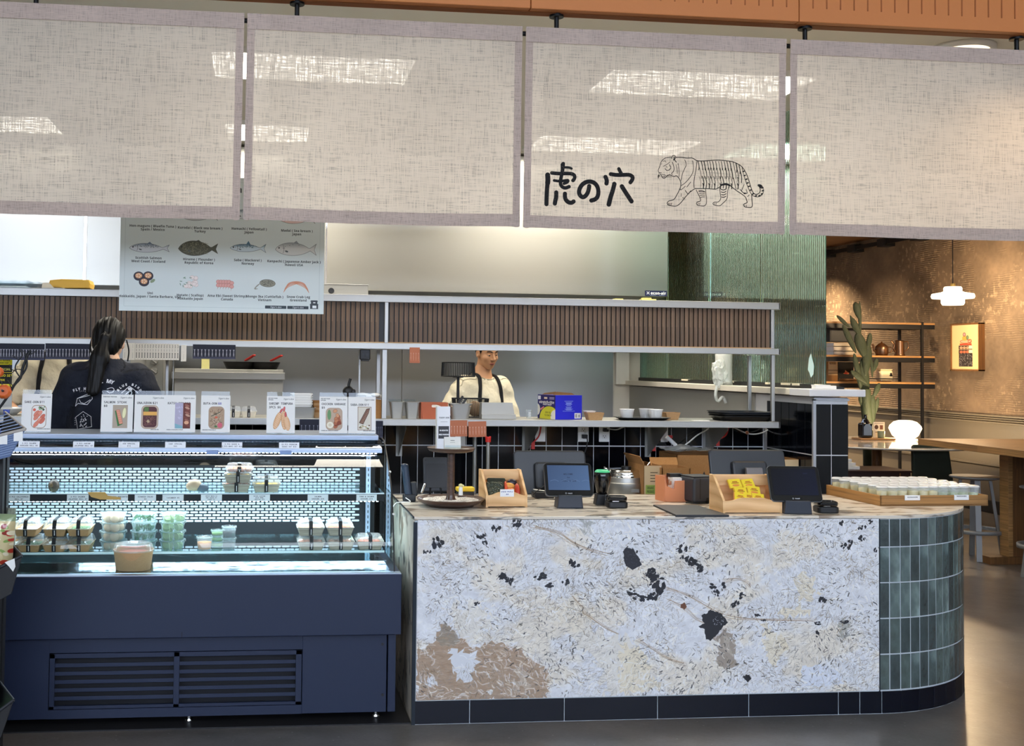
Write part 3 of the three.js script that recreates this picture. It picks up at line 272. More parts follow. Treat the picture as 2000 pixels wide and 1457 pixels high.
const cardDefs = [['SAKE-DON', '$11', 'SALMON OVER RICE', foods.sake], ['SALMON STEAK', '$8', '', foods.steak, ['EVERYDAY PROTEIN']], ['UNAJUDON', '$21', 'GRILLED EEL', foods.una], ['KATSU-DON', '$10', 'PORK / CHICKEN CUTLET', foods.katsu], ['BUTA-DON', '$8', 'BRAISED PORK BELLY', foods.buta, null, true], ['SHRIMP TEMPURA', '3PCS $6', '', foods.shrimp, ['FRY HOT FOOD', 'OPTION']], ['CHICKEN KARAAGE', '$9', 'COMES W/ SAUCE & LEMON', foods.karaage, ['FRY HOT FOOD', 'OPTION']], ['SABA-DON', '$11', 'GRILLED MACKEREL', foods.saba]];
const cards = sheet(CW * 4, CH * 2, cardDefs.map((c, i) => [c[0], (i % 4) * CW, Math.floor(i / 4) * CH, CW, CH, card(...c)]));
const tagDefs = [['3 PCS SALMON', 'AVOCADO ROLL $8'], ['3 PCS SHRIMP', 'JALAPENO ROLL $7'], ['KID SPECIAL', '$14'], ['CHEF SPECIAL', '$22'], ['5 PCS SUSHI &', '5 PCS MAKI SET $24'], ['10 PCS PREMIUM', 'SUSHI SET $35'], ['3 PCS CALIFORNIA', 'ROLL $7'], ['3 PCS SALMON', 'JALAPENO ROLL $7'], ['3 PCS SOY MARINATED', 'EGGS $5'], ['SEAWEED SALAD', '$5'], ['CUCUMBER $5'], ['SPICY MAYO $1', 'SOY SAUCE $1', 'PONZU $1'], ['MIXED SASHIMI', 'RICE BOWL', 'SPECIAL $19'], ['SALMON', 'SASHIMI $18'], ['TUNA & SALMON', 'SASHIMI $18']];
const tags = sheet(1024, 320, tagDefs.map((l, i) => [i, (i % 4) * 256, Math.floor(i / 4) * 80, 256, 80, (g, w, h) => { g.fillStyle = '#eef0f4'; g.fillRect(0, 0, w, h); textLines(g, l, w / 2, l.length === 3 ? 18 : l.length === 2 ? 26 : 40, l.length === 3 ? 19 : 24, l.length === 3 ? 22 : 30, '#1c2130', 'center', 'bold %px monospace'); }]), 0.5);

// ---------------------------------------------------------------- refrigerated display case
{
  const t = thing('display_case', 'long navy refrigerated display case with a curved glass front full of food boxes', 'display case'), XL = -1.28, XR = 0.604;
  obj('deck', [slab(XL, XR, 0.385, 0.645, -5.75, -4.85, 0.004)], M.navy, t); obj('deck_rim', [slab(XL, XR - 0.002, 0.6445, 0.6475, -4.905, -4.853)], std(0xb9c4da, 0.3, 0.7), t);
  const gx0 = atZ(95, 1330, -4.9).x, gx1 = atZ(590, 1330, -4.9).x, gy0 = atZ(340, 1382, -4.9).y, gy1 = atZ(340, 1272, -4.9).y, zf = -4.9, px = atZ(756, 1320, zf).x, xr = 0.588;
  obj('front_panel', [slab(XL, gx0, 0.042, 0.386, -4.93, zf, 0.002), slab(gx1, px - 0.003, 0.042, 0.386, -4.93, zf, 0.002), slab(gx0, gx1, gy1, 0.386, -4.93, zf), slab(gx0, gx1, 0.042, gy0, -4.93, zf)], M.navy, t);
  obj('corner_panel', slab(px + 0.003, xr, 0.042, 0.386, -5.74, zf, 0.002), M.navy, t); obj('plinth', slab(XL, xr - 0.02, 0.042, 0.385, -5.72, -4.96), M.navyDark, t);
  const gr = obj('vent_grille', (() => { const b = [], e = 0.012, xs = [gx0 + 0.003, gx0 + 0.024, atZ(339, 1330, zf).x, atZ(350, 1330, zf).x, gx1 - 0.028, gx1 - 0.003]; b.push(slab(xs[0], xs[1], gy0 + 0.003, gy1 - 0.003, zf - e, zf + 0.003, 0.001), slab(xs[2], xs[3], gy0 + 0.003, gy1 - 0.003, zf - e, zf + 0.003, 0.001), slab(xs[4], xs[5], gy0 + 0.003, gy1 - 0.003, zf - e, zf + 0.003, 0.001)); b.push(slab(xs[0], xs[5], gy0 + 0.003, gy0 + 0.016, zf - e, zf + 0.003, 0.001), slab(xs[0], xs[5], gy1 - 0.022, gy1 - 0.003, zf - e, zf + 0.003, 0.001)); return b; })(), M.navy, t);
  for (let i = 1; i < 6; i++) { const y = lerp(gy0 + 0.012, gy1 - 0.018, i / 6); obj('louvre', box(gx1 - gx0 - 0.02, 0.016, 0.004, (gx0 + gx1) / 2, 0, 0, 0.001).rotateX(-0.0), M.navy, gr).position.set(0, y, zf - 0.004); }
  for (const y of [1258, 1357]) { const p = atZ(747, y, zf); obj('screw', cyl(0.006, 0.006, 0.003, 0, 0, 0, 14).rotateX(Math.PI / 2), M.black, t).position.set(p.x, p.y, zf); }
  for (const x of [0.51, -0.3]) obj('foot', [cyl(0.012, 0.012, 0.03, x, 0.012, -4.97), cyl(0.02, 0.016, 0.012, x, 0, -4.97)], M.chrome, t);
  // curved glass, side pane, canopy
  const prof = [[0.647, -4.9], [0.766, -4.938], [0.893, -4.993], [0.978, -5.05], [1.069, -5.165], [1.129, -5.28], [1.176, -5.37], [1.19, -5.5]], cv = new THREE.CatmullRomCurve3(prof.map(([y, z]) => V(0, y, z))), pts = cv.getPoints(40);
  const sheetOf = (a, b, x0, x1, th) => { const p = [], up = pts.slice(a, b); const out = up.map((q) => [-q.z, q.y]), inn = up.map((q, i) => { const d = (up[i + 1] ?? q).clone().sub(up[i - 1] ?? q).normalize(); return [-(q.z - d.y * th), q.y + d.z * th]; }).reverse(); const g = prism([...out, ...inn], x1 - x0); return g.rotateY(Math.PI / 2).translate(x0, 0, 0); };
  const one = (a, b, x0, x1) => { const up = pts.slice(a, b + 1), pos = [], idx = []; up.forEach((q) => pos.push(x0, q.y, q.z, x1, q.y, q.z)); for (let i = 0; i < up.length - 1; i++) idx.push(2 * i, 2 * i + 1, 2 * i + 3, 2 * i, 2 * i + 3, 2 * i + 2); const g = new THREE.BufferGeometry(); g.setAttribute('position', new THREE.Float32BufferAttribute(pos, 3)); g.setIndex(idx); g.computeVertexNormals(); return metric(g); };
  obj('front_glass', one(0, 28, XL, 0.572), M.caseGlass, t); obj('upper_glass', one(29, 38, XL, 0.562), pane(0xc9d3e0, { ior: 1.5 }), t);
  const side = [...pts.map((q) => [-q.z, q.y]), [5.72, 1.19], [5.72, 0.647]];
  obj('side_glass', new THREE.ShapeGeometry(new THREE.Shape(side.map((p) => new THREE.Vector2(...p)))).rotateY(Math.PI / 2).translate(0.574, 0, 0), pane(0xf2faf8, { ior: 1.6 }), t);
  const edge = pts.map((q) => [0.577, q.y, q.z]); obj('glass_edge', [tube(edge, 0.0035, 50, 6)], M.black, t); for (const i of [11, 22]) obj('stud', ball(0.006, 0.58, pts[i].y, pts[i].z), M.white, t);
  obj('canopy', [slab(XL, 0.548, 1.186, 1.21, -5.75, -5.36, 0.004)], std(0xaeb9cc, 0.32, 0.85), t);
  obj('led_bar', [slab(XL, 0.555, 1.133, 1.152, -5.285, -5.262, 0.003), slab(XL, 0.555, 1.148, 1.153, -5.32, -5.27)], std(0xc4d3ea, 0.35, 0.5), t); for (const x of [415, 558]) { const p = atZ(x, 880, -5.26); obj('clip', box(0.055, 0.018, 0.006, p.x, 1.135, -5.258, 0.003), std(0x7d90b5, 0.4, 0.5), t); }
  obj('back_panel', slab(XL, 0.56, 0.62, 1.04, -5.66, -5.645), M.navyDark, t); obj('back_door', slab(XL, 0.56, 1.04, 1.186, -5.66, -5.65), phys(0x0a0b10, 0.08, 0, { clearcoat: 1 }), t);
  const sl = []; for (let r = 0; r < 19; r++) for (let k = 0; k < 42; k++) { if (r > 8 && r < 10) continue; const x = XL + 0.06 + k * 0.0432 + (r % 2) * 0.0216, y = 0.766 + r * 0.0142; if (x > 0.47) continue; const p = new THREE.ShapeGeometry(rrect(0.0375, 0.0092, 0.0042), 3); sl.push(p.translate(x, y, -5.644)); }
  loose('slot', sl, std(0xe6e9f6, 0.6), t);
  obj('upright', [slab(0.512, 0.534, 0.62, 1.135, -5.63, -5.60)], std(0xb9c6dc, 0.35, 0.7), t); const holes = []; for (let y = 0.66; y < 1.11; y += 0.026) holes.push(box(0.004, 0.014, 0.002, 0.523, y, -5.599)); loose('upright_slot', holes, M.black, t); for (const x of [0.492]) obj('bolt', cyl(0.008, 0.008, 0.004, 0, 0, 0, 16).rotateX(Math.PI / 2).translate(x, 1.1, -5.55), M.white, t);
  obj('shelf', slab(XL, 0.556, 0.948, 0.957, -5.63, -5.16), pane(0xe9fbfb, { ior: 1.6 }), t); obj('price_rail', slab(XL, 0.556, 0.922, 0.953, -5.166, -5.158), M.navyDark, t); obj('shelf_lip', slab(XL, 0.556, 0.9535, 0.958, -5.168, -5.156), std(0xdfeaf5, 0.3), t);
  obj('lower_shelf', slab(XL, 0.556, 0.694, 0.702, -5.63, -5.12), pane(0xe9fbfb, { ior: 1.8 }), t); obj('shelf_lip', slab(XL, 0.556, 0.693, 0.703, -5.122, -5.118), std(0xdff4f7, 0.25), t);
  obj('floor_pan', [slab(XL, 0.558, 0.648, 0.652, -5.64, -5.06), slab(XL, 0.558, 0.648, 0.668, -5.064, -5.05), slab(XL, 0.56, 0.6455, 0.649, -5.05, -4.905)], M.mirror, t);
  const ledM = std(0xffffff, 0.5, 0, { emissive: new THREE.Color(0.85, 0.92, 1), emissiveIntensity: 10 });
  for (const [x0, y, z, n] of [[XL + 0.02, 0.919, -5.175, 96], [XL + 0.02, 1.131, -5.275, 96]]) { const b = []; for (let i = 0; i < n; i++) b.push(box(0.009, 0.003, 0.006, x0 + i * 0.0188, y, z)); loose('led_chip', b, ledM, t); }
  for (const [y, z, p, rx] of [[1.126, -5.275, 62, -2.05], [0.914, -5.185, 52, -2.1], [0.914, -5.2, 20, -1.5]]) { const l = new THREE.RectAreaLight(iceWhite, p, 1.78, 0.02); l.position.set((XL + 0.54) / 2, y, z); l.rotation.x = rx + 0.5; t.add(l); }
  obj('warning_print', slab(-0.33, -0.327, 0.387, 0.41, -4.8495, -4.8492), M.navyDark, t).name = 'panel_seam';
}
const K = 0.00237;       // metres for a pixel of the survey at the products
function lunch(parts) { return parts; }
const bandM = std(0x14161b, 0.5), fish = [0xe88a5c, 0xf0a070, 0xd9714a].map((c) => std(c, 0.5)), rice = std(0xf1ede3, 0.7), leaf = std(0x55793f, 0.6);
function foodBox(name, label, w, h, d, baseMat, fill, lidH, pos, group) {
  const t = thing(name, label, 'food box', pos, 0, group), b = w * 0.8;
  obj('tray', pan(b, d * 0.86, w, d, h, 0.006, 0.008, 0.0015, 0.002), baseMat, t);
  const R = rng(Math.floor(pos[0] * 1000)), f = []; for (let i = 0; i < 8; i++) f.push(ball(w * 0.13, (i % 4 - 1.5) * w * 0.2, h * 0.72, (Math.floor(i / 4) - 0.5) * d * 0.45, 1, 0.6, 1.7, 8)); obj('filling', f, fill, t);
  obj('lid', lathe([[0.0001, lidH], [0.32, lidH], [0.42, lidH * 0.86], [0.5, 0.004], [0.52, 0.001], [0.52, -0.004]], 4).rotateY(Math.PI / 4).scale(w * 1.4, 1, d * 1.4).translate(0, h + 0.002, 0), M.clearThin, t);
  const bd = obj('band', [slab(-0.0085, 0.0085, 0.001, h + 0.004, -0.001, 0.001).rotateX(0.16).translate(0, 0, d * 0.44 + 0.004), box(0.017, 0.001, d * 0.8, 0, h + lidH + 0.002, 0), slab(-0.0085, 0.0085, 0, lidH, -0.0006, 0.0006).rotateX(-0.45).translate(0, h + 0.003, d * 0.52)], bandM, t); obj('band_print', [box(0.003, h * 0.7, 0.001, 0.001, h * 0.5, 0).rotateX(0.16).translate(0, 0, d * 0.44 + 0.0052)], M.white, bd);
  return t;
}
const onShelf = (x, y, h, z) => { const p = atZ(x, y, z); return [p.x, h, z]; };
const sideNames = ['at the very left edge', 'second from left', 'third from left', 'right-hand one'];
[[18, 0], [62, 1], [111, 2], [159, 3]].forEach(([x, i]) => foodBox('roll_box', 'kraft roll box with clear lid and black band, ' + sideNames[i] + ' of the lower layer in the case', 0.1, 0.032, 0.165, M.kraft, [rice, leaf, rice, leaf][i], 0.03, onShelf(x, 1075, 0.7035, -5.2), 'kraft roll boxes stacked in the display case'));
[[56, 0], [112, 1], [158, 2]].forEach(([x, i]) => foodBox('roll_box', 'kraft roll box with clear lid on top of the stack, ' + ['left', 'middle', 'right'][i] + ' of the upper layer in the case', 0.1, 0.032, 0.165, M.kraft, [rice, rice, leaf][i], 0.038, onShelf(x, 1048, 0.772, -5.2), 'kraft roll boxes stacked in the display case'));
const salmonFill = fish[0];
[[607, 0], [664, 1], [721, 2]].forEach(([x, i]) => foodBox('sashimi_box', 'pale wooden sashimi box of salmon, ' + ['left', 'middle', 'right'][i] + ' of the bottom three by the case end', 0.124, 0.036, 0.12, M.balsa, fish[i], 0.026, onShelf(x, 1073, 0.7035, -5.19), 'pale sashimi boxes in the display case'));
[[606, 0], [663, 1]].forEach(([x, i]) => foodBox('sashimi_box', 'pale wooden sashimi box stacked above the others, ' + ['left', 'right'][i] + ' one of the pair', 0.124, 0.036, 0.12, M.balsa, fish[i + 1], 0.03, onShelf(x, 1046, 0.768, -5.19), 'pale sashimi boxes in the display case'));
[[462, 958, 0.9585, 'lowest box of the stack of three on the upper glass shelf'], [465, 943, 1.001, 'middle box of the stack of three on the upper glass shelf'], [468, 916, 1.05, 'topmost box of the stack of three on the upper glass shelf'], [520, 958, 0.9585, 'single pale sushi box beside the stack on the upper shelf']].forEach(([x, y, h, l], i) => foodBox('sushi_box', l, 0.127, i === 2 ? 0.012 : 0.036, 0.11, i === 2 ? M.clearThin : M.balsa, i % 2 ? std(0xd9b04a, 0.6) : fish[0], i === 3 ? 0.034 : i === 2 ? 0.024 : i ? 0.014 : 0.006, onShelf(x, y, h, -5.24), 'pale sushi boxes on the upper shelf'));
function tub(label, pos, r, h, kind, group, lidded = true) {
  const t = thing('deli_tub', label, 'food tub', pos, 0, group), R = rng(Math.floor(pos[1] * 999 + pos[0] * 77));
  obj('cup', lathe([[0, 0.001], [r * 0.8, 0.001], [r * 0.94, h], [r * 0.97, h]], 28), M.clearThin, t); if (lidded) obj('lid', lathe([[0, h - 0.002], [r * 0.86, h - 0.002], [r * 0.9, h + 0.004], [r, h + 0.004], [r * 1.01, h - 0.004]], 28), M.frosted, t);
  const f = []; if (kind === 'potato') for (let i = 0; i < 5; i++) f.push(ball(r * 0.36, r * 0.42 * Math.cos(i * 1.26), h * 0.42, r * 0.42 * Math.sin(i * 1.26), 1, 0.95, 1, 10)); else if (kind === 'greens') for (let i = 0; i < 46; i++) { const a = R() * 6.3, q = r * 0.72 * Math.sqrt(R()); f.push(box(0.016, 0.003, 0.006).rotateZ(R() * 2).rotateY(R() * 6).translate(q * Math.cos(a), h * (0.16 + 0.5 * R()), q * Math.sin(a))); } else if (kind === 'cucumber') for (let i = 0; i < 14; i++) { const a = i * 0.9; f.push(cyl(r * 0.28, r * 0.28, 0.005, 0, 0, 0, 14).rotateX(i % 2 ? 1.4 : 1.0).rotateY(Math.PI / 2 - a + 1.57).translate(r * 0.52 * Math.cos(a), h * (0.3 + 0.32 * (i % 3) / 2), r * 0.52 * Math.sin(a))); } else f.push(lathe([[0, 0.003], [r * 0.76, 0.003], [r * 0.87, h * 0.62], [0, h * 0.62]], 24));
  obj('food', f, { potato: std(0xb99a7c, 0.7), greens: std(0x1f5a2a, 0.5), cucumber: std(0x8fa572, 0.5), orange: std(0xe39a66, 0.5), black: std(0x0d1016, 0.2), lime: std(0x6c8a4a, 0.4) }[kind], t); return t;
}
['bottom', 'second from bottom', 'third from bottom', 'top'].forEach((lv, i) => { const y = 0.7035 + i * 0.0415; tub(lv + ' tub of brown balls in the left stack of round clear tubs', onShelf(222 - (i % 2), 1040, y, -5.2), 0.061, 0.038, 'potato', 'clear tubs of brown balls'); tub(lv + ' tub of dark green seaweed salad in the middle stack of clear tubs', onShelf(281, 1040, y, -5.2), 0.061, 0.038, 'greens', 'clear tubs of seaweed salad'); tub(lv + ' tub of sliced cucumber in the right stack of clear tubs', onShelf(337 + (i === 3 ? 2 : 0), 1040, y, -5.2), 0.06, 0.038, 'cucumber', 'clear tubs of cucumber'); });
tub('small cup of orange sauce with a clear domed lid in the case', onShelf(399, 1072, 0.7035, -5.17), 0.037, 0.055, 'orange');
['lowest', 'second', 'upper'].forEach((n, i) => tub(n + ' small cup of green paste in the little stack behind the sauce cups', onShelf(424, 1060, 0.7035 + i * 0.026, -5.24), 0.03, 0.024, 'lime', 'small cups of green paste'));
['lower', 'upper'].forEach((n, i) => tub(n + ' cup of black soy sauce stacked in the middle of the case', onShelf(447, 1060, 0.7035 + i * 0.052, -5.18), 0.034, 0.048, 'black', 'cups of soy sauce'));
{ const p = atY(256, 1119, 0.6475), t = thing('soup_bowl', 'round brown paper soup bowl with a clear lid at the front of the case', 'bowl', [p.x, 0.6495, -4.995]); obj('bowl', lathe([[0, 0.002], [0.074, 0.002], [0.084, 0.082], [0.087, 0.086], [0.084, 0.088], [0.08, 0.082], [0.07, 0.008], [0, 0.008]], 40), M.kraft, t); obj('lid', lathe([[0, 0.103], [0.064, 0.103], [0.072, 0.112], [0.08, 0.108], [0.086, 0.09], [0.091, 0.088], [0.091, 0.082]], 40), M.clearThin, t); obj('soup', cyl(0.078, 0.08, 0.002, 0, 0.07, 0, 30), std(0xc9582c, 0.4), t); }
{ const t = thing('speckled_bun', 'small mottled brown rounded bun lying on the upper glass shelf', 'food', onShelf(105, 955, 0.9585, -5.22)); obj('bun', ball(0.03, 0, 0.026, 0, 0.85, 0.95, 0.9, 16), phys(0xb98b74, 0.5, 0, { map: scaled(glazeTex, 2) }), t); obj('tip', ball(0.01, -0.006, 0.03, 0.02), M.cartonDark, t); }
{ const t = thing('rolled_wrap', 'beige and grey rolled wrap lying on the upper glass shelf', 'food', onShelf(385, 955, 0.9585, -5.22)); obj('roll', [ball(0.03, -0.012, 0.03, 0, 1.1, 0.9, 1.2), ball(0.02, -0.03, 0.026, 0.01)], std(0xc9ad90, 0.6), t); obj('end', ball(0.024, 0.025, 0.018, 0.012, 1.2, 0.8, 0.8), std(0x5d6b7a, 0.5), t); }
{ const p = atZ(205, 968, -5.154); const t = solo('leaflet', [prism([[-0.078, 0.016], [0.0, 0.016], [0.012, 0.0], [0.07, -0.008], [0.07, -0.017], [-0.02, -0.017], [-0.06, -0.006]], 0.002)], std(0xd9a860, 0.7), 'folded yellow leaflet clipped to the price rail in the case', 'leaflet', [p.x, p.y, -5.155]); }
// price tags
const tagTop = [55, 162, 251, 342, 453, 565], tagLow = [37, 152, 229, 284, 338, 413, 507, 621, 716];
tagTop.forEach((x, i) => { const p = atZ(x, 868, -5.252), t = thing('price_tag', 'white price tag reading ' + tagDefs[i].join(' ').toLowerCase() + ' on the upper light bar', 'price tag', [p.x, 1.1525, -5.268]); t.rotation.x = -0.2; obj('holder', slab(-0.047, 0.047, 0, 0.0285, -0.0016, 0), M.whitePlastic, t); obj('print', tags.quad(i, 0.092, 0.027, 0, 0.0143, 0.0004), tags.m, t); });
tagLow.forEach((x, i) => { const p = atZ(x, 969, -5.156), t = thing('price_tag', 'white price tag reading ' + tagDefs[i + 6].join(' ').toLowerCase() + ' on the dark shelf rail', 'price tag', [p.x, 0.9235, -5.1555]); obj('holder', slab(-0.047, 0.047, 0, 0.0285, -0.0016, 0), M.whitePlastic, t); obj('print', tags.quad(i + 6, 0.092, 0.027, 0, 0.0143, 0.0004), tags.m, t); });
// menu cards standing on the case
[[69.5, 97 - 42, 842], [227, 60, 847], [291, 58, 847], [351, 58, 846], [420, 56, 846], [548, 55, 846], [651, 55, 848], [707, 54, 846]].forEach(([x, w, y], i) => { const p = atZ(x, y, -5.42), W = w * 0.00247, H = 0.182, d = cardDefs[i], t = thing('menu_card', 'white menu card reading ' + d[0].toLowerCase() + ' with a food drawing, standing on the display case', 'menu card', [p.x, 1.2105, -5.42]); t.rotation.x = -0.12; obj('acrylic_holder', [slab(-W / 2 + 0.001, W / 2 - 0.003, 0.001, H + 0.02, -0.006, -0.0045), slab(-W / 2, W / 2, 0.0005, 0.0025, -0.05, 0.012)], M.acrylic, t); obj('card', slab(-W / 2, W / 2, 0.006, H, -0.0035, -0.0015), M.paper, t); obj('print', cards.quad(d[0], W, H - 0.006, 0, (H + 0.006) / 2, -0.001), cards.m, t); });
// ---------------------------------------------------------------- hanging linen cloths
const NZ = -5.0, NT = 3.100, NB = 2.186;
{
  const W = 1024, thread = (i, j, s, along, across) => vnoise(i / along, j / across, s);
  const weave = (x, y) => { const h = thread(x, y, 3, 26, 1.15), v = thread(x, y, 5, 1.15, 30), h2 = thread(x, y, 7, 60, 2.4), v2 = thread(x, y, 9, 2.4, 60); return 0.32 * h + 0.32 * v + 0.2 * h2 + 0.16 * v2; };
  const pore = dataTex(W, W, (u, v, x, y) => { const k = weave(x, y); return 0.992 - 0.10 * sstep(0.55, 0.72, k); }, false), tone = dataTex(W, W, (u, v, x, y) => { const k = weave(x, y), sl = sstep(0.42, 0.28, k); const c = 0.86 + 0.22 * (k - 0.5) - 0.10 * sl + 0.05 * (fbm(x / 180, y / 220, 2, 4) - 0.5); return [c, c * 0.945, c * 0.875]; });
  const cloth = phys(0xffffff, 1, 0, { map: tone, alphaMap: pore, transparent: true, transmission: 0.42, thickness: 0, specularIntensity: 0.1, side: THREE.DoubleSide });
  const hemM = phys(0xe4dadb, 1, 0, { map: scaled(tone, 1.7, 1.7), transmission: 0.12, thickness: 0, specularIntensity: 0.1, side: THREE.DoubleSide });
  const rodT = thing('curtain_rod', 'dark metal rod on drop posts carrying the row of linen cloths', 'rod', [0, 0, 0]); obj('rod', cyl(0.011, 0.011, 6.2, 0, -3.1, 0).rotateZ(Math.PI / 2).translate(1.3, NT - 0.022, NZ - 0.008), M.blackMetal, rodT);
  for (const x of [70, 580, 1087, 1572, 1985]) { const p = atZ(x, 30, NZ - 0.008); const post = obj('post', [cyl(0.011, 0.011, 3.172 - NT + 0.02, p.x, NT - 0.02, NZ - 0.008, 14)], M.blackMetal, rodT); obj('flange', cyl(0.033, 0.033, 0.012, p.x, 3.160, NZ - 0.008, 24), M.blackMetal, post); }
  const R = rng(77);
  const wav = (x, k) => 0.006 * Math.sin(x * 5.1 + k * 2) + 0.004 * Math.sin(x * 12.7 + k), bend = (x, y, k) => { const d = (NT - y) / (NT - NB); return NZ + 0.012 * (1 - d) + wav(x, k) * d * 1.2 + (k === 3 ? 0.012 * Math.exp(-(((x - 3.05) / 0.012) ** 2)) * d : 0.004 * Math.exp(-(((mod(x, 0.63) - 0.31) / 0.01) ** 2)) * d); };
  const grid = (x0, x1, y0, y1, k, off, nx = 40, ny = 24, skew = 0) => { const g = new THREE.PlaneGeometry(1, 1, nx, ny), p = g.attributes.position, u = g.attributes.uv; for (let i = 0; i < p.count; i++) { const a = p.getX(i) + 0.5, b = p.getY(i) + 0.5, y = lerp(y0, y1, b), d = (NT - y) / (NT - NB), x = lerp(x0, x1, a) + skew * d; p.setXYZ(i, x, y - 0.006 * Math.sin(a * 3.1) * d, bend(x, y, k) + off); u.setXY(i, x / 1.25, y / 1.25); } g.computeVertexNormals(); return g; };
  const edges = [[-1.42, atZ(477, 60, NZ).x, -0.006], [atZ(483, 60, NZ).x, atZ(1019, 60, NZ).x, -0.004], [atZ(1026, 80, NZ).x, atZ(1533, 90, NZ).x, -0.002], [atZ(1541, 90, NZ).x, 3.72, 0.002]];
  const say = ['plain linen cloth hanging at the far left of the row', 'plain linen cloth hanging second from the left above the fish poster', 'linen cloth printed with black Japanese characters and a walking tiger', 'plain linen cloth hanging at the right end of the row'];
  edges.forEach(([a, b, sk], k) => {
    const t = thing('noren', say[k], 'hanging cloth', [0, 0, 0], 0, 'linen cloths on the rod');
    obj('cloth', grid(a, b, NB, NT, k, 0, 64, 30, sk), cloth, t);
    obj('sleeve', grid(a, b, NT - 0.066, NT + 0.004, k, 0.006, 40, 3), hemM, t); obj('hem', grid(a, b, NB - 0.001, NB + 0.056, k, 0.0022, 64, 3, sk), hemM, t); obj('hem', grid(a, a + 0.034, NB, NT - 0.06, k, 0.002, 3, 30, sk), hemM, t); obj('hem', grid(b - 0.034, b, NB, NT - 0.06, k, 0.002, 3, 30, sk), hemM, t);
    if (k === 2) {
      const P0 = [1.19, 2.43], P1 = [2.36, 2.21], X0 = a, X1 = b, Y0 = NB + 0.03, Y1 = NB + 0.40, TW = 2048, TH = Math.round((TW * (Y1 - Y0)) / (X1 - X0));
      const q = (zx, zy, ox, oy, s) => { const w = atZ(ox + zx / s, oy + zy / s, NZ + 0.01); return [((w.x - X0) / (X1 - X0)) * TW, ((Y1 - w.y) / (Y1 - Y0)) * TH]; };
      const art = canvasTex(TW, TH, (g) => {
        g.fillStyle = '#000'; g.fillRect(0, 0, TW, TH);
        const scale = TW / 1.17 * 5 / 2191, kz = (pts, w) => curve(g, pts.map(([x, y]) => q(x, y, 1050, 300, 9.524)), (w / 9.524) * scale * 1.0, '#fff');
        kz([[198, 385], [208, 450], [196, 560], [186, 700], [182, 820], [180, 930]], 78); kz([[200, 390], [206, 480], [200, 540]], 92); kz([[487, 180], [484, 250], [460, 380], [432, 520], [448, 600], [520, 640], [596, 610]], 64); kz([[470, 200], [478, 300], [455, 400]], 66); kz([[520, 250], [590, 250], [640, 272]], 44); kz([[276, 352], [400, 368], [560, 362], [670, 372], [705, 420], [690, 470], [668, 495]], 66); kz([[320, 492], [400, 508], [500, 500], [585, 482], [570, 530], [500, 552]], 50); kz([[360, 716], [362, 800], [345, 860], [335, 920]], 78); kz([[520, 740], [515, 810], [560, 890], [640, 915], [680, 885]], 76); kz([[660, 895], [690, 868]], 40);
        kz([[968, 602], [958, 690], [910, 780], [845, 815], [786, 760], [776, 680], [830, 570], [930, 512], [1040, 520], [1118, 590], [1146, 700], [1128, 800], [1080, 850], [1010, 868]], 78); kz([[1000, 868], [1060, 862]], 62);
        kz([[1272, 430], [1300, 490], [1290, 550]], 78); kz([[1522, 280], [1545, 330], [1565, 360]], 66); kz([[1368, 378], [1480, 396], [1620, 388], [1730, 386], [1786, 430], [1775, 480], [1738, 530]], 72); kz([[1438, 560], [1410, 680], [1370, 790], [1335, 940]], 84); kz([[1580, 605], [1640, 700], [1700, 790], [1760, 880]], 82);
        const tg = (pts, w = 9) => curve(g, pts.map(([x, y]) => q(x, y, 1240, 280, 7.143)), (w / 7.143) * scale, '#fff');
        tg([[505, 190], [450, 195], [400, 216], [362, 262], [352, 318], [326, 374], [334, 402], [352, 412], [372, 408]], 8); tg([[508, 212], [518, 178], [545, 164], [570, 186], [560, 220], [540, 232]], 9); tg([[540, 232], [552, 205], [545, 190]], 14); tg([[555, 235], [575, 262]], 12);
        tg([[572, 196], [640, 192], [722, 210], [792, 203], [832, 224], [862, 247], [960, 249], [1062, 238], [1160, 231], [1262, 240], [1362, 250], [1442, 282], [1502, 326], [1552, 394], [1592, 490], [1622, 594], [1652, 680], [1690, 712], [1740, 700], [1762, 662], [1752, 610], [1732, 590]], 11); tg([[1500, 340], [1520, 430], [1560, 540], [1600, 640], [1640, 720], [1700, 746], [1762, 738], [1804, 690], [1802, 622], [1772, 574], [1740, 572]], 9);
        for (const p of [[1512, 392], [1530, 448], [1556, 500], [1572, 552], [1592, 600], [1618, 650], [1650, 704], [1690, 732], [1738, 730], [1772, 704], [1784, 660], [1778, 620]]) tg([p, [p[0] + 18, p[1] - 6]], 18); tg([[1738, 582], [1756, 590], [1768, 608]], 34);
        tg([[340, 408], [336, 440], [356, 462]], 6); tg([[360, 426], [384, 480], [412, 488], [438, 470], [446, 448], [490, 436], [520, 456], [552, 466], [572, 448], [604, 474], [630, 516], [641, 566], [634, 618], [606, 678], [576, 736], [548, 784], [506, 796], [468, 804], [450, 834], [464, 862], [512, 872], [566, 878], [604, 864], [648, 820], [690, 764], [744, 700], [806, 650], [838, 632]], 10); tg([[376, 430], [400, 440], [420, 434], [430, 452], [410, 470], [390, 462]], 7);
        tg([[838, 632], [910, 634], [1000, 632], [1080, 636], [1132, 641], [1182, 612], [1222, 572], [1272, 552], [1322, 574], [1372, 618], [1442, 668], [1512, 716], [1552, 742], [1572, 792], [1580, 828], [1534, 838], [1520, 862], [1546, 886], [1604, 890], [1640, 890], [1652, 862], [1642, 782], [1640, 722]], 11); tg([[1210, 580], [1270, 560], [1330, 585]], 26);
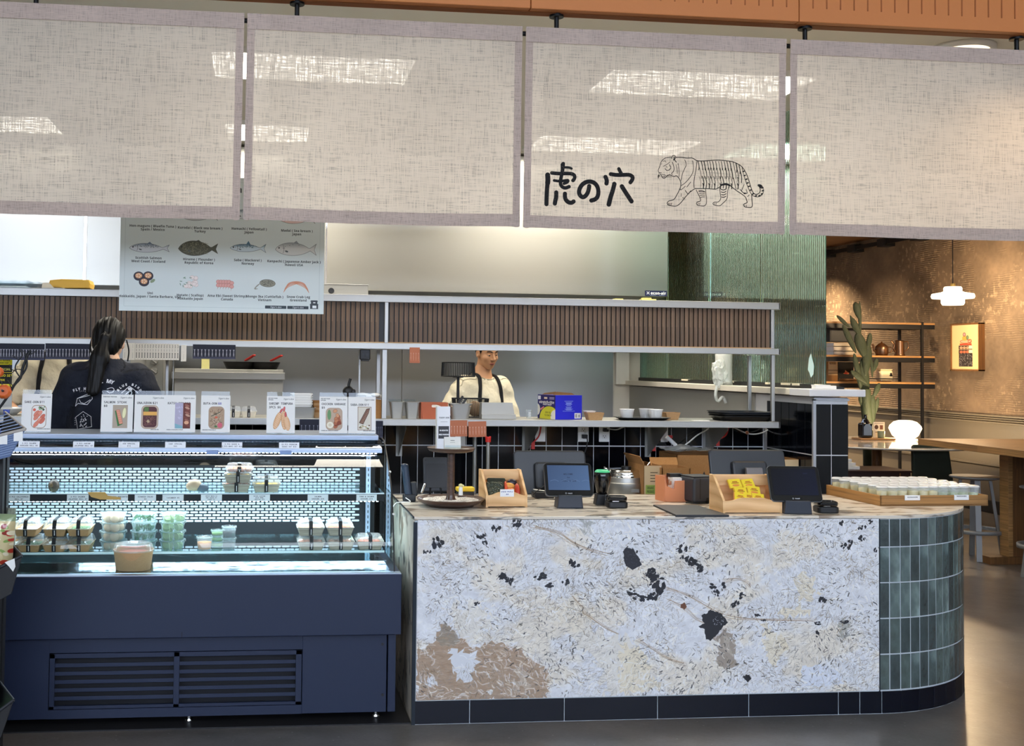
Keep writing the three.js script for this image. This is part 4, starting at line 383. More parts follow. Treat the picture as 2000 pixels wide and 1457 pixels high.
        tg([[852, 652], [882, 712], [912, 772], [916, 808], [870, 816], [850, 838], [866, 866], [914, 872], [962, 876], [992, 858], [1000, 800], [990, 720], [986, 644]], 9); tg([[1186, 622], [1192, 692], [1206, 752], [1194, 792], [1160, 822], [1112, 816], [1084, 838], [1102, 862], [1152, 870], [1196, 870], [1222, 842], [1272, 800], [1300, 752], [1296, 682], [1316, 600]], 9);
        tg([[692, 232], [722, 290], [692, 352], [658, 424], [642, 520]], 8); tg([[802, 246], [818, 330], [802, 424], [758, 486], [698, 556], [648, 588]], 8); tg([[862, 252], [852, 350], [832, 450], [816, 560], [824, 622]], 9); tg([[640, 590], [614, 676], [700, 600]], 8); tg([[720, 612], [776, 540]], 8); tg([[700, 660], [722, 690], [736, 712], [776, 664]], 10); tg([[645, 700], [642, 742]], 7); tg([[660, 760], [680, 762]], 8); tg([[600, 280], [612, 340], [618, 420], [612, 470]], 7); tg([[572, 300], [586, 360], [590, 420]], 7); tg([[520, 262], [546, 320], [544, 392], [508, 416], [520, 436]], 9); tg([[484, 300], [504, 330], [492, 366], [446, 384], [424, 352]], 9); tg([[400, 318], [440, 300], [470, 276], [488, 262]], 7); tg([[392, 250], [420, 240], [436, 262]], 6); tg([[366, 290], [376, 282]], 6); tg([[432, 330], [446, 322], [452, 338]], 6); for (let i = 0; i < 5; i++) { tg([[330 + i * 4, 436 + i * 2], [322 + i * 2, 458 + i * 8]], 4); tg([[456 + i * 14, 440 + i * 5], [452 + i * 14, 474]], 5); tg([[470 + i * 22, 836 - i * 2], [462 + i * 20, 862]], i < 3 ? 8 : 0.5); }
        for (const [x, y] of [[880, 836], [905, 832], [1112, 836], [1136, 832], [1546, 858], [1572, 856]]) tg([[x, y], [x - 6, y + 24]], 8);
        const S = rng(12); for (let i = 0; i < 15; i++) { const x = 876 + i * 41 + 8 * S(), top = 252 + (i > 12 ? (i - 12) * 26 : 0), sw = () => 6 + 9 * S(); tg([[x, top], [x + 16, top + 60], [x + 8 + 22 * S(), top + 120]], sw()); tg([[x + 20, top + 90], [x + 40, top + 170], [x + 28 + 18 * S(), top + 240]], sw()); if (i < 12) tg([[x + 14, top + 210], [x + 44, top + 280], [x + 30, top + 370]], sw() * 0.9); if (i % 2) tg([[x + 30, 630], [x + 34, 590], [x + 22, 560]], 13); }
        for (let i = 0; i < 4; i++) { tg([[890 + i * 8, 668 + i * 30], [930, 664 + i * 28], [970, 676 + i * 24]], i ? 8 : 15); tg([[1204 + i * 4, 640 + i * 36], [1240, 654 + i * 34], [1276, 634 + i * 34]], 11); tg([[1474 + i * 18, 640 + i * 20], [1500 + i * 14, 680 + i * 8], [1540 + i * 12, 690]], 9); }
        tg([[1560, 640], [1580, 690]], 8); tg([[1580, 740], [1606, 716]], 8); tg([[1382, 480], [1400, 560], [1420, 640]], 9); tg([[1440, 470], [1462, 540], [1440, 640]], 9); tg([[1490, 660], [1520, 600], [1530, 570]], 9);
        // dry brush: threads break the ink
        g.globalCompositeOperation = 'multiply'; for (let i = 0; i < 2600; i++) { g.fillStyle = 'rgba(0,0,0,' + (0.10 + 0.25 * S()).toFixed(2) + ')'; const v = S() < 0.5; g.fillRect(S() * TW, S() * TH, v ? 1.6 : 9 * S() + 3, v ? 9 * S() + 3 : 1.6); }
      }, false);
      const ink = grid(X0, X1, Y0, Y1, k, 0.0016, 64, 12, 0); const u = ink.attributes.uv, p = ink.attributes.position; for (let i = 0; i < u.count; i++) u.setXY(i, (p.getX(i) - X0) / (X1 - X0), (p.getY(i) + 0.0 - Y0) / (Y1 - Y0));
      obj('printed_tiger', ink, std(0x0c0a0d, 0.85, 0, { alphaMap: art, transparent: true, side: THREE.DoubleSide }), t);
    }
  });
}
// poster of fish hanging behind the cloths
{
  const z = -5.85, a = atZ(232, 610, z), b = atZ(632, 610, z), X0 = a.x, X1 = b.x, Y0 = (a.y + b.y) / 2, Y1 = Y0 + 0.70, w = X1 - X0, h = Y1 - Y0, TW = 1200, TH = Math.round((TW * h) / w);
  const tex = canvasTex(TW, TH, (g) => {
    g.fillStyle = '#d9e2df'; g.fillRect(0, 0, TW, TH); g.strokeStyle = '#bcc8c6'; g.lineWidth = 2; g.strokeRect(28, 28, TW - 56, TH - 56); const s = TW / 1820, Q = (x, y) => [(x - 55) * s, TH - (910 - y) * s], R = rng(3); g.textAlign = 'center'; g.fillStyle = '#23292b';
    const cap = (x, y, ...l) => textLines(g, l, ...Q(x, y), 20, 20, '#23292b', 'center', 'bold %px sans-serif');
    textLines(g, ["Today's fish list"], TW / 2, 70, 54, 40, '#23292b');
    const fishy = (cx, cy, L, H, tail, top, belly, opt = {}) => { const [x, y] = Q(cx, cy), l = L * s, q = H * s; g.save(); g.translate(x, y); const gr = g.createLinearGradient(0, -q, 0, q); gr.addColorStop(0, top); gr.addColorStop(0.45, opt.mid ?? belly); gr.addColorStop(1, belly); g.beginPath(); g.moveTo(-l, 0.1 * q); g.bezierCurveTo(-l * 0.75, -q * 1.1, l * 0.1, -q * 1.25, l * 0.62, -q * 0.16); g.lineTo(l * 0.70, -q * 0.16); g.lineTo(l, -q * tail); g.lineTo(l * 0.9, 0.05 * q); g.lineTo(l, q * tail); g.lineTo(l * 0.70, q * 0.2); g.bezierCurveTo(l * 0.2, q * 1.2, -l * 0.7, q * 1.15, -l, 0.1 * q); g.fillStyle = gr; g.fill(); g.strokeStyle = '#4b5052'; g.lineWidth = 1.5; g.stroke(); for (let i = 0; i < (opt.spots ?? 40); i++) { const u = -0.8 + 1.3 * R(), v = (-0.75 + (opt.all ? 1.5 : 0.7) * R()) * Math.sqrt(1 - u * u * 0.8); ell(g, u * l, v * q, 2.4, 1.6, 0, opt.dot ?? '#4a5560'); } ell(g, -l * 0.82, -q * 0.12, 4, 4, 0, '#222'); poly(g, [[-l * 0.1, -q * 0.9], [l * 0.02, -q * (opt.fin ?? 1.25)], [l * 0.14, -q * 0.8]], top); curve(g, [[-l * 0.62, -q * 0.5], [-l * 0.56, 0], [-l * 0.62, q * 0.6]], 2, '#666'); ell(g, -l * 0.45, q * 0.35, l * 0.08, q * 0.12, 0.3, '#5c6366'); g.restore(); };
    fishy(310, 345, 175, 44, 0.7, '#6f7f93', '#d3d8dc'); fishy(740, 338, 175, 74, 0.6, '#4a4d42', '#5c5d4e', { spots: 240, all: true, dot: '#8b8a74', fin: 1.0 }); fishy(1185, 325, 160, 38, 1.0, '#4d7088', '#c9d8de', { fin: 1.7, dot: '#33505f' }); fishy(1615, 325, 185, 64, 0.8, '#8e9498', '#d7d8d3', { spots: 6, fin: 1.2 });
    fishy(330, 30, 175, 50, 0.9, '#3c4653', '#c5ccd0'); fishy(740, 38, 170, 56, 0.8, '#555a5e', '#b9bcbb'); fishy(1185, 20, 180, 46, 0.9, '#71828c', '#d5dadb'); fishy(1615, 38, 170, 60, 0.8, '#c98a84', '#e8c9c0');
    for (const [x, y] of [[222, 600], [305, 597], [270, 650]]) { const [u, v] = Q(x, y); ell(g, u, v, 30, 27, 0, '#2a2330'); ell(g, u, v - 3, 20, 16, 0, '#d99b6a'); for (let i = 0; i < 5; i++) ell(g, u + 11 * Math.cos(i * 1.25), v - 3 + 9 * Math.sin(i * 1.25), 5, 3, i, '#f2dcc0'); } ell(g, ...Q(345, 640), 16, 9, -0.6, '#8a9a78'); for (let i = 0; i < 16; i++) { const [u, v] = Q(640 + 90 * R(), 595 + 90 * R()); ell(g, u, v, 13, 11, 0, '#efe4de', '#c5b3aa', 1.5); } for (let i = 0; i < 9; i++) { const [u, v] = Q(580 + 150 * R(), 590 + 100 * R()); ell(g, u, v, 8, 2.5, R() * 3, '#7f9a86'); }
    for (let i = 0; i < 2; i++) for (let j = 0; j < 6; j++) { const [u, v] = Q(925 + j * 24, 635 + i * 32 + (j === 5 ? 10 : 0)); ell(g, u, v, 12, 11, 0, '#e0a49a', '#b8695f', 1.5); curve(g, [[u, v + 8], [u - 4, v + 22]], 1.5, '#b8695f'); } { const [u, v] = Q(1365, 640); ell(g, u, v, 46, 22, 0.05, '#8d8a78', '#56544a', 2); for (let i = 0; i < 40; i++) ell(g, u - 36 + 72 * R(), v - 16 + 32 * R(), 2.5, 1.5, 0, '#4c4a40'); for (let i = 0; i < 6; i++) curve(g, [[u - 40, v], [u - 60 - 5 * i, v + 10 + 6 * i], [u - 78 + 4 * i, v + 34]], 3, '#9b988c'); } for (const sgn of [1, -1]) for (let i = 0; i < 4; i++) { const [u, v] = Q(1625, 640); curve(g, [[u - sgn * 10, v + i * 3 - 12], [u + sgn * (40 + 4 * i), v - 14 + 10 * i], [u + sgn * (66 + 3 * i), v + 30 + 7 * i]], 6 - i, '#d08a6a'); }
    cap(337, 148, 'Hon-maguro ( Bluefin Tuna )', 'Spain / Mexico'); cap(755, 154, 'Kurodai ( Black sea bream )', 'Turkey'); cap(1192, 151, 'Hamachi ( Yellowtail )', 'Japan'); cap(1622, 157, 'Madai ( Sea bream )', 'Japan'); cap(305, 435, 'Scottish Salmon', 'West Coast / Iceland'); cap(750, 438, 'Hirame ( Flounder )', 'Republic of Korea'); cap(1185, 434, 'Saba ( Mackerel )', 'Norway'); cap(1600, 438, 'Kanpachi ( Japanese Amber jack )', 'Hawaii USA'); cap(325, 748, 'Uni', 'Hokkaido, Japan / Santa Barbara, USA'); cap(678, 760, 'Hotate ( Scallop)', 'Hokkaido Japan'); cap(1005, 760, 'Ama Ebi (Sweet Shrimp)', 'Canada'); cap(1342, 760, 'Mongo Ika (Cuttlefish )', 'Vietnam'); cap(1645, 757, 'Snow Crab Leg', 'Greenland');
    for (const x of [1442, 1642]) { const [u, v] = Q(x, 855); rr(g, u - 63, v - 9, 126, 18, 3, '#2c3840'); textLines(g, ["Tiger's den"], u, v, 13, 12, '#e8ecec', 'center', 'italic %px serif'); } { const [u, v] = Q(1788, 828); g.fillStyle = '#3a4046'; poly(g, [[u - 24, v - 20], [u - 18, v - 27], [u + 18, v - 27], [u + 24, v - 20]], '#3a4046'); g.fillRect(u - 19, v - 20, 38, 16); poly(g, [[u - 28, v - 2], [u - 22, v - 6], [u + 22, v - 6], [u + 28, v - 2]], '#3a4046'); g.fillRect(u - 24, v - 2, 48, 26); g.fillStyle = '#e6ebe9'; g.fillRect(u - 10, v + 4, 24, 16); g.fillRect(u - 6, v - 16, 14, 6); }
  });
  const t = thing('fish_poster', 'large pale board picturing fish and shellfish with captions, hung behind the cloths', 'poster', [0, 0, 0]);
  obj('board', slab(X0, X1, Y0, Y1, z - 0.01, z - 0.0008), M.white, t); obj('print', face(w, h, (X0 + X1) / 2, (Y0 + Y1) / 2, z), std(0xffffff, 0.55, 0, { map: tex }), t);
  for (const x of [X0 + 0.12, (X0 + X1) / 2 + 0.06, X1 - 0.12]) { const c = obj('clip', box(0.02, 0.035, 0.016, x, Y1 - 0.004, z - 0.004, 0.002), M.black, t); obj('cord', rod([x, Y1 + 0.01, z - 0.004], [x, KC, z - 0.004], 0.0015, 6), M.greyPlastic, c); }
}
// ---------------------------------------------------------------- pass shelves with the slatted panel
const SZ = -6.65;
{
  const t = thing('pass_shelf', 'long stainless pass shelf unit of three levels with a panel of brown wooden slats', 'shelf'), xl = -2.0, xr = atZ(1524.5, 600, SZ).x;
  for (const [y, h, d] of [[1.965, 0.044, 0.32], [1.678, 0.037, 0.32], [1.226, 0.040, 0.44]]) obj('shelf', [slab(xl, xr, y - 0.006, y, SZ - d, SZ, 0.002), slab(xl, xr, y - h, y, SZ - 0.012, SZ, 0.003), slab(xr - 0.012, xr, y - h, y, SZ - d, SZ, 0.002)], M.steel, t);
  const post = (px, z, y0, y1, w = 0.03) => { const x = atZ(px, 740, z).x; return obj('post', slab(x - w / 2, x + w / 2, y0, y1, z - w, z, 0.003), M.steel, t); };
  post(751, SZ - 0.014, 1.226, 1.64); post(1510.5, SZ - 0.014, 1.226, 1.64, 0.022); post(1465, SZ - 0.30, 1.226, 1.64, 0.022); post(739, SZ - 0.30, 1.226, 1.64, 0.024); post(702, SZ - 0.3, 1.226, 1.64, 0.014); post(326, SZ - 0.3, 1.226, 1.64, 0.02); post(338, SZ - 0.3, 1.226, 1.64, 0.008);
  post(753.5, SZ - 0.004, 1.678, 1.925, 0.023); post(1509.5, SZ - 0.004, 1.678, 1.925, 0.022);
  obj('slat_backing', slab(xl, xr - 0.06, 1.68, 1.926, SZ - 0.028, SZ - 0.022), M.black, t);
  const pitch = 0.02905, n = Math.floor((xr - 0.075 - xl) / pitch), g = box(0.0222, 0.244, 0.012, 0, 0, 0, 0.0012), R = rng(9);
  for (let i = 0; i < n; i++) { const x = xr - 0.078 - i * pitch; if (Math.abs(x - atZ(753.5, 620, SZ).x) < 0.022) continue; obj('slat', g, M.slat[Math.floor(R() * 5)], t).position.set(x, 1.803, SZ - 0.016); }
  obj('ledge_strip', slab(xl, xr - 0.05, 1.678, 1.684, SZ - 0.03, SZ - 0.006), std(0xa88860, 0.6), t);
  for (const px of [787, 1040, 1286, 1402]) { const x = atZ(px, 850, WZ + 0.2).x; obj('bracket', [prism([[0, 0], [0.012, 0], [0.36, 0.19], [0.36, 0.21], [0, 0.21]], 0.003).rotateY(-Math.PI / 2).translate(x, 0.976, WZ), slab(x - 0.02, x + 0.02, 0.97, 1.186, WZ, WZ + 0.004)], M.galv, t); }
}
// ---------------------------------------------------------------- back kitchen
{ const z = -8.75, x1 = 3.23, t = thing('extractor_hood', 'wide stainless extractor hood over the back kitchen with soft reflections', 'extractor hood'); obj('canopy', [slab(-4.2, x1, 2.125, KC - 0.02, z - 1.05, z, 0.004)], M.hood, t); obj('seam', slab(atZ(166, 500, z).x - 0.012, atZ(166, 500, z).x + 0.012, 2.125, KC - 0.02, z, z + 0.006, 0.002), M.chrome, t); obj('end_strip', slab(atZ(637, 500, z).x - 0.006, atZ(637, 500, z).x + 0.006, 2.125, KC - 0.02, z, z + 0.004), M.chrome, t);
  const lab = sheet(512, 128, [['a', 0, 0, 512, 128, (g, w, h) => { g.fillStyle = '#16204e'; g.fillRect(0, 0, w, h); textLines(g, ['econ-air'], 310, 58, 92, 60, '#eef2f6', 'center', '900 %px sans-serif'); for (let i = 0; i < 4; i++) ell(g, 70 + 26 * Math.cos(i * 1.571 + 0.78), 56 + 26 * Math.sin(i * 1.571 + 0.78), 20, 9, i * 1.571 + 0.78, '#eef2f6'); g.fillStyle = '#9fb0cf'; g.fillRect(110, 108, 150, 6); g.fillRect(330, 108, 130, 6); }]]); const p = atZ(1281, 576, z); p.y += 0.012; obj('maker_plate', [slab(p.x - 0.092, p.x + 0.092, p.y - 0.022, p.y + 0.022, z, z + 0.003)], M.navyDark, t); obj('maker_print', lab.quad('a', 0.182, 0.043, p.x, p.y, z + 0.0036), lab.m, t); }
{ const t = thing('splashback', 'brushed stainless splashback sheets lining the back wall of the kitchen', 'splashback'); for (const [a, b] of [[-7.4, -3.4], [-3.395, -1.0], [-0.995, 1.2], [1.205, 3.12]]) obj('sheet', slab(a, b, 0.5, 2.3, -9.84, -9.83), M.splash, t); obj('corner_trim', slab(3.14, 3.26, 1.4, 2.4, -9.84, -9.80), M.white, t); }
{ const t = thing('cook_line', 'long stainless cooking bench along the back wall behind the pass', 'bench', [0, 0, 0]); obj('bench', slab(-4.5, 3.1, 0.1, 0.9, -9.82, -9.1, 0.006), M.steel, t); obj('kick', slab(-4.5, 3.1, 0.0, 0.1, -9.8, -9.2), M.black, t); }
{ // salamander-like steel cabinet with a raised shelf and two pans
  const z = -8.6, a = atZ(340, 730, z), b = atZ(556, 730, z), t = thing('steel_cabinet', 'dark stainless cooking cabinet with a raised shelf, standing left behind the pass', 'kitchen cabinet', [0, 0, 0]); obj('body', slab(a.x, b.x - 0.01, 0.12, b.y + 0.03, z - 0.6, z - 0.04, 0.004), M.steelSoft, t); obj('raised_shelf', [slab(a.x - 0.02, b.x + 0.004, atZ(450, 741, z).y, atZ(450, 727, z).y, z - 0.62, z, 0.003)], M.steel, t); for (const x of [a.x + 0.06, b.x - 0.08]) for (const zz of [-0.55, -0.1]) obj('leg', cyl(0.02, 0.02, 0.12, x, 0, z + zz), M.chrome, t); const top = atZ(450, 727, z).y;
  [[468, 'left', 0], [515, 'right', 1]].forEach(([px, n, i]) => { const p = atZ(px, 725, z - 0.2), u = thing('frying_pan', 'dark frying pan with a red handle, the ' + n + ' one of two on the raised steel shelf', 'pan', [p.x, top + 0.001, z - 0.17 - i * 0.02], 0, 'frying pans on the steel shelf'); obj('bowl', lathe([[0, 0.002], [0.085, 0.002], [0.125, 0.078], [0.128, 0.078], [0.09, 0], [0, 0]].map(([r, y]) => [r, y + 0.002]), 32), M.blackMetal, u); const h = obj('handle', slab(-0.012, 0.012, -0.006, 0.006, 0.1, 0.25, 0.004).rotateX(-0.28).rotateY(0.5 + i * 0.1), M.red, u); h.position.y = 0.062; });
}
{ const z = -8.75, p = atZ(300, 722, z), t = thing('range_panel', 'steel cooker front with three round control knobs left of the steel cabinet', 'cooker', [p.x, 0, z]); obj('body', slab(-0.18, 0.11, 0.1, 1.66, -0.6, -0.03, 0.004), M.steelSoft, t); obj('fascia', slab(-0.06, 0.07, 1.30, 1.64, -0.03, 0, 0.003), M.galv, t); obj('base', slab(-0.17, 0.1, 0, 0.1, -0.58, -0.05), M.black, t); for (const y of [706, 725, 745]) { const k = obj('knob', [cyl(0.028, 0.024, 0.03, 0, 0, 0, 20).rotateX(Math.PI / 2), box(0.008, 0.05, 0.012, 0, 0, 0.034, 0.002).rotateZ(0.9)], M.galv, t); k.position.set(0.004, atZ(300, y, z).y, 0.0); } }
// upper shelf load
const topShelf = (px, z = SZ - 0.1) => atZ(px, 575, z).x;
{ const t = thing('acrylic_tray', 'clear acrylic tray lying on the top steel shelf at the far left', 'tray', [topShelf(30), 1.9655, SZ - 0.14]); obj('tray', pan(0.26, 0.18, 0.28, 0.2, 0.035, 0.01, 0.012, 0.003, 0.004), M.acrylic, t); obj('tray', pan(0.25, 0.17, 0.27, 0.19, 0.03, 0.01, 0.012, 0.003, 0.004).translate(-0.06, 0.012, 0), M.acrylic, t); }
{ const t = thing('yellow_packet', 'folded yellow packet on white paper lying on the top steel shelf', 'packet', [topShelf(138), 1.9655, SZ - 0.1]); obj('packet', [prism([[-0.115, 0.006], [-0.105, 0.044], [-0.04, 0.052], [0.115, 0.05], [0.125, 0.026], [0.12, 0.004], [-0.02, 0.001]], 0.16, 0.004).translate(0, 0.004, -0.08), prism([[-0.115, 0.026], [0.11, 0.016], [0.125, 0.004], [-0.03, 0.0]], 0.004).translate(0, 0.004, 0.082)], std(0xe3b548, 0.6), t); obj('paper', slab(-0.15, -0.02, 0, 0.004, -0.09, 0.085).rotateZ(0.0), M.paper, t); obj('label', prism([[-0.15, 0.004], [-0.145, 0.032], [-0.11, 0.034], [-0.08, 0.004]], 0.002).translate(0, 0, 0.086), M.cream, t); }
{ const t = thing('steel_box', 'low grey metal box with a round knob on the top shelf beside the fish board', 'box', [topShelf(672, SZ - 0.2), 1.9655, SZ - 0.19]); obj('body', slab(-0.19, 0.139, 0, 0.062, -0.1, 0.1, 0.004), M.steelSoft, t); obj('lid', slab(-0.19, 0.14, 0.0605, 0.066, -0.1, 0.102, 0.002), M.steel, t); obj('knob', [cyl(0.018, 0.016, 0.012, 0, 0, 0, 20).rotateX(Math.PI / 2).translate(-0.085, 0.024, 0.1)], M.charcoal, t); }
{ const t = thing('yellow_notes', 'a few flat pale yellow paper slips lying on the top steel shelf', 'paper', [topShelf(1255), 1.9655, SZ - 0.05]); obj('slip', [slab(-0.03, 0.06, 0, 0.008, -0.02, 0.03), slab(-0.02, 0.03, 0.008, 0.016, -0.02, 0.03)], std(0xe8e08a, 0.8), t); obj('slip', slab(-0.2, -0.15, 0, 0.007, -0.02, 0.03), std(0xe8e08a, 0.8), t); }
// strips of cards hanging from the shelf edges
{
  const H = 128, draw = (bg, fg, n, kind) => (g, w, h) => { g.fillStyle = bg; g.fillRect(0, 0, w, h); if (kind === 1) { g.fillStyle = '#3b3d55'; g.fillRect(0, h * 0.88, w, h * 0.12); } const R = rng(n * 3 + kind); for (let i = 0; i < n; i++) { const x = ((i + 0.5) / n) * w; g.fillStyle = fg; if (kind === 2) { for (let k = 0; k < 5; k++) g.fillRect(x - 3 + R() * 2, 8 + k * 6, 5, 3); g.fillRect(x - 0.8, 42, 1.6, 22); for (let k = 0; k < 4; k++) g.fillRect(x - 3, 72 + k * 11, 6, 7); if (i) { g.fillStyle = 'rgba(120,110,100,.5)'; g.fillRect((i / n) * w, 0, 1, h); } } else { g.fillRect(x - 1.2, h * 0.36, 2.6, h * 0.26); g.beginPath(); g.moveTo(x - 5, h * 0.34); g.lineTo(x, h * 0.42); g.lineTo(x + 5, h * 0.34); g.lineWidth = 2; g.strokeStyle = fg; g.stroke(); for (let k = 0; k < 3; k++) g.fillRect(x - 3.5, h * (0.62 + 0.055 * k), 7, 4); g.fillRect(x - 4, h * 0.80, 3, 4); g.fillRect(x + 1.5, h * 0.80, 3, 4); } } };
  const defs = [['navy16', 18, '#12152a', '#c9cad2', 1], ['navy14', 14, '#14172c', '#cfd0d6', 1], ['pale3', 3, '#ddd8cc', '#2c2a2c', 2], ['pale2', 2, '#ddd8cc', '#2c2a2c', 2], ['pale16', 16, '#d9d4c8', '#2c2a2c', 2], ['pale1', 1, '#ddd8cc', '#2c2a2c', 2], ['navy10', 12, '#12152a', '#c9cad2', 1], ['rust4', 4, '#b06a4c', '#ecd9cc', 0], ['rust6', 6, '#b06a4c', '#ecd9cc', 0], ['navy7', 7, '#12182f', '#9aa0b5', 1]];
  const S = sheet(1024, 384, defs.map(([n, k, bg, fg, kind], i) => [n, (i % 4) * 256, Math.floor(i / 4) * 128, 256, 128, draw(bg, fg, k, kind)]));
  const hang = (cell, x0, x1, y0, y1, label, z = SZ + 0.004, tilt = 0) => { const a = atZ(x0, (y0 + y1) / 2, z), b = atZ(x1, (y0 + y1) / 2, z), t0 = atZ((x0 + x1) / 2, y0, z).y, b0 = atZ((x0 + x1) / 2, y1, z).y, w = b.x - a.x, h = t0 - b0; const t = thing('card_strip', label, 'cards', [(a.x + b.x) / 2, t0, z]); t.rotation.z = tilt; obj('cards', slab(-w / 2, w / 2, -h, 0, -0.003, -0.0005), cell[0] === 'p' ? M.cream : cell[0] === 'r' ? M.rust : M.navyDark, t); obj('print', S.quad(cell, w, h, 0, -h / 2, 0), S.m, t); };
  hang('navy16', -12, 87, 671, 703, 'row of dark blue printed cards hanging at the left edge of the middle shelf'); hang('navy14', 88.5, 176, 671, 702, 'row of dark blue printed cards hanging above the headless worker, left of the ponytail'); hang('pale2', 177, 192, 670, 703, 'narrow pale printed card hanging just left of the ponytail'); hang('pale3', 240, 263, 670, 703, 'pale printed cards hanging just right of the ponytail'); hang('pale16', 264, 350, 671, 703, 'wide row of pale printed cards hanging right of the ponytail'); hang('pale1', 353.5, 364, 674, 706, 'single pale printed card hanging alone on the middle shelf edge'); hang('navy10', 376.5, 460, 673, 701, 'row of dark blue printed cards hanging above the frying pans'); hang('rust4', 800, 820, 678.5, 709, 'small rust coloured cards hanging alone from the middle shelf'); hang('rust6', 879, 912.5, 821, 852.5, 'left of the two rust coloured card bundles hanging on the lower shelf', SZ + 0.004, 0.01); hang('rust6', 914.5, 949.5, 823, 853.5, 'right of the two rust coloured card bundles hanging on the lower shelf', SZ + 0.008, 0.03); hang('navy7', 585, 640, 819, 852, 'blue card row hanging on the lower shelf beside the chicken menu card'); hang('navy7', 722, 748, 822, 856, 'blue card row hanging on the lower shelf at the end of the display case');
  { const p = atZ(713, 682, SZ - 0.05), t = thing('till_clip', 'black plastic holder clipped below the middle shelf above the black brush', 'holder', [p.x, 1.64, SZ - 0.05]); obj('body', [box(0.062, 0.062, 0.035, 0, -0.032, 0, 0.006), box(0.05, 0.012, 0.03, 0, -0.066, 0, 0.004)], M.black, t); obj('slot', [box(0.012, 0.02, 0.003, -0.012, -0.035, 0.018), box(0.012, 0.02, 0.003, 0.012, -0.035, 0.018)], M.charcoal, t); }
}
// ---------------------------------------------------------------- lower shelf load, left to right
const LY = 1.2262, low = (px, d = 0.12) => [atZ(px, 812, SZ - d).x, LY, SZ - d];
const SP = 6.75 / 2191;      // metres for a pixel of the survey at the lower shelf
[[480, 0], [450, 1]].forEach(([x, i]) => foodBox('sandwich_box', 'cream food box with a clear lid on the lower steel shelf, ' + ['right', 'left'][i] + ' one beside the pork bowl card', 0.09, 0.034, 0.09, M.cream, std([0xf0c8c0, 0xefe9dc][i], 0.7), 0.03, low(x + 6, 0.1), 'cream food boxes on the lower shelf'));
{ const [x, y, z] = low(592), t = thing('steel_pan', 'grey gastronorm pan under a stack of white trays on the lower shelf', 'pan', [x, y, z]); obj('pan', pan(0.12, 0.16, 0.135, 0.18, 0.06, 0.015, 0.02, 0.002, 0.008), M.steelSoft, t); for (let i = 0; i < 5; i++) { const q = thing('foam_tray', 'white foam tray, ' + ['lowest', 'second', 'middle', 'fourth', 'topmost'][i] + ' of the stack on the grey pan', 'tray', [x - 0.012, y + 0.064 + i * 0.0145, z], 0, 'white foam trays'); obj('tray', pan(0.11, 0.15, 0.125, 0.17, 0.018, 0.012, 0.015, 0.003, 0.004), M.whitePlastic, q); } }
for (let i = 0; i < 6; i++) { const [x, y, z] = low(622, 0.14); const t = thing('paper_boat', 'brown paper food boat, ' + ['lowest', 'second', 'third', 'fourth', 'fifth', 'topmost'][i] + ' in the nested stack behind the chicken card', 'paper tray', [x, y + i * 0.014, z], 0, 'nested brown paper boats'); obj('boat', pan(0.055, 0.07, 0.075, 0.1, 0.03, 0.006, 0.008, 0.0015, 0.001), i % 2 ? M.carton : M.kraft, t); }
{ const [x, y, z] = low(736, 0.1), t = thing('paper_bag', 'brown paper bag with a crumpled white cloth on it, beside the steel post', 'bag', [x, y, z]); obj('bag', prism([[-0.03, 0], [0.024, 0], [0.026, 0.11], [-0.03, 0.116]], 0.07, 0.002).translate(0, 0, -0.035), M.carton, t); const c = []; const R = rng(4); for (let i = 0; i < 14; i++) c.push(ball(0.026, -0.1 + R() * 0.12, 0.124 + R() * 0.016, -0.03 + R() * 0.06, 1.2, 0.5, 1, 9)); const u = solo('cloth', c, M.white, 'crumpled white kitchen cloth lying over the paper bag and cards', 'cloth', [x - 0.0, y, z]); const s = thing('carton_stand', 'plain brown carton under the white cloth behind the mackerel card', 'carton', [x - 0.1, y, z - 0.02]); obj('carton', slab(-0.06, 0.06, 0, 0.108, -0.04, 0.04, 0.002), M.carton, s); }
{ const [x, y, z] = low(686, 0.2), t = thing('black_brush', 'black handled tool standing upright beside the white cloth', 'utensil', [x - 0.02, y, z]); obj('head', [ball(0.035, 0, 0.155, 0, 1, 1, 0.6), box(0.05, 0.08, 0.03, 0.02, 0.13, 0, 0.01)], M.black, t); obj('handle', tube([[0, 0.17, 0], [0.002, 0.2, 0], [0.012, 0.235, 0]], 0.009), M.black, t); obj('holder', cyl(0.03, 0.035, 0.12, 0, 0, 0), M.steelSoft, t); }
[[774, 'left', 0xb59a78], [804, 'right', 0xc49368]].forEach(([px, n, c], i) => { const [x, y, z] = low(px, 0.09), t = thing('sixth_pan', 'deep narrow steel pan with a tan lid, the ' + n + ' of two beside the orange bin', 'pan', [x, y, z], 0, 'deep steel pans'); obj('pan', pan(0.062, 0.075, 0.082, 0.095, 0.098, 0.012, 0.014, 0.002, 0.006), M.steelSoft, t); obj('contents', box(0.075, 0.01, 0.085, 0, 0.093, 0, 0.004), std(c, 0.7), t); obj('cover', [pan(0.07, 0.08, 0.08, 0.09, 0.014, 0.01, 0.01, 0.0015, 0.003).translate(-0.012, 0.1, -0.01)], M.acrylic, t); });
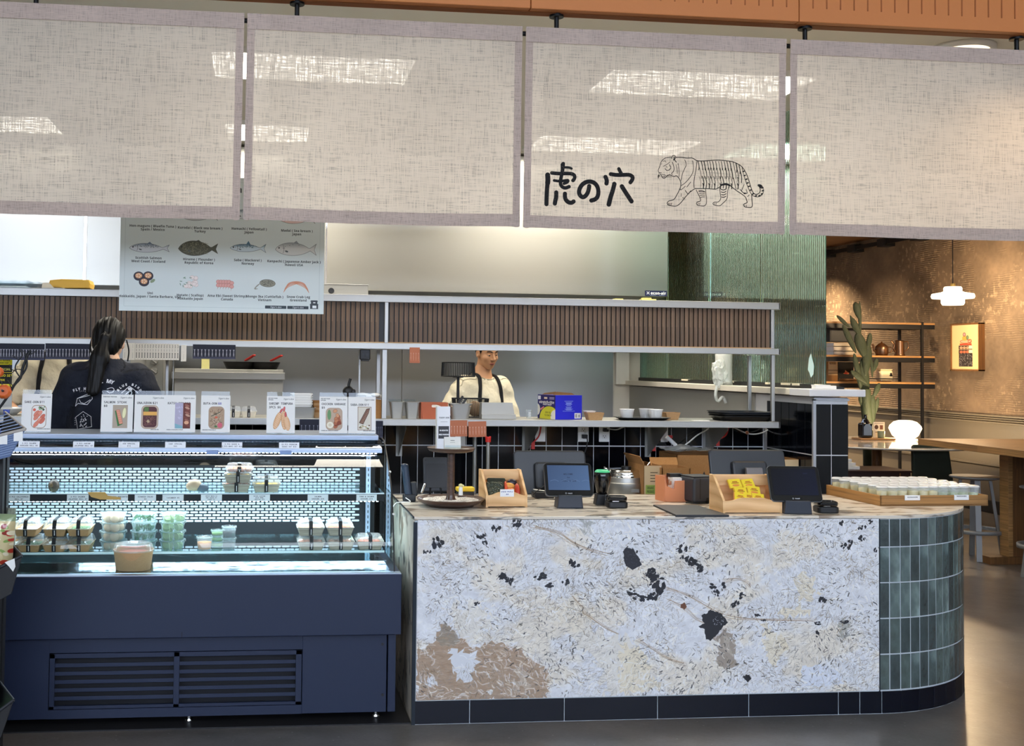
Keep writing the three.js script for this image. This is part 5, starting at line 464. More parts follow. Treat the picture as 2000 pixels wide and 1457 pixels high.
{ const [x, y, z] = low(846, 0.1), t = thing('orange_bin', 'terracotta orange bin with a handle slot on the lower steel shelf', 'bin', [x, y, z]); const s = new THREE.Shape([[-0.073, 0], [0.073, 0], [0.082, 0.098], [-0.082, 0.098]].map((p) => new THREE.Vector2(...p))); const h = rrect(0.06, 0.016, 0.007, 0.012, 0.077, true); s.holes.push(h); const front = metric(new THREE.ExtrudeGeometry(s, { depth: 0.004, bevelEnabled: false, curveSegments: 6 })); obj('bin', [front.clone().translate(0, 0, 0.05), slab(-0.078, 0.078, 0, 0.098, -0.054, -0.05), slab(-0.082, -0.076, 0, 0.098, -0.05, 0.05), slab(0.076, 0.082, 0, 0.098, -0.05, 0.05), slab(-0.075, 0.075, 0, 0.004, -0.05, 0.05)], M.terracotta, t); obj('contents', ball(0.05, 0, 0.055, 0, 1.2, 0.6, 0.8), M.white, t); }
{ const [x, y, z] = low(894, 0.25), t = thing('heat_lamp', 'black table lamp with a ribbed drum shade on the lower steel shelf', 'lamp', [x, y, z]); const b = atZ(891, 735, z).y - y, tp = atZ(891, 708, z).y - y, r0 = 0.105, r1 = 0.101, ring = (r, yy) => new THREE.TorusGeometry(r, 0.0028, 8, 48).rotateX(Math.PI / 2).translate(0, yy, 0), sh = obj('shade_ring', [ring(r0, b), ring(r1, tp), slab(-r0, r0, b - 0.002, b + 0.001, -0.005, 0.005)], M.black, t); for (let i = 0; i < 56; i++) { const a = (i / 56) * 6.2832; obj('rib', rod([r0 * Math.cos(a), b, r0 * Math.sin(a)], [r1 * Math.cos(a), tp, r1 * Math.sin(a)], 0.0021, 5), M.black, sh); } obj('pole', cyl(0.009, 0.009, b, 0, 0, 0, 14), M.black, t); obj('collar', cyl(0.035, 0.03, 0.008, 0, b - 0.008, 0, 20), M.black, t); obj('base', cyl(0.07, 0.07, 0.012, 0, 0, 0, 30), M.black, t); }
{ const [x, y, z] = low(898, 0.06), t = thing('third_pan', 'wide steel pan with rounded corners in front of the black lamp', 'pan', [x, y, z]); obj('pan', pan(0.098, 0.085, 0.132, 0.1, 0.092, 0.025, 0.025, 0.002, 0.008), M.steelSoft, t); obj('contents', box(0.12, 0.006, 0.09, 0, 0.078, 0, 0.002), std(0xe9c8a0, 0.6), t); const q = thing('tongs', 'pair of black handled tongs resting on the wide steel pan', 'utensil', [x - 0.002, y + 0.098, z]); obj('arm', [box(0.014, 0.05, 0.012, -0.006, 0.02, 0, 0.003).rotateZ(-0.6), box(0.012, 0.05, 0.012, 0.02, 0.022, 0, 0.003).rotateZ(-0.6)], M.black, q); obj('tip', box(0.006, 0.06, 0.008, 0.005, 0.0, 0.01).rotateZ(-0.6), M.chrome, q); }
{ const [x, y, z] = low(918, 0.3), t = thing('wire_basket', 'black wire basket with small bags of snacks behind the wide steel pan', 'basket', [x, y, z]); const w = []; for (let i = 0; i <= 26; i++) { const u = -0.105 + i * 0.0081; w.push(rod([u * 0.9, 0, 0.06], [u, 0.118, 0.07], 0.0014, 5), rod([u * 0.9, 0, -0.06], [u, 0.118, -0.07], 0.0014, 5)); } for (let i = 0; i <= 12; i++) { const u = -0.07 + i * 0.0117; w.push(rod([-0.095, 0, u * 0.9], [-0.105, 0.118, u], 0.0014, 5), rod([0.095, 0, u * 0.9], [0.105, 0.118, u], 0.0014, 5)); } loose('wire', w, M.black, t); const q = 0.0025; obj('rim', [rod([-0.105, 0.118, 0.07], [0.105, 0.118, 0.07], q), rod([-0.105, 0.118, -0.07], [0.105, 0.118, -0.07], q), rod([-0.105, 0.118, -0.07], [-0.105, 0.118, 0.07], q), rod([0.105, 0.118, -0.07], [0.105, 0.118, 0.07], q)], M.black, t); obj('base', slab(-0.095, 0.095, 0, 0.003, -0.06, 0.06), M.black, t); for (let i = 0; i < 2; i++) obj('bag', ball(0.045, -0.05 + i * 0.08, 0.055, 0, 1, 1.1, 0.7), i ? std(0xd9b58c, 0.5) : M.whitePlastic, t); }
{ const [x, y, z] = low(973, 0.08), t = thing('steel_cover', 'sloping stainless cover plate standing on the lower shelf beside the basket', 'cover', [x, y, z]); obj('cover', [prism([[-0.104, 0.012], [0.104, 0.012], [0.09, 0.1], [-0.1, 0.1]], 0.003, 0.001).rotateX(-0.12), prism([[-0.106, 0], [0.11, 0], [0.104, 0.03], [-0.104, 0.03]], 0.014, 0.002).translate(0, 0, 0.004), prism([[-0.1, 0.0], [0.1, 0.0], [0.09, 0.098], [-0.096, 0.098]], 0.09).translate(0, 0, -0.1)], M.steelSoft, t); }
{ const [x, y, z] = low(1033, 0.2), t = thing('measure_cup', 'small clear cup with white markings on the lower steel shelf', 'cup', [x, y, z]); obj('cup', lathe([[0, 0.002], [0.016, 0.002], [0.02, 0.052], [0.023, 0.054]], 24), M.clearThin, t); obj('markings', [0.014, 0.022, 0.03, 0.038].map((q) => box(0.014, 0.005, 0.0006, 0, q, 0.0205)), M.white, t); }
{ // stretch film carton
  const z = SZ - 0.1, t = thing('film_carton', 'blue and yellow printed carton of stretch film standing on the lower shelf', 'carton', [atZ(1098, 812, z).x, LY, z], 0.32), W = 0.165, H = 0.148, Dp = 0.2;
  const S = sheet(512, 256, [['side', 256, 0, 256, 256, (g, w, h) => { g.fillStyle = '#1a1fc6'; g.fillRect(0, 0, w, h); g.fillStyle = '#8ca0e8'; [[60, 84, 5], [74, 62, 5], [84, 52, 8], [94, 66, 5], [104, 44, 6], [122, 60, 6], [134, 48, 6], [144, 78, 5], [152, 54, 6], [166, 118, 4]].forEach(([y, l, q]) => g.fillRect(128 - l / 2, y, l, q)); g.fillStyle = '#f0eef0'; g.fillRect(184, 190, 62, 58); g.fillStyle = '#444'; for (let i = 0; i < 5; i++) { g.fillRect(192 + i * 4, 200, 2, 38); g.fillRect(222 + i * 3, 206, 1.5, 30); } }], ['front', 0, 0, 256, 256, (g, w, h) => { g.fillStyle = '#241a66'; g.fillRect(0, 0, w, h); ell(g, 0, 160, 36, 60, 0, '#e9e6dc'); ell(g, 170, 250, 140, 130, 0, '#e2dc36'); ell(g, 250, 230, 60, 74, 0, '#efeae0'); poly(g, [[36, 150], [90, 122], [96, 134], [44, 170]], '#e58a86'); textLines(g, ['stretch-tite'], 130, 78, 40, 40, '#f3efe9', 'center', '900 %px sans-serif'); textLines(g, ['FOOD WRAP'], 140, 104, 22, 40, '#f3efe9', 'center', '900 %px sans-serif'); g.fillStyle = '#f2d8c0'; g.fillRect(94, 24, 46, 20); g.fillStyle = '#c9b8e0'; g.fillRect(170, 24, 70, 7); g.fillRect(170, 38, 70, 7); g.fillStyle = '#e9e4ee'; g.fillRect(4, 12, 40, 40); textLines(g, ['250 SQ', '12 INCH'], 150, 188, 26, 30, '#7a7420'); }]]);
  obj('carton', [slab(-0.05, W - 0.02, 0, H, -Dp, 0, 0.001)], M.blueBox, t); obj('side_print', S.quad('side', W + 0.028, H, (W - 0.07) / 2, H / 2, 0.0006), S.m, t); const f = obj('front_print', S.quad('front', Dp, H, 0, H / 2, 0), S.m, t); f.rotation.y = -Math.PI / 2; f.position.set(-0.0506, 0, -Dp / 2); obj('flap', [prism([[0, 0], [0.16, 0.0], [0.14, 0.012], [0.03, 0.02]], 0.002).translate(-0.03, H, -0.06), prism([[0, 0], [0.14, 0.0], [0.1, 0.018], [0.02, 0.01]], 0.002).translate(-0.04, H, -Dp + 0.03)], M.carton, t);
}
[[1160, 'kraft paper tray on the lower shelf just right of the blue carton', 0.1, 0.08], [1310, 'kraft paper tray behind the white cups on the lower shelf', 0.09, 0.2]].forEach(([px, l, w, d]) => { const t = thing('kraft_tray', l, 'paper tray', low(px, d)); obj('tray', pan(w * 0.82, 0.07, w * 1.06, 0.09, 0.044, 0.003, 0.003, 0.0012, 0.001), M.kraft, t); if (d < 0.1) obj('lid', pan(w * 0.5, 0.07, w * 0.6, 0.08, 0.008, 0.003, 0.003, 0.001, 0.001).translate(-0.02, 0.045, -0.03), M.whitePlastic, t); });
{ const [x, y, z] = low(1254, 0.12), t = thing('serving_tray', 'flat black tray holding three white paper cups on the lower shelf', 'tray', [x, y, z]); obj('tray', pan(0.26, 0.15, 0.32, 0.19, 0.014, 0.04, 0.05, 0.003, 0.006), M.black, t); [[1224.5, 0.1, 'left'], [1262, 0.17, 'middle, standing a little behind,'], [1280.5, 0.08, 'right']].forEach(([px, d, n]) => { const p = low(px, d), c = thing('paper_cup', 'white paper cup, the ' + n + ' one on the black tray', 'cup', [p[0], y + 0.004, p[2]], 0, 'white paper cups on the tray'); obj('cup', lathe([[0, 0.002], [0.034, 0.002], [0.0425, 0.058], [0.0455, 0.060], [0.0455, 0.064], [0.0425, 0.064], [0.034, 0.006], [0, 0.006]], 32), M.whitePlastic, c); }); }
{ const p = low(1368, 0.03); solo('paper_slip', slab(-0.05, 0.05, 0, 0.004, -0.02, 0.02), M.paper, 'small white paper slip lying at the shelf front beside the black trays', 'paper', p); }
for (let i = 0; i < 3; i++) { const [x, y, z] = low(1447, 0.16); const t = thing('sheet_tray', 'large dark baking tray, ' + ['bottom', 'middle', 'top'][i] + ' of the stack at the right end of the lower shelf', 'tray', [x - i * 0.004, y + i * 0.013, z], i * 0.05 - 0.03, 'dark baking trays'); obj('tray', pan(0.30, 0.24, 0.35, 0.27, 0.028, 0.05, 0.06, 0.003, 0.005), i === 2 ? M.charcoal : M.blackMetal, t); }
// ---------------------------------------------------------------- things on the tiled wall
const outlet = (px, py, w, label, sockets, plug) => { const p = atZ(px, py, WZ), t = thing('wall_plate', label, 'socket', [p.x, p.y, WZ]); obj('plate', box(w, 0.115, 0.006, 0, 0, 0.003, 0.003), M.whitePlastic, t); if (sockets) for (const y of [0.022, -0.022]) { const s = obj('socket', box(0.034, 0.03, 0.002, 0, y, 0.0065, 0.0008), M.white, t); obj('slot', [box(0.003, 0.009, 0.001, -0.007, y + 0.003, 0.0078), box(0.003, 0.008, 0.001, 0.007, y + 0.003, 0.0078), box(0.005, 0.005, 0.001, 0, y - 0.008, 0.0078)], M.black, s); } if (plug) obj('plug', box(0.034, 0.026, 0.03, 0.004, plug, 0.022, 0.004), M.black, t); return t; };
outlet(1055, 845, 0.068, 'blank white wall plate on the black tiles left of the sockets', false); outlet(1139, 845.5, 0.071, 'white double socket with a black plug in its lower outlet', true, -0.022); outlet(1180, 845.5, 0.071, 'white double socket with a black plug in its upper outlet', true, 0.022); outlet(1297, 846, 0.05, 'white wall plate half hidden behind the hanging adapter', false); outlet(899, 857, 0.066, 'grey wall plate half hidden below the rust coloured cards', false);
const strap = (px, y0, y1, dx, label) => { const a = atZ(px + dx, y0, WZ + 0.09), b = atZ(px, y1, WZ + 0.09), t = thing('red_strap', label, 'strap'); obj('cord', tube([[a.x, a.y, a.z], [lerp(a.x, b.x, 0.4) + 0.006, lerp(a.y, b.y, 0.5), a.z], [b.x, b.y + 0.03, b.z]], 0.005), M.red, t); obj('tag', box(0.024, 0.045, 0.006, b.x, b.y + 0.012, b.z, 0.002).translate(0, 0, 0), M.red, t); };
strap(1041, 829, 874, 16, 'red strap dangling beside the blank wall plate'); strap(1277, 832, 878, 20, 'red strap dangling beside the white adapter'); strap(1402, 833, 868, 22, 'red strap looped on the right shelf bracket');
{ const z = WZ + 0.06, P = (x, y) => { const p = atZ(x, y, z); return [p.x, p.y, p.z]; }; solo('white_cable', tube([[1186, 837], [1204, 839], [1222, 833], [1262, 831], [1290, 833]].map((q) => P(...q)), 0.0045, 30), M.whitePlastic, 'white cable running from the right socket along under the shelf', 'cable'); solo('white_cable', tube([[1331, 874], [1345, 864], [1362, 850], [1378, 841], [1392, 833], [1410, 830], [1432, 835], [1462, 847], [1482, 847], [1502, 838], [1516, 815], [1530, 790], [1542, 770]].map((q) => P(...q)), 0.0045, 60), M.whitePlastic, 'long white cable sagging below the shelf and rising to the pale ledge', 'cable'); solo('red_clip', ball(0.012, 0, 0, 0, 1, 1, 0.7), M.terracottaPale, 'small pink clip on the sagging white cable', 'clip', P(1459, 845));
  const t = thing('white_adapter', 'white power adapter with a red tag hanging on the tiled wall', 'adapter'), a = P(1302, 853), b = P(1320, 870); obj('body', rod([a[0], a[1], a[2]], [b[0], b[1], b[2]], 0.013, 14), M.whitePlastic, t); obj('lead', tube([b, P(1326, 876), P(1330, 880)], 0.005), M.whitePlastic, t); obj('hub', box(0.04, 0.035, 0.02, ...P(1327, 880), 0.004), M.whitePlastic, t); obj('red_tag', box(0.03, 0.018, 0.01, ...P(1309, 853), 0.002), M.red, t); const q = thing('power_lead', 'thin black cord hanging down from the left socket', 'cable'); obj('cord', tube([P(1144, 851), P(1147, 858), P(1146, 872), P(1142, 884)], 0.004), M.black, q); }
{ const z = -6.55, t = thing('tap_pipe', 'grey upright pipe with a red cap standing behind the counter', 'pipe', [atZ(953, 900, z).x, 0, z]); const top = atZ(953, 862, z).y; obj('pipe', cyl(0.011, 0.011, top - 0.002, 0, 0, 0, 14), M.galv, t); obj('cap', [cyl(0.016, 0.016, 0.03, 0, top - 0.004, 0, 14), box(0.01, 0.012, 0.006, -0.012, top + 0.024, 0), box(0.01, 0.012, 0.006, 0.012, top + 0.024, 0)], M.red, t); const u = thing('steel_pipe', 'plain grey upright pipe rising behind the cake stand to the shelf', 'pipe', [atZ(927, 900, -6.9).x, 0, -6.9]); obj('pipe', cyl(0.013, 0.013, 1.18, 0, 0, 0, 14), M.galv, u); }
// back worktable with kettle and cartons
const BT = 0.72;
{ const t = thing('back_worktable', 'stainless worktable against the tiled wall behind the counter', 'table'); obj('top', slab(0.75, 3.2, BT - 0.03, BT, -7.08, -6.4, 0.004), M.steel, t); for (const x of [0.8, 2.0, 3.15]) for (const z of [-7.03, -6.45]) obj('leg', slab(x - 0.02, x + 0.02, 0, BT - 0.03, z - 0.02, z + 0.02), M.galv, t); }
{ const z = -6.68, t = thing('soup_kettle', 'round stainless soup kettle with a lid and hinged cover behind the counter', 'kettle', [atZ(1221, 950, z).x, BT, z]), r = 0.13, Y = (y) => atZ(1221, y, z).y - BT; obj('body', lathe([[0, 0], [r, 0], [r, Y(942)], [r * 0.98, Y(940)], [r * 0.93, Y(940)], [r * 0.93, Y(931)], [r * 0.9, Y(930)]], 48), M.steel, t); obj('collar', lathe([[r * 0.9, Y(931)], [r * 0.9, Y(924)], [r * 0.84, Y(924)]], 48), M.chrome, t); obj('lid', lathe([[r * 0.84, Y(924)], [r * 0.83, Y(917)], [r * 0.7, Y(915)], [0, Y(913)]], 48), M.chrome, t); obj('knob', cyl(0.03, 0.03, 0.012, 0, Y(914), 0.02), M.black, t); obj('badge', box(0.05, 0.02, 0.004, 0.02, Y(954), r * 0.99, 0.001), M.galv, t); obj('hinge', [box(0.02, 0.02, 0.02, -r * 0.95, Y(917), 0, 0.004), cyl(0.006, 0.006, 0.03, -r * 1.0, Y(921), 0)], M.chrome, t);
  const b = atZ(1253, 926, z), m = atZ(1274, 899, z), e = atZ(1281, 908, z), q = thing('ladle', 'steel ladle leaning out of the soup kettle', 'utensil'); obj('handle', tube([[b.x - 0.02, b.y - 0.03, z], [b.x, b.y, z], [m.x - 0.006, m.y - 0.003, z], [m.x + 0.004, m.y + 0.001, z], [e.x, e.y, z]], 0.0045, 40), M.chrome, q); }
function carton(label, px0, px1, y0, z, d, open, extra) { const a = atZ(px0, 930, z), b = atZ(px1, 930, z), top = atZ((px0 + px1) / 2, y0, z).y - BT, w = b.x - a.x, t = thing('carton', label, 'carton', [(a.x + b.x) / 2, BT, z - d / 2]); obj('box', [slab(-w / 2, w / 2, 0, top, d / 2 - 0.004, d / 2), slab(-w / 2, w / 2, 0, top, -d / 2, -d / 2 + 0.004), slab(-w / 2, -w / 2 + 0.004, 0, top, -d / 2, d / 2), slab(w / 2 - 0.004, w / 2, 0, top, -d / 2, d / 2), slab(-w / 2, w / 2, 0, 0.004, -d / 2, d / 2)], M.carton, t); if (!open) obj('lid', slab(-w / 2, w / 2, top - 0.003, top, -d / 2, d / 2), M.carton, t); extra?.(t, w, top, d); return t; }
const cs = sheet(512, 256, [['leafy', 0, 0, 256, 256, (g, w, h) => { g.fillStyle = '#c5ac86'; g.fillRect(0, 0, w, h); rr(g, 20, 120, 150, 56, 6, '#8aa04a'); textLines(g, ['ORGANIC', 'PRODUCE'], 95, 138, 24, 24, '#2c3a1c'); g.fillStyle = '#4a3a26'; for (let i = 0; i < 4; i++) g.fillRect(90, 40 + i * 18, 110, 5); ell(g, 60, 220, 26, 20, 0, null, '#4a3a26', 5); textLines(g, ['VP'], 60, 222, 22, 20, '#4a3a26'); }], ['digits', 256, 0, 256, 256, (g, w, h) => { g.fillStyle = '#cfb48c'; g.fillRect(0, 0, w, h); textLines(g, ['1014'], 150, 116, 84, 60, '#26242a', 'center', 'bold %px monospace'); g.fillStyle = '#33313a'; for (let i = 0; i < 3; i++) g.fillRect(70 + i * 60, 170, 40, 40); }]]);
carton('open brown carton with a green printed panel beside the soup kettle', 1258, 1292, 909, -6.5, 0.3, true, (t, w, h, d) => { obj('print', cs.quad('leafy', w * 0.98, h * 0.98, 0, h / 2, d / 2 + 0.0006), cs.m, t); obj('flap', slab(0, 0.004, 0, 0.06, -d / 2, d / 2).rotateZ(0.5).translate(-w / 2, h, 0), M.carton, t); });
carton('open brown carton behind the orange bin', 1293, 1348, 914, -6.46, 0.2, true, (t, w, h, d) => obj('flap', slab(-w / 2, w / 2, 0, 0.05, 0, 0.003).rotateX(-0.5).translate(0, h, -d / 2), M.carton, t));
carton('large brown carton topped with clear bubble wrap behind the right till', 1322, 1420, 888, -6.72, 0.32, false, (t, w, h, d) => { const g = new THREE.PlaneGeometry(w * 1.06, d, 36, 14).rotateX(-Math.PI / 2), p = g.attributes.position; for (let i = 0; i < p.count; i++) p.setY(i, h + 0.006 + 0.05 * fbm(p.getX(i) * 14, p.getZ(i) * 14, 3, 8) * (1 - Math.abs(p.getX(i)) / w)); g.computeVertexNormals(); obj('bubble_wrap', g, phys(0xf4f6f6, 0.25, 0, { transmission: 0.6, thickness: 0, side: THREE.DoubleSide }), t); obj('mark', [prism([[0, 0], [0.03, 0.004], [0.02, 0.03], [0.012, 0.012]], 0.001).translate(w * -0.02, h * 0.55, d / 2)], M.black, t); });
carton('tall brown carton marked with digits behind the right till', 1515, 1560, 897, -6.6, 0.2, true, (t, w, h, d) => obj('print', cs.quad('digits', w * 0.98, h * 0.98, 0, h / 2, d / 2 + 0.0006), cs.m, t));
// ledge things
{ const z = -7.35, p = atX(1412, 752, 3.27), t = thing('paper_roll', 'tall white paper roll in plastic standing on the pale ledge', 'paper roll', [3.275, 1.4345, p.z]); obj('roll', lathe([[0, 0], [0.056, 0.002], [0.058, 0.02], [0.057, 0.21], [0.05, 0.222], [0, 0.222]], 32), M.white, t); obj('wrap', lathe([[0.0, 0.0005], [0.064, 0.001], [0.0605, 0.03], [0.059, 0.12], [0.061, 0.226], [0.02, 0.23]], 20), phys(0xf6f8f6, 0.2, 0, { transmission: 0.7, thickness: 0, side: THREE.DoubleSide }), t);
  const R = rng(31), g = new THREE.IcosahedronGeometry(0.08, 4), q = g.attributes.position; for (let i = 0; i < q.count; i++) { const v = V().fromBufferAttribute(q, i), n = v.clone().normalize(), k = 0.6 + 0.75 * fbm(n.x * 5 + 9, n.y * 5 + n.z * 4, 3, 5); v.multiplyScalar(k); q.setXYZ(i, v.x * 0.75, v.y * 1.35, v.z * 0.6); } g.computeVertexNormals(); const w = thing('plastic_film', 'crumpled clear plastic film hanging over the ledge beside the paper roll', 'plastic film', [3.235, 1.52, p.z + 0.03]); obj('film', g, phys(0xf2f6f4, 0.3, 0, { transmission: 0.45, thickness: 0, side: THREE.DoubleSide }), w); obj('tail', tube([[-0.03, -0.09, 0.02], [-0.045, -0.16, 0.03], [-0.03, -0.2, 0.03], [0.01, -0.17, 0.03], [0.03, -0.215, 0.03]], 0.012, 20, 5), phys(0xf2f6f4, 0.3, 0, { transmission: 0.6, thickness: 0, side: THREE.DoubleSide }), w); }
{ const p = atY(1579, 758, 1.436), t = thing('white_carton', 'small flat white carton lying on the end of the pale ledge', 'carton', [3.36, 1.4355, -6.45]); obj('carton', box(0.135, 0.02, 0.05, 0, 0.0105, 0, 0.003), M.white, t); obj('lid', box(0.1, 0.006, 0.052, -0.02, 0.022, 0, 0.002), M.white, t); }
{ const z = -8.3, p = atZ(395, 714, z); const t = thing('yellow_jug', 'pale yellow square container on the steel cabinet behind the hanging cards', 'jug', [p.x, atZ(450, 727, -8.6).y + 0.001, -8.75]); obj('jug', box(0.06, 0.1, 0.06, 0, 0.051, 0, 0.008), std(0xe9e29a, 0.5), t); obj('rim', box(0.064, 0.008, 0.064, 0, 0.1, 0, 0.003), std(0xe9e29a, 0.5), t); }
{ const z = -7.3, p = atZ(22, 725, z), S = sheet(256, 256, [['m', 0, 0, 256, 256, (g, w, h) => { g.fillStyle = '#0c0b08'; g.fillRect(0, 0, w, h); g.fillStyle = '#f0e020'; g.fillRect(0, 24, w, 50); textLines(g, ['WRITE YOUR NAME'], 150, 36, 20, 20, '#1a1808'); textLines(g, ['ON THE BAG AND CUP'], 150, 58, 15, 20, '#1a1808'); textLines(g, ['HOT ROLL SPECIAL'], 140, 108, 24, 24, '#f4ee70'); textLines(g, ['LUNCH COMBO SET'], 140, 156, 26, 24, '#f4e22a'); textLines(g, ['ADD DRINK'], 140, 190, 24, 24, '#f4e22a'); g.fillStyle = '#f4e22a'; g.fillRect(0, 220, w, 20); g.fillRect(0, 130, w, 4); }]]), t = thing('yellow_menu', 'black and yellow printed notice at the far left above the orange pumpkins', 'notice', [p.x - 0.02, 1.2262, SZ - 0.3]); obj('board', slab(-0.1, 0.1, 0.12, 0.36, -0.004, -0.001), M.black, t); obj('print', S.quad('m', 0.2, 0.2, 0, 0.25, 0), S.m, t); obj('stand', [slab(-0.1, 0.1, 0, 0.12, -0.02, -0.015), slab(-0.1, 0.1, 0, 0.004, -0.05, 0.03)], M.steelSoft, t); }
// ---------------------------------------------------------------- things on the counter
const onTop = (px, py) => { const p = atY(px, py, TOP + 0.001); return [p.x, TOP + 0.0012, p.z]; };
const lookAt = (p) => Math.atan2(-p[0], -p[2]);       // turn that faces the camera side
{ // two-tier wooden cake stand
  const p = onTop(882, 990), c = [p[0], TOP, p[2] - 0.03], t = thing('cake_stand', 'dark wooden two tier cake stand with paper doilies at the left end of the counter', 'cake stand', c); const k = -c[2] / 2191, r = 67 * k, r2 = 47.5 * k; const yt = atZ(882, 877, c[2]).y - TOP;
  obj('base', lathe([[0, 0], [r * 0.66, 0], [r * 0.7, 0.012], [r * 0.8, 0.016]], 48), M.walnut, t); obj('lower_plate', lathe([[0, 0.018], [r * 0.8, 0.014], [r * 0.94, 0.022], [r, 0.036], [r * 0.99, 0.04], [r * 0.92, 0.034], [r * 0.86, 0.030], [0, 0.030]], 64), M.walnut, t); obj('post', lathe([[0.026, 0.03], [0.022, 0.04], [0.018, 0.06], [0.0175, yt - 0.03], [0.021, yt - 0.012], [0, yt - 0.012]], 24), M.walnut, t); obj('upper_plate', lathe([[0, yt - 0.014], [r2 * 0.7, yt - 0.014], [r2 * 0.92, yt - 0.008], [r2, yt + 0.006], [r2 * 0.985, yt + 0.008], [r2 * 0.9, yt + 0.001], [0, yt]], 64), M.walnut, t);
  const do_ = solo('doily', (() => { const g = new THREE.RingGeometry(0.03, r * 0.82, 60, 3).rotateX(-Math.PI / 2); const q = g.attributes.position, R = rng(2); for (let i = 0; i < q.count; i++) q.setY(i, 0.0025 * R()); g.computeVertexNormals(); return g; })(), std(0xffffff, 0.8, 0, { map: canvasTex(512, 512, (g) => { g.fillStyle = '#e9e4dc'; g.fillRect(0, 0, 512, 512); const R = rng(6); for (let i = 0; i < 300; i++) { curve(g, [[R() * 512, R() * 512], [R() * 512, R() * 512], [R() * 512, R() * 512]].map((q, j, a) => [a[0][0] + (q[0] - a[0][0]) * 0.2, a[0][1] + (q[1] - a[0][1]) * 0.1]), 3, ['#6f6660', '#a89f96', '#4f4a48'][i % 3]); } }), side: THREE.DoubleSide }), 'patterned paper doily lying on the lower plate of the cake stand', 'doily', [c[0], TOP + 0.031, c[2]]);
  const doc = sheet(512, 512, [['den', 0, 0, 200, 512, (g, w, h) => { g.fillStyle = '#f2f2f4'; g.fillRect(0, 0, w, h); textLines(g, ["TIGER'S DEN"], w / 2 + 6, 134, 27, 30, '#3c3c40'); g.fillStyle = '#9a9aa2'; g.fillRect(50, 182, 110, 4); g.fillStyle = '#45454a'; g.fillRect(18, 236, 166, 150); textLines(g, ['90 MINUTES', 'FREE PARKING'], w / 2 + 4, 288, 23, 50, '#ffffff', 'center', '900 %px sans-serif'); }], ['card', 210, 0, 200, 120, (g, w, h) => { g.fillStyle = '#f1efe6'; g.fillRect(0, 0, w, h); textLines(g, ['menu'], w / 2, 40, 18, 20, '#4c4a46'); g.fillStyle = '#9a978f'; g.fillRect(70, 64, 60, 3); }]]);
  const z = c[2] + 0.02, a = atZ(853, 876, z), b = atZ(879, 876, z), top = atZ(866, 794, z).y, w = b.x - a.x, y = TOP + yt + 0.0012, s = thing('tent_sign', 'white folded card sign about free parking standing on the upper plate of the cake stand', 'sign', [(a.x + b.x) / 2, y, z], 0.16); obj('card', [slab(-w / 2, w / 2, 0, top - y, -0.002, 0), slab(-w / 2, w / 2, 0, top - y, -0.02, -0.018).rotateX(-0.02), slab(-w / 2 - 0.002, -w / 2, 0, top - y, -0.02, 0)], M.paper, s); obj('print', doc.quad('den', w, top - y, 0, (top - y) / 2, 0.0005), doc.m, s);
  const q = atZ(886, 872, z + 0.03), h = thing('card_holder', 'clear holder with cream business cards beside the folded sign on the cake stand', 'card holder', [q.x, y, z + 0.012], 0.1); obj('cards', slab(-0.04, 0.04, 0.002, 0.058, -0.012, -0.006).rotateX(-0.15), M.cream, h); obj('print', doc.quad('card', 0.08, 0.05, 0, 0.033, 0.0004).rotateX(-0.15).translate(0, 0, -0.004), doc.m, h); obj('holder', [slab(-0.042, 0.042, 0, 0.003, -0.02, 0.015), slab(-0.042, 0.042, 0, 0.02, 0.013, 0.015)], M.acrylic, h);
  const u = atZ(895, 874, z + 0.05); for (let i = 0; i < 2; i++) solo('paper_slip', slab(-0.03, 0.03, 0, 0.004, -0.012, 0.012), M.paper, i ? 'white folded paper slip at the right on the upper cake stand plate' : 'stack of white slips in front of the business cards on the cake stand', 'paper', [u.x - 0.004 + i * 0.03, y, z + 0.045 - i * 0.012], 0.3 * i);
  const g = onTop(901, 984), v = thing('glue_bottle', 'tiny white bottle with a pale yellow cap on the lower cake stand plate', 'bottle', [g[0], TOP + 0.034, g[2] - 0.02]); obj('bottle', lathe([[0, 0], [0.011, 0], [0.01, 0.02], [0.009, 0.042], [0.006, 0.046]], 16), M.whitePlastic, v); obj('cap', [ball(0.011, 0, 0.052, 0, 1, 0.8, 1), box(0.026, 0.01, 0.012, 0.004, 0.05, 0, 0.004)], std(0xe3dca0, 0.5), v); obj('foot', box(0.04, 0.008, 0.024, 0.004, 0.002, 0, 0.003), M.walnut, v);
}
{ const p = onTop(908, 975), t = thing('yellow_caddy', 'small dark box with a yellow lid behind the cake stand', 'box', [p[0], p[1], p[2]]); obj('box', box(0.085, 0.04, 0.05, 0, 0.02, 0, 0.006), M.charcoal, t); obj('lid', box(0.09, 0.022, 0.055, 0, 0.05, 0, 0.008), M.yellow, t); }
{ // handset in its cradle
  const p = onTop(799, 979), t = thing('handset', 'dark upright cordless handset in its cradle at the left counter edge', 'handset', p); obj('cradle', [box(0.06, 0.034, 0.05, 0, 0.017, 0, 0.006), box(0.03, 0.07, 0.03, 0.03, 0.055, -0.01, 0.008).rotateZ(0.1)], M.charcoal, t); obj('handle', [rod([-0.004, 0.03, 0], [-0.022, 0.17, -0.01], 0.0175, 16).scale(1, 1, 0.7), ball(0.019, -0.0225, 0.17, -0.008, 1, 0.6, 0.8)], std(0x223245, 0.35), t); obj('trim', box(0.012, 0.05, 0.016, 0.042, 0.082, 0, 0.005).rotateZ(-0.35), M.chrome, t); const q = obj('cord', tube([[-0.02, 0.02, 0.026], [0.0, 0.004, 0.05], [-0.045, 0.003, 0.062], [-0.07, -0.0, 0.07], [-0.085, -0.02, 0.062], [-0.088, -0.07, 0.07]], 0.0025, 30), M.whitePlastic, t); }
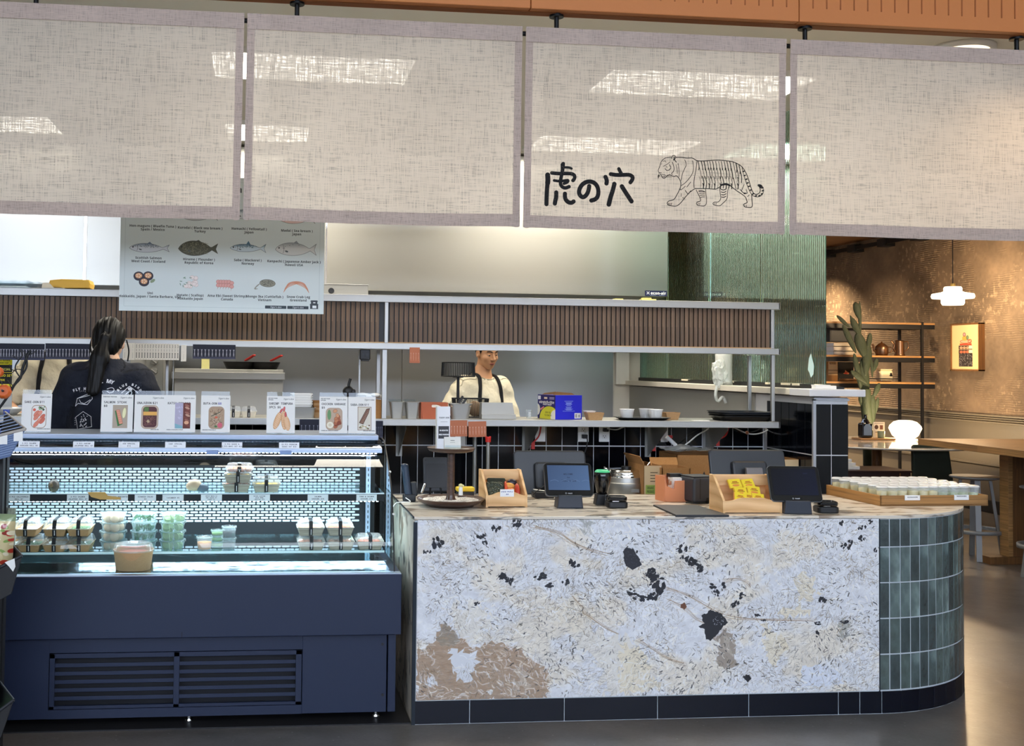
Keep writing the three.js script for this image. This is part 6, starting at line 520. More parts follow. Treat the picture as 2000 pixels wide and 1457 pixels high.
{ // dark tablet on a stand, seen from behind
  const p = onTop(848, 972), t = thing('tablet_stand', 'dark tablet seen from behind on a metal stand, left of the cake stand post', 'tablet', [p[0], p[1], p[2]]); obj('tablet', plate(0.125, 0.17, 0.008, 0.012, 0.002).rotateX(-0.22).translate(0.006, 0.115, 0.0), M.charcoal, t); obj('case', plate(0.1, 0.12, 0.004, 0.01).rotateX(-0.22).translate(0.006, 0.11, 0.009), M.black, t); obj('stand', [rod([-0.03, 0.002, 0.04], [-0.02, 0.07, 0.014], 0.005), rod([0.035, 0.002, 0.04], [0.025, 0.07, 0.014], 0.005), box(0.12, 0.004, 0.02, 0, 0.035, 0.03, 0.001), box(0.1, 0.006, 0.1, 0, 0.003, 0, 0.002)], M.blackMetal, t); obj('lens', cyl(0.004, 0.004, 0.003).rotateX(Math.PI / 2).translate(-0.045, 0.185, -0.01), M.black, t); }
// pine candy boxes
function pineBox(label, px0, px1, py, back, turn, fill, y0) {
  const a = onTop(px0, py), b = onTop(px1, py), w = Math.hypot(b[0] - a[0], b[2] - a[2]), t = thing('candy_box', label, 'wooden box', [(a[0] + b[0]) / 2, TOP + 0.001, (a[2] + b[2]) / 2], turn), D = 0.16, H = back, s = 0.009;
  const prof = [[0, 0], [D, 0], [D, H], [D * 0.74, H], [0.004, 0.062], [0, 0.058]], sideG = prism(prof.map(([z, y]) => [-z, y]), s, 0.0015).rotateY(-Math.PI / 2);     // profile runs back from the front
  const sp = (x) => metric(prism(prof, s, 0.0012).rotateY(Math.PI / 2).translate(x, 0, 0));
  obj('side', sp(-w / 2), M.pine, t); obj('side', sp(w / 2 - s), M.pine, t); obj('back', slab(-w / 2 + s, w / 2 - s, 0.004, H - 0.002, -D + 0.001, -D + s), M.pine, t); obj('slope', slab(-w / 2 + s, w / 2 - s, H * 0.7, H - 0.002, -D * 0.78, -D * 0.74), M.pine, t); obj('bottom', slab(-w / 2 + s, w / 2 - s, 0.006, 0.014, -D + s, -0.008), M.pine, t);
  const f = new THREE.Shape(); f.moveTo(-w / 2 + s, 0.004); f.lineTo(w / 2 - s, 0.004); f.lineTo(w / 2 - s, 0.055); f.bezierCurveTo(w * 0.28, 0.058, w * 0.26, 0.072, w * 0.12, 0.071); f.lineTo(-w * 0.12, 0.071); f.bezierCurveTo(-w * 0.26, 0.072, -w * 0.28, 0.058, -w / 2 + s, 0.055); f.closePath(); const hole = new THREE.Path(); hole.absellipse(0, 0.047, 0.012, 0.008, 0, 6.2832); f.holes.push(hole); obj('front', metric(new THREE.ExtrudeGeometry(f, { depth: s - 0.002, bevelEnabled: true, bevelThickness: 0.001, bevelSize: 0.001, bevelOffset: -0.001, bevelSegments: 1, curveSegments: 12 }).translate(0, 0, -s)), M.pine, t); fill(t, w, D, H); return t;
}
pineBox('pine candy box with a wavy front holding wrapped rolls, beside the left till', 949, 1030, 991, 0.165, 0.03, (t, w, D, H) => {
  const S = sheet(256, 128, [['lab', 0, 0, 160, 128, (g, W, h) => { g.fillStyle = '#eceef2'; g.fillRect(0, 0, W, h); textLines(g, ['EGG ROLL', '$5'], W / 2, 40, 30, 46, '#3a4a8c', 'center', 'italic bold %px sans-serif'); }], ['rnd', 160, 0, 96, 96, (g, W, h) => { g.fillStyle = '#f2f0ee'; g.fillRect(0, 0, W, h); textLines(g, ['Maki'], W / 2, h / 2, 26, 20, '#3c3a40', 'center', 'italic bold %px serif'); }]]); obj('tag', slab(-0.032, 0.034, 0.05, 0.084, 0.0005, 0.002), M.paper, t); obj('tag_print', S.quad('lab', 0.066, 0.034, 0.001, 0.067, 0.0024), S.m, t);
  const u = t.position, put = (n, label, g, m, x, y, z) => { const o = solo(n, g, m, label, 'snack', [u.x + x, u.y + y, u.z + z]); o.rotation.set(-0.55, 0.03, 0); return o; }; put('snack_bag', 'dark foil snack bag with a round white label in the left candy box', [plate(0.085, 0.08, 0.016, 0.008, 0.006)], phys(0x3e4438, 0.22, 0.6, { bumpMap: scaled(smudge, 12), bumpScale: 0.01 }), -0.042, 0.072, -0.06); put('round_label', 'round white label on the dark foil bag in the candy box', [cyl(0.022, 0.022, 0.001, 0, 0, 0, 28).rotateX(Math.PI / 2)], M.paper, -0.05, 0.062, -0.04).userData.category = 'label'; put('snack_bag', 'second dark foil bag behind the labelled one in the left candy box', [plate(0.09, 0.08, 0.012, 0.008, 0.005)], phys(0x4a4d42, 0.25, 0.6), -0.03, 0.088, -0.09); const cols = [0xd9793a, 0xe0a04a, 0xc2402c, 0x2b2330, 0xd85a3a]; for (let i = 0; i < 5; i++) put('wrapped_roll', ['orange wrapped candy nearest the label', 'yellow wrapped candy behind the orange one', 'red wrapped candy at the right inside wall', 'dark wrapped candy at the top back', 'small red wrapped candy beside the dark bag'][i] + ' in the left candy box', [ball(0.02, 0, 0, 0, [1.2, 1.3, 0.6, 1.2, 0.4][i], [0.8, 0.8, 1.7, 0.8, 2][i], 0.6, 12)], std(cols[i], 0.35), [0.03, 0.028, 0.062, 0.045, 0.008][i], [0.07, 0.092, 0.075, 0.108, 0.08][i], [-0.05, -0.075, -0.05, -0.09, -0.055][i]);
});
pineBox('pine candy box full of yellow snack packets, right of the receipt printer', 1412, 1528, 1003, 0.165, 0.0, (t, w, D, H) => { const u = t.position, S = sheet(128, 128, [['p', 0, 0, 128, 128, (g, W, h) => { g.fillStyle = '#ecd22a'; g.fillRect(0, 0, W, h); ell(g, 64, 50, 34, 20, 0, '#e9b41c'); textLines(g, ['MINI', 'COOKIE'], 64, 44, 22, 22, '#7a3a12', 'center', '900 %px sans-serif'); ell(g, 64, 100, 40, 18, 0, '#d98a3c'); }]]); const R = rng(8); [[-0.045, 0.12, -0.10], [0.02, 0.12, -0.105], [-0.03, 0.085, -0.07], [0.035, 0.09, -0.075], [-0.045, 0.062, -0.04], [0.0, 0.062, -0.045], [0.04, 0.06, -0.04]].forEach(([x, y, z], i) => { const q = thing('snack_packet', ['top left yellow packet', 'top right yellow packet', 'middle left yellow packet', 'middle right yellow packet', 'front left packet showing a biscuit', 'front middle packet showing a biscuit', 'front right packet showing a biscuit'][i] + ' in the right candy box', 'snack', [u.x + x, u.y + y, u.z + z], 0, 'yellow snack packets in the candy box'); q.rotation.set(-0.7, 0.1 * (R() - 0.5), 0.5 * (R() - 0.5)); obj('packet', plate(0.062, 0.05, 0.014, 0.004, 0.006), i < 4 ? M.yellow : std(0xdf9a4c, 0.4), q); obj('print', S.quad('p', 0.056, 0.044, 0, 0, 0.0145), S.m, q); }); });
// tills: large screens seen from behind
function till(label, pxl, pxr, yt, pyBase, lean) {
  const z = onTop((pxl + pxr) / 2, pyBase)[2], a = atZ(pxl, yt + 25, z), b = atZ(pxr, yt + 25, z), w = b.x - a.x, top = atZ((pxl + pxr) / 2, yt, z).y - TOP, t = thing('till', label, 'till', [(a.x + b.x) / 2, TOP + 0.001, z - 0.05]), H = 0.235;
  const s = obj('screen', plate(w, H, 0.022, 0.024, 0.008), std(0x24282f, 0.35), t), grp = [s]; obj('back_bump', [plate(w * 0.46, H * 0.62, 0.03, 0.02, 0.012)], std(0x20242a, 0.4), t), obj('logo', box(0.012, 0.004, 0.001), std(0xc05a3a, 0.5), t);
  t.children.forEach((c, i) => { c.rotation.x = lean; const off = [[0, 0, 0], [0, -0.02, 0.018], [w * 0.4, -H * 0.12, 0.0235]][i], v = V(...off).applyEuler(new THREE.Euler(lean, 0, 0)); c.position.set(v.x, top - (H / 2) * Math.cos(lean) + v.y - 0.004, v.z); });
  obj('stand', [prism([[0, 0], [0.05, 0], [0.018, top - 0.1], [0, top - 0.1]], 0.085, 0.003).rotateY(-Math.PI / 2).translate(0.0425, 0.01, 0.075)], std(0x6e6a6a, 0.4, 0.4), t); obj('foot', plate(0.16, 0.16, 0.012, 0.02, 0.003).rotateX(-Math.PI / 2).translate(0, 0.0, 0.02), M.charcoal, t); obj('screen_glass', plate(w * 0.96, H * 0.94, 0.002, 0.02).rotateX(lean).translate(0, top - (H / 2) * Math.cos(lean) - 0.004, -0.0035), M.screen, t); return t;
}
till('large dark till screen seen from behind, the left one behind the lit tablet', 1007, 1149, 882, 962, -0.24); till('large dark till screen seen from behind, the right one behind the yellow packets', 1392, 1541, 880, 962, -0.24);
// customer screens
function customerScreen(label, pxl, pxr, yt, py, turn, on) {
  const p = onTop((pxl + pxr) / 2, py), k = -p[2] / 2191, w = (pxr - pxl) * k * 1.0, t = thing('customer_screen', label, 'tablet', p, turn), H = w * 0.72, lean = -0.42, hy = 0.054, S = sheet(512, 330, [['s', 0, 0, 512, 330, (g, W, h) => { const gr = g.createLinearGradient(0, 0, W, h); if (on) { gr.addColorStop(0, '#3f5478'); gr.addColorStop(1, '#54709a'); } else { gr.addColorStop(0, '#0b1020'); gr.addColorStop(1, '#101a3a'); } g.fillStyle = gr; g.fillRect(0, 0, W, h); if (on) { textLines(g, ['WELCOME', 'to', "TIGER'S DEN"], W / 2, 118, 28, 44, '#18233c', 'center', 'bold %px monospace'); for (let i = 0; i < 4; i++) curve(g, [[30 + i * 130, 210], [80 + i * 130, 190], [130 + i * 130, 214]], 4, '#6b86ae'); } else { textLines(g, ['20:01'], 390, 60, 22, 20, '#33436e'); } }]], 0.12);
  obj('base', [prism([[-w * 0.27, 0], [w * 0.27, 0], [w * 0.24, 0.062], [-w * 0.24, 0.062]], 0.075, 0.006).translate(0, 0, -0.05)], std(0x2b313c, 0.4), t);
  const b = new THREE.Group(); b.name = 'display'; t.add(b); b.position.set(0, hy, 0.012); b.rotation.x = lean; obj('body', plate(w, H, 0.016, 0.018, 0.004).translate(0, H / 2, -0.012), std(0x555a60, 0.35, 0.4), b); obj('bezel', plate(w * 0.975, H * 0.97, 0.002, 0.016).translate(0, H / 2, 0.0035), M.blackGloss, b); const sc = obj('screen', S.quad('s', w * 0.86, H * 0.74, 0, H * 0.55, 0.0062), new THREE.MeshStandardMaterial({ color: 0x111111, roughness: 0.1, emissive: 0xffffff, emissiveMap: S.m.map, emissiveIntensity: on ? 0.8 : 0.5 }), b); const L = sheet(128, 32, [['l', 0, 0, 128, 32, (g, W, h) => { g.fillStyle = '#0a0b0e'; g.fillRect(0, 0, W, h); ell(g, 16, 16, 9, 9, 0, null, '#d9dade', 3); textLines(g, ['toast'], 70, 16, 24, 20, '#d9dade'); }]], 0.2); obj('maker_print', L.quad('l', w * 0.2, w * 0.05, 0, H * 0.085, 0.0062), L.m, b); return t;
}
customerScreen('small customer tablet with a lit blue screen on a dark stand', 1063, 1160, 927, 992, -0.06, true); customerScreen('small customer tablet with a dark screen at the right of the counter', 1502, 1608, 932, 1003, -0.12, false);
function scanner(label, px, py, s = 1, green = true) { const p = onTop(px, py), t = thing('barcode_scanner', label, 'scanner', p, -0.1); obj('body', lathe([[0.0, 0.036], [0.022, 0.036], [0.03, 0.07], [0.0395, 0.11], [0.042, 0.135], [0.039, 0.152], [0.03, 0.162], [0, 0.164]], 32).scale(s, 1, s), M.blackGloss, t); obj('ring', lathe([[0.0375, 0.153], [0.034, 0.160], [0.027, 0.1655], [0.022, 0.1665]], 32).scale(s, 1, s), std(0x2f8f5a, 0.4, 0, { emissive: new THREE.Color(0.1, 0.8, 0.4), emissiveIntensity: green ? 0.35 : 0.1 }), t); obj('stand', [prism([[-0.038, 0], [0.038, 0], [0.03, 0.05], [-0.03, 0.05]], 0.06, 0.004).translate(0, 0, -0.03)], M.black, t); obj('stem', [rod([0.008, 0.0, 0.036], [0.012, 0.05, 0.036], 0.004)], M.greyPlastic, t); return t; }
scanner('black dome barcode scanner with a green ring beside the lit tablet', 1176, 985); scanner('black dome barcode scanner with a green ring behind the dark customer tablet', 1565, 988);
function reader(label, px, py) { const p = onTop(px, py), t = thing('card_reader', label, 'card reader', p, -0.15); obj('base', plate(0.098, 0.09, 0.03, 0.02, 0.006).rotateX(-Math.PI / 2).translate(0, 0, -0.02), M.black, t); obj('top', plate(0.094, 0.084, 0.022, 0.022, 0.007).rotateX(-Math.PI / 2).translate(0, 0.032, -0.02), M.blackGloss, t); obj('slot', box(0.03, 0.003, 0.002, -0.01, 0.033, 0.0215), M.chrome, t); return t; }
reader('squat black card reader on the counter in front of the left barcode scanner', 1205, 992); reader('squat black card reader at the right end of the counter near the wooden tray', 1616, 1002);
{ const p = onTop(1060, 972), t = thing('cash_tablet', 'flat dark device with a white card behind the lit customer tablet', 'device', [p[0] - 0.0, p[1], p[2]]); obj('body', box(0.1, 0.03, 0.08, 0, 0.016, 0, 0.005), M.charcoal, t); obj('card', slab(-0.05, 0.05, 0.034, 0.036, -0.02, 0.02).rotateZ(-0.12), M.paper, t); const c = thing('black_wire', 'thin black wire curving down beside the left candy box', 'cable', [p[0] - 0.06, TOP, p[2] + 0.02]); obj('wire', tube([[0.12, 0.1, 0], [0.05, 0.06, 0.02], [0.0, 0.02, 0.03], [0.02, 0.003, 0.05], [0.1, 0.003, 0.06], [0.2, 0.003, 0.03]], 0.0022, 40), M.black, c); }
{ const p = onTop(1319, 980), z = p[2], t = thing('file_bin', 'terracotta plastic bin with a sloped open front and clipped papers on the counter', 'bin', [p[0], p[1], z - 0.05], 0.12), w = 0.125, H = 0.125; const prof = [[-w / 2, 0.006], [-w / 2 + 0.012, 0], [w / 2 - 0.006, 0], [w / 2, 0.01], [w / 2, H * 0.84], [-w * 0.08, H * 0.82], [-w * 0.12, H * 0.5], [-w * 0.42, H * 0.62], [-w / 2 - 0.004, H]]; obj('bin', [prism(prof, 0.004, 0.001).translate(0, 0, 0.05), slab(-w / 2, w / 2, 0, H * 0.98, -0.054, -0.05, 0.001), slab(-w / 2 - 0.003, -w / 2, 0, H, -0.05, 0.052, 0.001), slab(w / 2 - 0.001, w / 2 + 0.002, 0, H * 0.84, -0.05, 0.052, 0.001), slab(-w / 2, w / 2, 0, 0.004, -0.05, 0.05)], M.terracottaPale, t); obj('papers', [slab(-0.01, 0.058, 0.01, H * 0.92, -0.02, 0.03)], M.paper, t); obj('black_folder', slab(-0.008, 0.058, H * 0.9, H * 1.06, -0.04, -0.0), M.black, t); obj('clip', [box(0.02, 0.02, 0.006, -0.02, H * 0.72, 0.02, 0.002), cyl(0.007, 0.007, 0.02, -0.026, H * 0.7, 0.02).rotateZ(0)], M.chrome, t); }
{ const p = onTop(1371, 983), t = thing('receipt_printer', 'boxy dark grey receipt printer beside the terracotta bin', 'printer', [p[0], p[1], p[2] - 0.06], 0.2); obj('body', [box(0.125, 0.125, 0.13, 0, 0.064, 0, 0.014)], std(0x30343b, 0.4), t); obj('lid', box(0.118, 0.006, 0.12, 0, 0.128, 0, 0.003), M.charcoal, t); obj('outlet', [slab(0.01, 0.05, 0.0, 0.028, 0.06, 0.0665, 0.002)], M.black, t); obj('groove', slab(-0.028, -0.024, 0.02, 0.12, 0.0645, 0.0655), M.black, t); obj('lead', tube([[0.03, 0.012, 0.068], [0.0, 0.003, 0.09], [-0.06, 0.003, 0.085], [-0.09, 0.003, 0.04]], 0.003), M.black, t); }
{ const t = thing('flat_screen', 'flat dark framed panel with a brownish picture lying on the counter edge', 'panel', [0, 0, 0]); const c = [onTop(1276, 989), onTop(1362, 990), onTop(1424, 1009), onTop(1320, 1009)], y = TOP + 0.001; const sh = (k) => { const m = [0, 1].map((q) => (c[0][q * 2] + c[1][q * 2] + c[2][q * 2] + c[3][q * 2]) / 4); return c.map((p) => [m[0] + (p[0] - m[0]) * k, -(m[1] + (p[2] - m[1]) * k)]).reverse(); }; obj('frame', prism(sh(1), 0.007, 0.0015).rotateX(-Math.PI / 2).translate(0, y, 0), M.charcoal, t); obj('picture', prism(sh(0.93), 0.0012).rotateX(-Math.PI / 2).translate(0, y + 0.007, 0), phys(0x6a4a40, 0.15, 0, { map: scaled(glazeTex, 3), clearcoat: 0.6 }), t); }
// wooden tray crowded with little dessert cups
{
  const a = onTop(1719, 989), b = onTop(1632, 966), c = onTop(1930, 987.5), h = 0.052, t = thing('wooden_tray', 'shallow wooden tray crowded with little dessert cups on the round counter end', 'tray', [0, TOP + 0.001, 0]); const u = V(c[0] - a[0], 0, c[2] - a[2]), v = V(b[0] - a[0], 0, b[2] - a[2]), W = u.length(), Dp = v.length(); t.position.set(a[0], TOP + 0.001, a[2]); t.rotation.y = Math.atan2(-u.z, u.x); const s = 0.009;
  obj('board', slab(0, W, 0, 0.008, -Dp, 0), M.trayWood, t); obj('rail', slab(0, W, 0, h, -s, 0, 0.001), M.trayWood, t); obj('rail', slab(0, W, 0, h, -Dp, -Dp + s, 0.001), M.trayWood, t); obj('rail', slab(0, s, 0, h, -Dp, 0, 0.001), M.trayWood, t); obj('rail', slab(W - s, W, 0, h, -Dp, 0, 0.001), M.trayWood, t);
  const S = sheet(256, 128, [['a', 0, 0, 128, 64, (g, w, hh) => { g.fillStyle = '#f2f2f0'; g.fillRect(0, 0, w, hh); textLines(g, ['GINGER'], 64, 26, 24, 20, '#222'); }], ['b', 128, 0, 128, 64, (g, w, hh) => { g.fillStyle = '#f2f2f0'; g.fillRect(0, 0, w, hh); textLines(g, ['WASABI'], 64, 16, 24, 20, '#222'); }]]); const inv = t.rotation.y; [['a', 1766, 1800, 'left white tag clipped to the front of the wooden tray'], ['b', 1865, 1898, 'right white tag clipped to the front of the wooden tray']].forEach(([k, x0, x1, l], i) => { const p = atZ((x0 + x1) / 2, 973, a[2] + 0.002), w = (x1 - x0) * 0.0024; const q = thing('tray_tag', l, 'tag', [p.x, TOP + 0.03, a[2] + (p.x - a[0]) * (u.z / u.x) + 0.003], inv); obj('tag', slab(-w / 2, w / 2, 0, 0.025, 0, 0.0015), M.paper, q); obj('print', S.quad(k, w * 0.96, 0.024, 0, 0.0125, 0.002), S.m, q); });
  const cup = new THREE.Group(); cup.name = 'dessert_cup'; const r = 0.0255, H = 0.082; obj('cup', lathe([[0, 0.001], [r * 0.78, 0.001], [r, H]], 18), M.clearThin, cup); obj('lid', lathe([[0, H + 0.006], [r * 0.8, H + 0.006], [r * 1.0, H + 0.004], [r * 1.1, H], [r * 1.1, H - 0.003]], 18), pane(0xffffff, { roughness: 0.2, transmission: 0.45 }), cup); const gin = cup.clone(), was = cup.clone(); obj('filling', lathe([[0, 0.002], [r * 0.74, 0.002], [r * 0.92, H * 0.72], [0, H * 0.78]], 14), std(0xf0dfa4, 0.5), gin); obj('filling', lathe([[0, 0.002], [r * 0.74, 0.002], [r * 0.84, H * 0.62], [0, H * 0.66]], 14), std(0xc3cfa6, 0.5), was);
  const R = rng(16), nx = 10, nz = 6; const M3 = t.matrix.compose(t.position, t.quaternion, t.scale); for (let j = 0; j < nz; j++) for (let i = 0; i < nx; i++) { const q = V(0.035 + ((W - 0.07) * (i + 0.5 * (j % 2) * 0.3)) / (nx - 0.7), 0.0082, -0.04 - ((Dp - 0.075) * j) / (nz - 1)).add(V((R() - 0.5) * 0.006, 0, (R() - 0.5) * 0.006)).applyMatrix4(t.matrix); const k = i < 6 ? gin : was, o = k.clone(); o.name = numbered('dessert_cup'); o.position.copy(q); scene.add(o); tag(o, i < 6 ? 'small lidded cup of pale yellow ginger in the wooden tray' : 'small lidded cup of pale green paste in the wooden tray', 'cup', i < 6 ? 'cups of yellow ginger' : 'cups of pale green paste'); }
}
// ---------------------------------------------------------------- people
function handBones(w, d, n, curl = 0.6, side = 1) {      // wrist, direction of the hand, back-of-hand normal
  const D = V(...d).normalize(), N = V(...n).projectOnPlane(D).normalize(), S = D.clone().cross(N).multiplyScalar(side), W = V(...w), B = [], at = (a, b, c) => W.clone().addScaledVector(D, a).addScaledVector(S, b).addScaledVector(N, c);
  for (const b of [-0.026, -0.009, 0.009, 0.026]) B.push([at(0.0, b * 0.6, 0), at(0.085, b, 0), 0.017, 0.013]);
  [[-0.029, 0.066], [-0.0095, 0.078], [0.0105, 0.073], [0.03, 0.056]].forEach(([b, L], i) => { let p = at(0.085, b, 0), a = 0.12 + 0.05 * i; for (const [f, r0, r1] of [[0.45, 0.0098, 0.009], [0.32, 0.009, 0.0082], [0.24, 0.0082, 0.007]]) { const q = p.clone().addScaledVector(D, L * f * Math.cos(a)).addScaledVector(N, -L * f * Math.sin(a)); B.push([p, q, r0, r1]); p = q; a += curl; } });
  const t0 = at(0.02, -0.024, -0.004), t1 = at(0.052, -0.052, -0.014), t2 = at(0.082, -0.058, -0.022); B.push([t0, t1, 0.014, 0.0115], [t1, t2, 0.0105, 0.008]); return B.map(([a, b, r, q]) => [a.toArray(), b.toArray(), r, q]);
}
const boundsOf = (B, m) => { const lo = [9, 9, 9], hi = [-9, -9, -9]; for (const [a, b, r] of B) for (const p of [a, b]) for (let k = 0; k < 3; k++) { lo[k] = Math.min(lo[k], p[k] - r - m); hi[k] = Math.max(hi[k], p[k] + r + m); } return [lo, hi]; };
const joinBones = (B, k) => (x, y, z) => { let d = 9; for (const [a, b, r, q] of B) d = smin(d, bone(x, y, z, a, b, r, q), k); return d; };
function headField(x, y, z) {
  x = Math.abs(x); let d = smin(blob(x, y, z, [0, 0.022, -0.012], [0.074, 0.094, 0.09]), blob(x, y, z, [0, -0.055, 0.022], [0.056, 0.06, 0.06]), 0.035);
  d = smin(d, bone(x, y, z, [0, 0.024, 0.073], [0.04, 0.026, 0.058], 0.012, 0.01), 0.015); d = smin(d, blob(x, y, z, [0.038, -0.028, 0.05], [0.024, 0.022, 0.022]), 0.02); d = smin(d, blob(x, y, z, [0, -0.096, 0.052], [0.024, 0.02, 0.022]), 0.02);
  d = Math.max(d, -blob(x, y, z, [0.032, 0.004, 0.083], [0.015, 0.010, 0.014])); d = smin(d, blob(x, y, z, [0.031, 0.003, 0.064], [0.013, 0.010, 0.0125]), 0.004);
  d = smin(d, bone(x, y, z, [0, 0.012, 0.080], [0, -0.030, 0.100], 0.007, 0.0115), 0.01); d = smin(d, blob(x, y, z, [0.0105, -0.034, 0.088], [0.009, 0.007, 0.009]), 0.006);
  d = smin(d, bone(x, y, z, [0, -0.060, 0.083], [0.019, -0.063, 0.074], 0.006, 0.003), 0.006); d = smin(d, bone(x, y, z, [0, -0.072, 0.081], [0.016, -0.070, 0.074], 0.0065, 0.003), 0.006);
  const ear = Math.max(blob(x, y, z, [0.077, -0.006, -0.012], [0.012, 0.032, 0.021]), -blob(x, y, z, [0.088, -0.004, -0.006], [0.009, 0.019, 0.011])); d = smin(d, ear, 0.006);
  return smin(d, bone(x, y, z, [0, -0.06, -0.022], [0, -0.18, -0.035], 0.052, 0.055), 0.02);
}
function person(label, pos, turn, o) {
  const t = thing('person', label, 'person', pos, turn), s = o.scale ?? 1, P = (a) => a.map((q) => q * s), Sh = [0.165, 1.395, 0];
  const arms = o.arms, J = { l: [P([Sh[0], Sh[1], Sh[2]]), P(arms.l[0]), P(arms.l[1])], r: [P([-Sh[0], Sh[1], Sh[2]]), P(arms.r[0]), P(arms.r[1])] };
  const torso = (x, y, z) => { x /= s; y /= s; z /= s; let d = smin(blob(x, y, z, [0, 1.265, 0], [0.165, 0.2, 0.112]), blob(x, y, z, [0, 1.05, 0.01], [0.15, 0.2, 0.108]), 0.07); d = smin(d, blob(x, y, z, [0, 0.92, -0.005], [0.162, 0.15, 0.115]), 0.07); d = smin(d, bone(x, y, z, [-0.15, 1.385, -0.005], [0.15, 1.385, -0.005], 0.062, 0.062), 0.06); return smin(d, bone(x, y, z, [0, 1.38, -0.01], [0, 1.5, -0.012], 0.07, 0.054), 0.05) * s; };
  const upper = (g) => (x, y, z) => Math.min(bone(x, y, z, J.l[0], J.l[1], (0.055 + g) * s, (0.043 + g) * s), bone(x, y, z, J.r[0], J.r[1], (0.055 + g) * s, (0.043 + g) * s));
  const fore = (x, y, z) => Math.min(bone(x, y, z, J.l[1], J.l[2], 0.043 * s, 0.028 * s), bone(x, y, z, J.r[1], J.r[2], 0.043 * s, 0.028 * s)), ua = upper(0);
  const legs = (x, y, z) => { x = Math.abs(x) / s; y /= s; z /= s; return smin(bone(x, y, z, [0.088, 0.9, 0], [0.093, 0.49, 0.012], 0.088, 0.058), smin(bone(x, y, z, [0.093, 0.49, 0.012], [0.095, 0.09, -0.01], 0.055, 0.038), bone(x, y, z, [0.097, 0.04, -0.02], [0.105, 0.03, 0.12], 0.036, 0.026), 0.03), 0.03) * s; };
  const hd = [0, o.headY ?? 1.59, o.headZ ?? 0.02], hq = new THREE.Quaternion().setFromEuler(new THREE.Euler(o.look?.[0] ?? 0, o.look?.[1] ?? 0, o.look?.[2] ?? 0, 'YXZ')), HM = new THREE.Matrix4().compose(V(...P(hd)), hq, V(s * 0.96, s * 0.96, s * 0.96)); const hp = V(0, -0.10, -0.02).applyMatrix4(HM).toArray();
  const bodyF = (x, y, z) => smin(smin(smin(torso(x, y, z), ua(x, y, z), 0.04 * s), fore(x, y, z), 0.02), smin(legs(x, y, z), bone(x, y, z, P([0, 1.42, -0.012]), hp, 0.057 * s, 0.05 * s), 0.02), 0.04);
  const hands = [...handBones(J.l[2], o.hd?.l ?? [J.l[2][0] - J.l[1][0], J.l[2][1] - J.l[1][1], J.l[2][2] - J.l[1][2]], [0, 1, 0.3], o.curl ?? 0.55, 1), ...handBones(J.r[2], o.hd?.r ?? [J.r[2][0] - J.r[1][0], J.r[2][1] - J.r[1][1], J.r[2][2] - J.r[1][2]], [0, 1, 0.3], o.curl ?? 0.55, -1)];
  const hl = hands.slice(0, hands.length / 2), hr = hands.slice(hands.length / 2), geoH = [hl, hr].map((B) => nets(joinBones(B, 0.007), ...boundsOf(B, 0.01), 0.0045)), head = nets(headField, [-0.105, -0.2, -0.12], [0.105, 0.13, 0.125], 0.004).applyMatrix4(HM);
  obj('body', [nets(bodyF, P([-0.48, -0.02, -0.24]), P([0.48, 1.56, 0.45]), 0.0135), head, ...geoH], M[o.skin ?? 'skin'], t);
  const slv = o.sleeve ?? 0.62, cut = (A, B) => A.map((q, i) => lerp(q, B[i], slv)), sl = [cut(J.l[0], J.l[1]), cut(J.r[0], J.r[1])];
  const shirtF = (x, y, z) => { let d = smin(torso(x, y, z) - 0.014, Math.min(bone(x, y, z, J.l[0], sl[0], 0.072 * s, 0.074 * s), bone(x, y, z, J.r[0], sl[1], 0.072 * s, 0.074 * s)), 0.05); d -= 0.0035 * Math.sin(x * 40 + y * 22) * sstep(0.0, 0.2, Math.abs(x)) + 0.003 * Math.sin(y * 60 + x * 25 + z * 30); d = Math.max(d, 0.86 * s - y); return Math.max(d, -blob(x, y, z, P([0, 1.515, 0.03]), P([0.075, 0.075, 0.085]))); };
  obj('t_shirt', nets(shirtF, P([-0.5, 0.82, -0.25]), P([0.5, 1.5, 0.45]), 0.0105), M[o.shirt], t);
  obj('trousers', nets((x, y, z) => Math.max(smin(legs(x, y, z), torso(x, y, z), 0.03) - 0.012, y - 0.97 * s, 0.07 * s - y), P([-0.25, 0.04, -0.2]), P([0.25, 1.0, 0.2]), 0.014), M.trousers, t);
  obj('shoe', [ball(0.05, 0.1 * s, 0.04, 0.05, 0.9, 0.8, 2.6), ball(0.05, -0.1 * s, 0.04, 0.05, 0.9, 0.8, 2.6)], M.shoe, t);
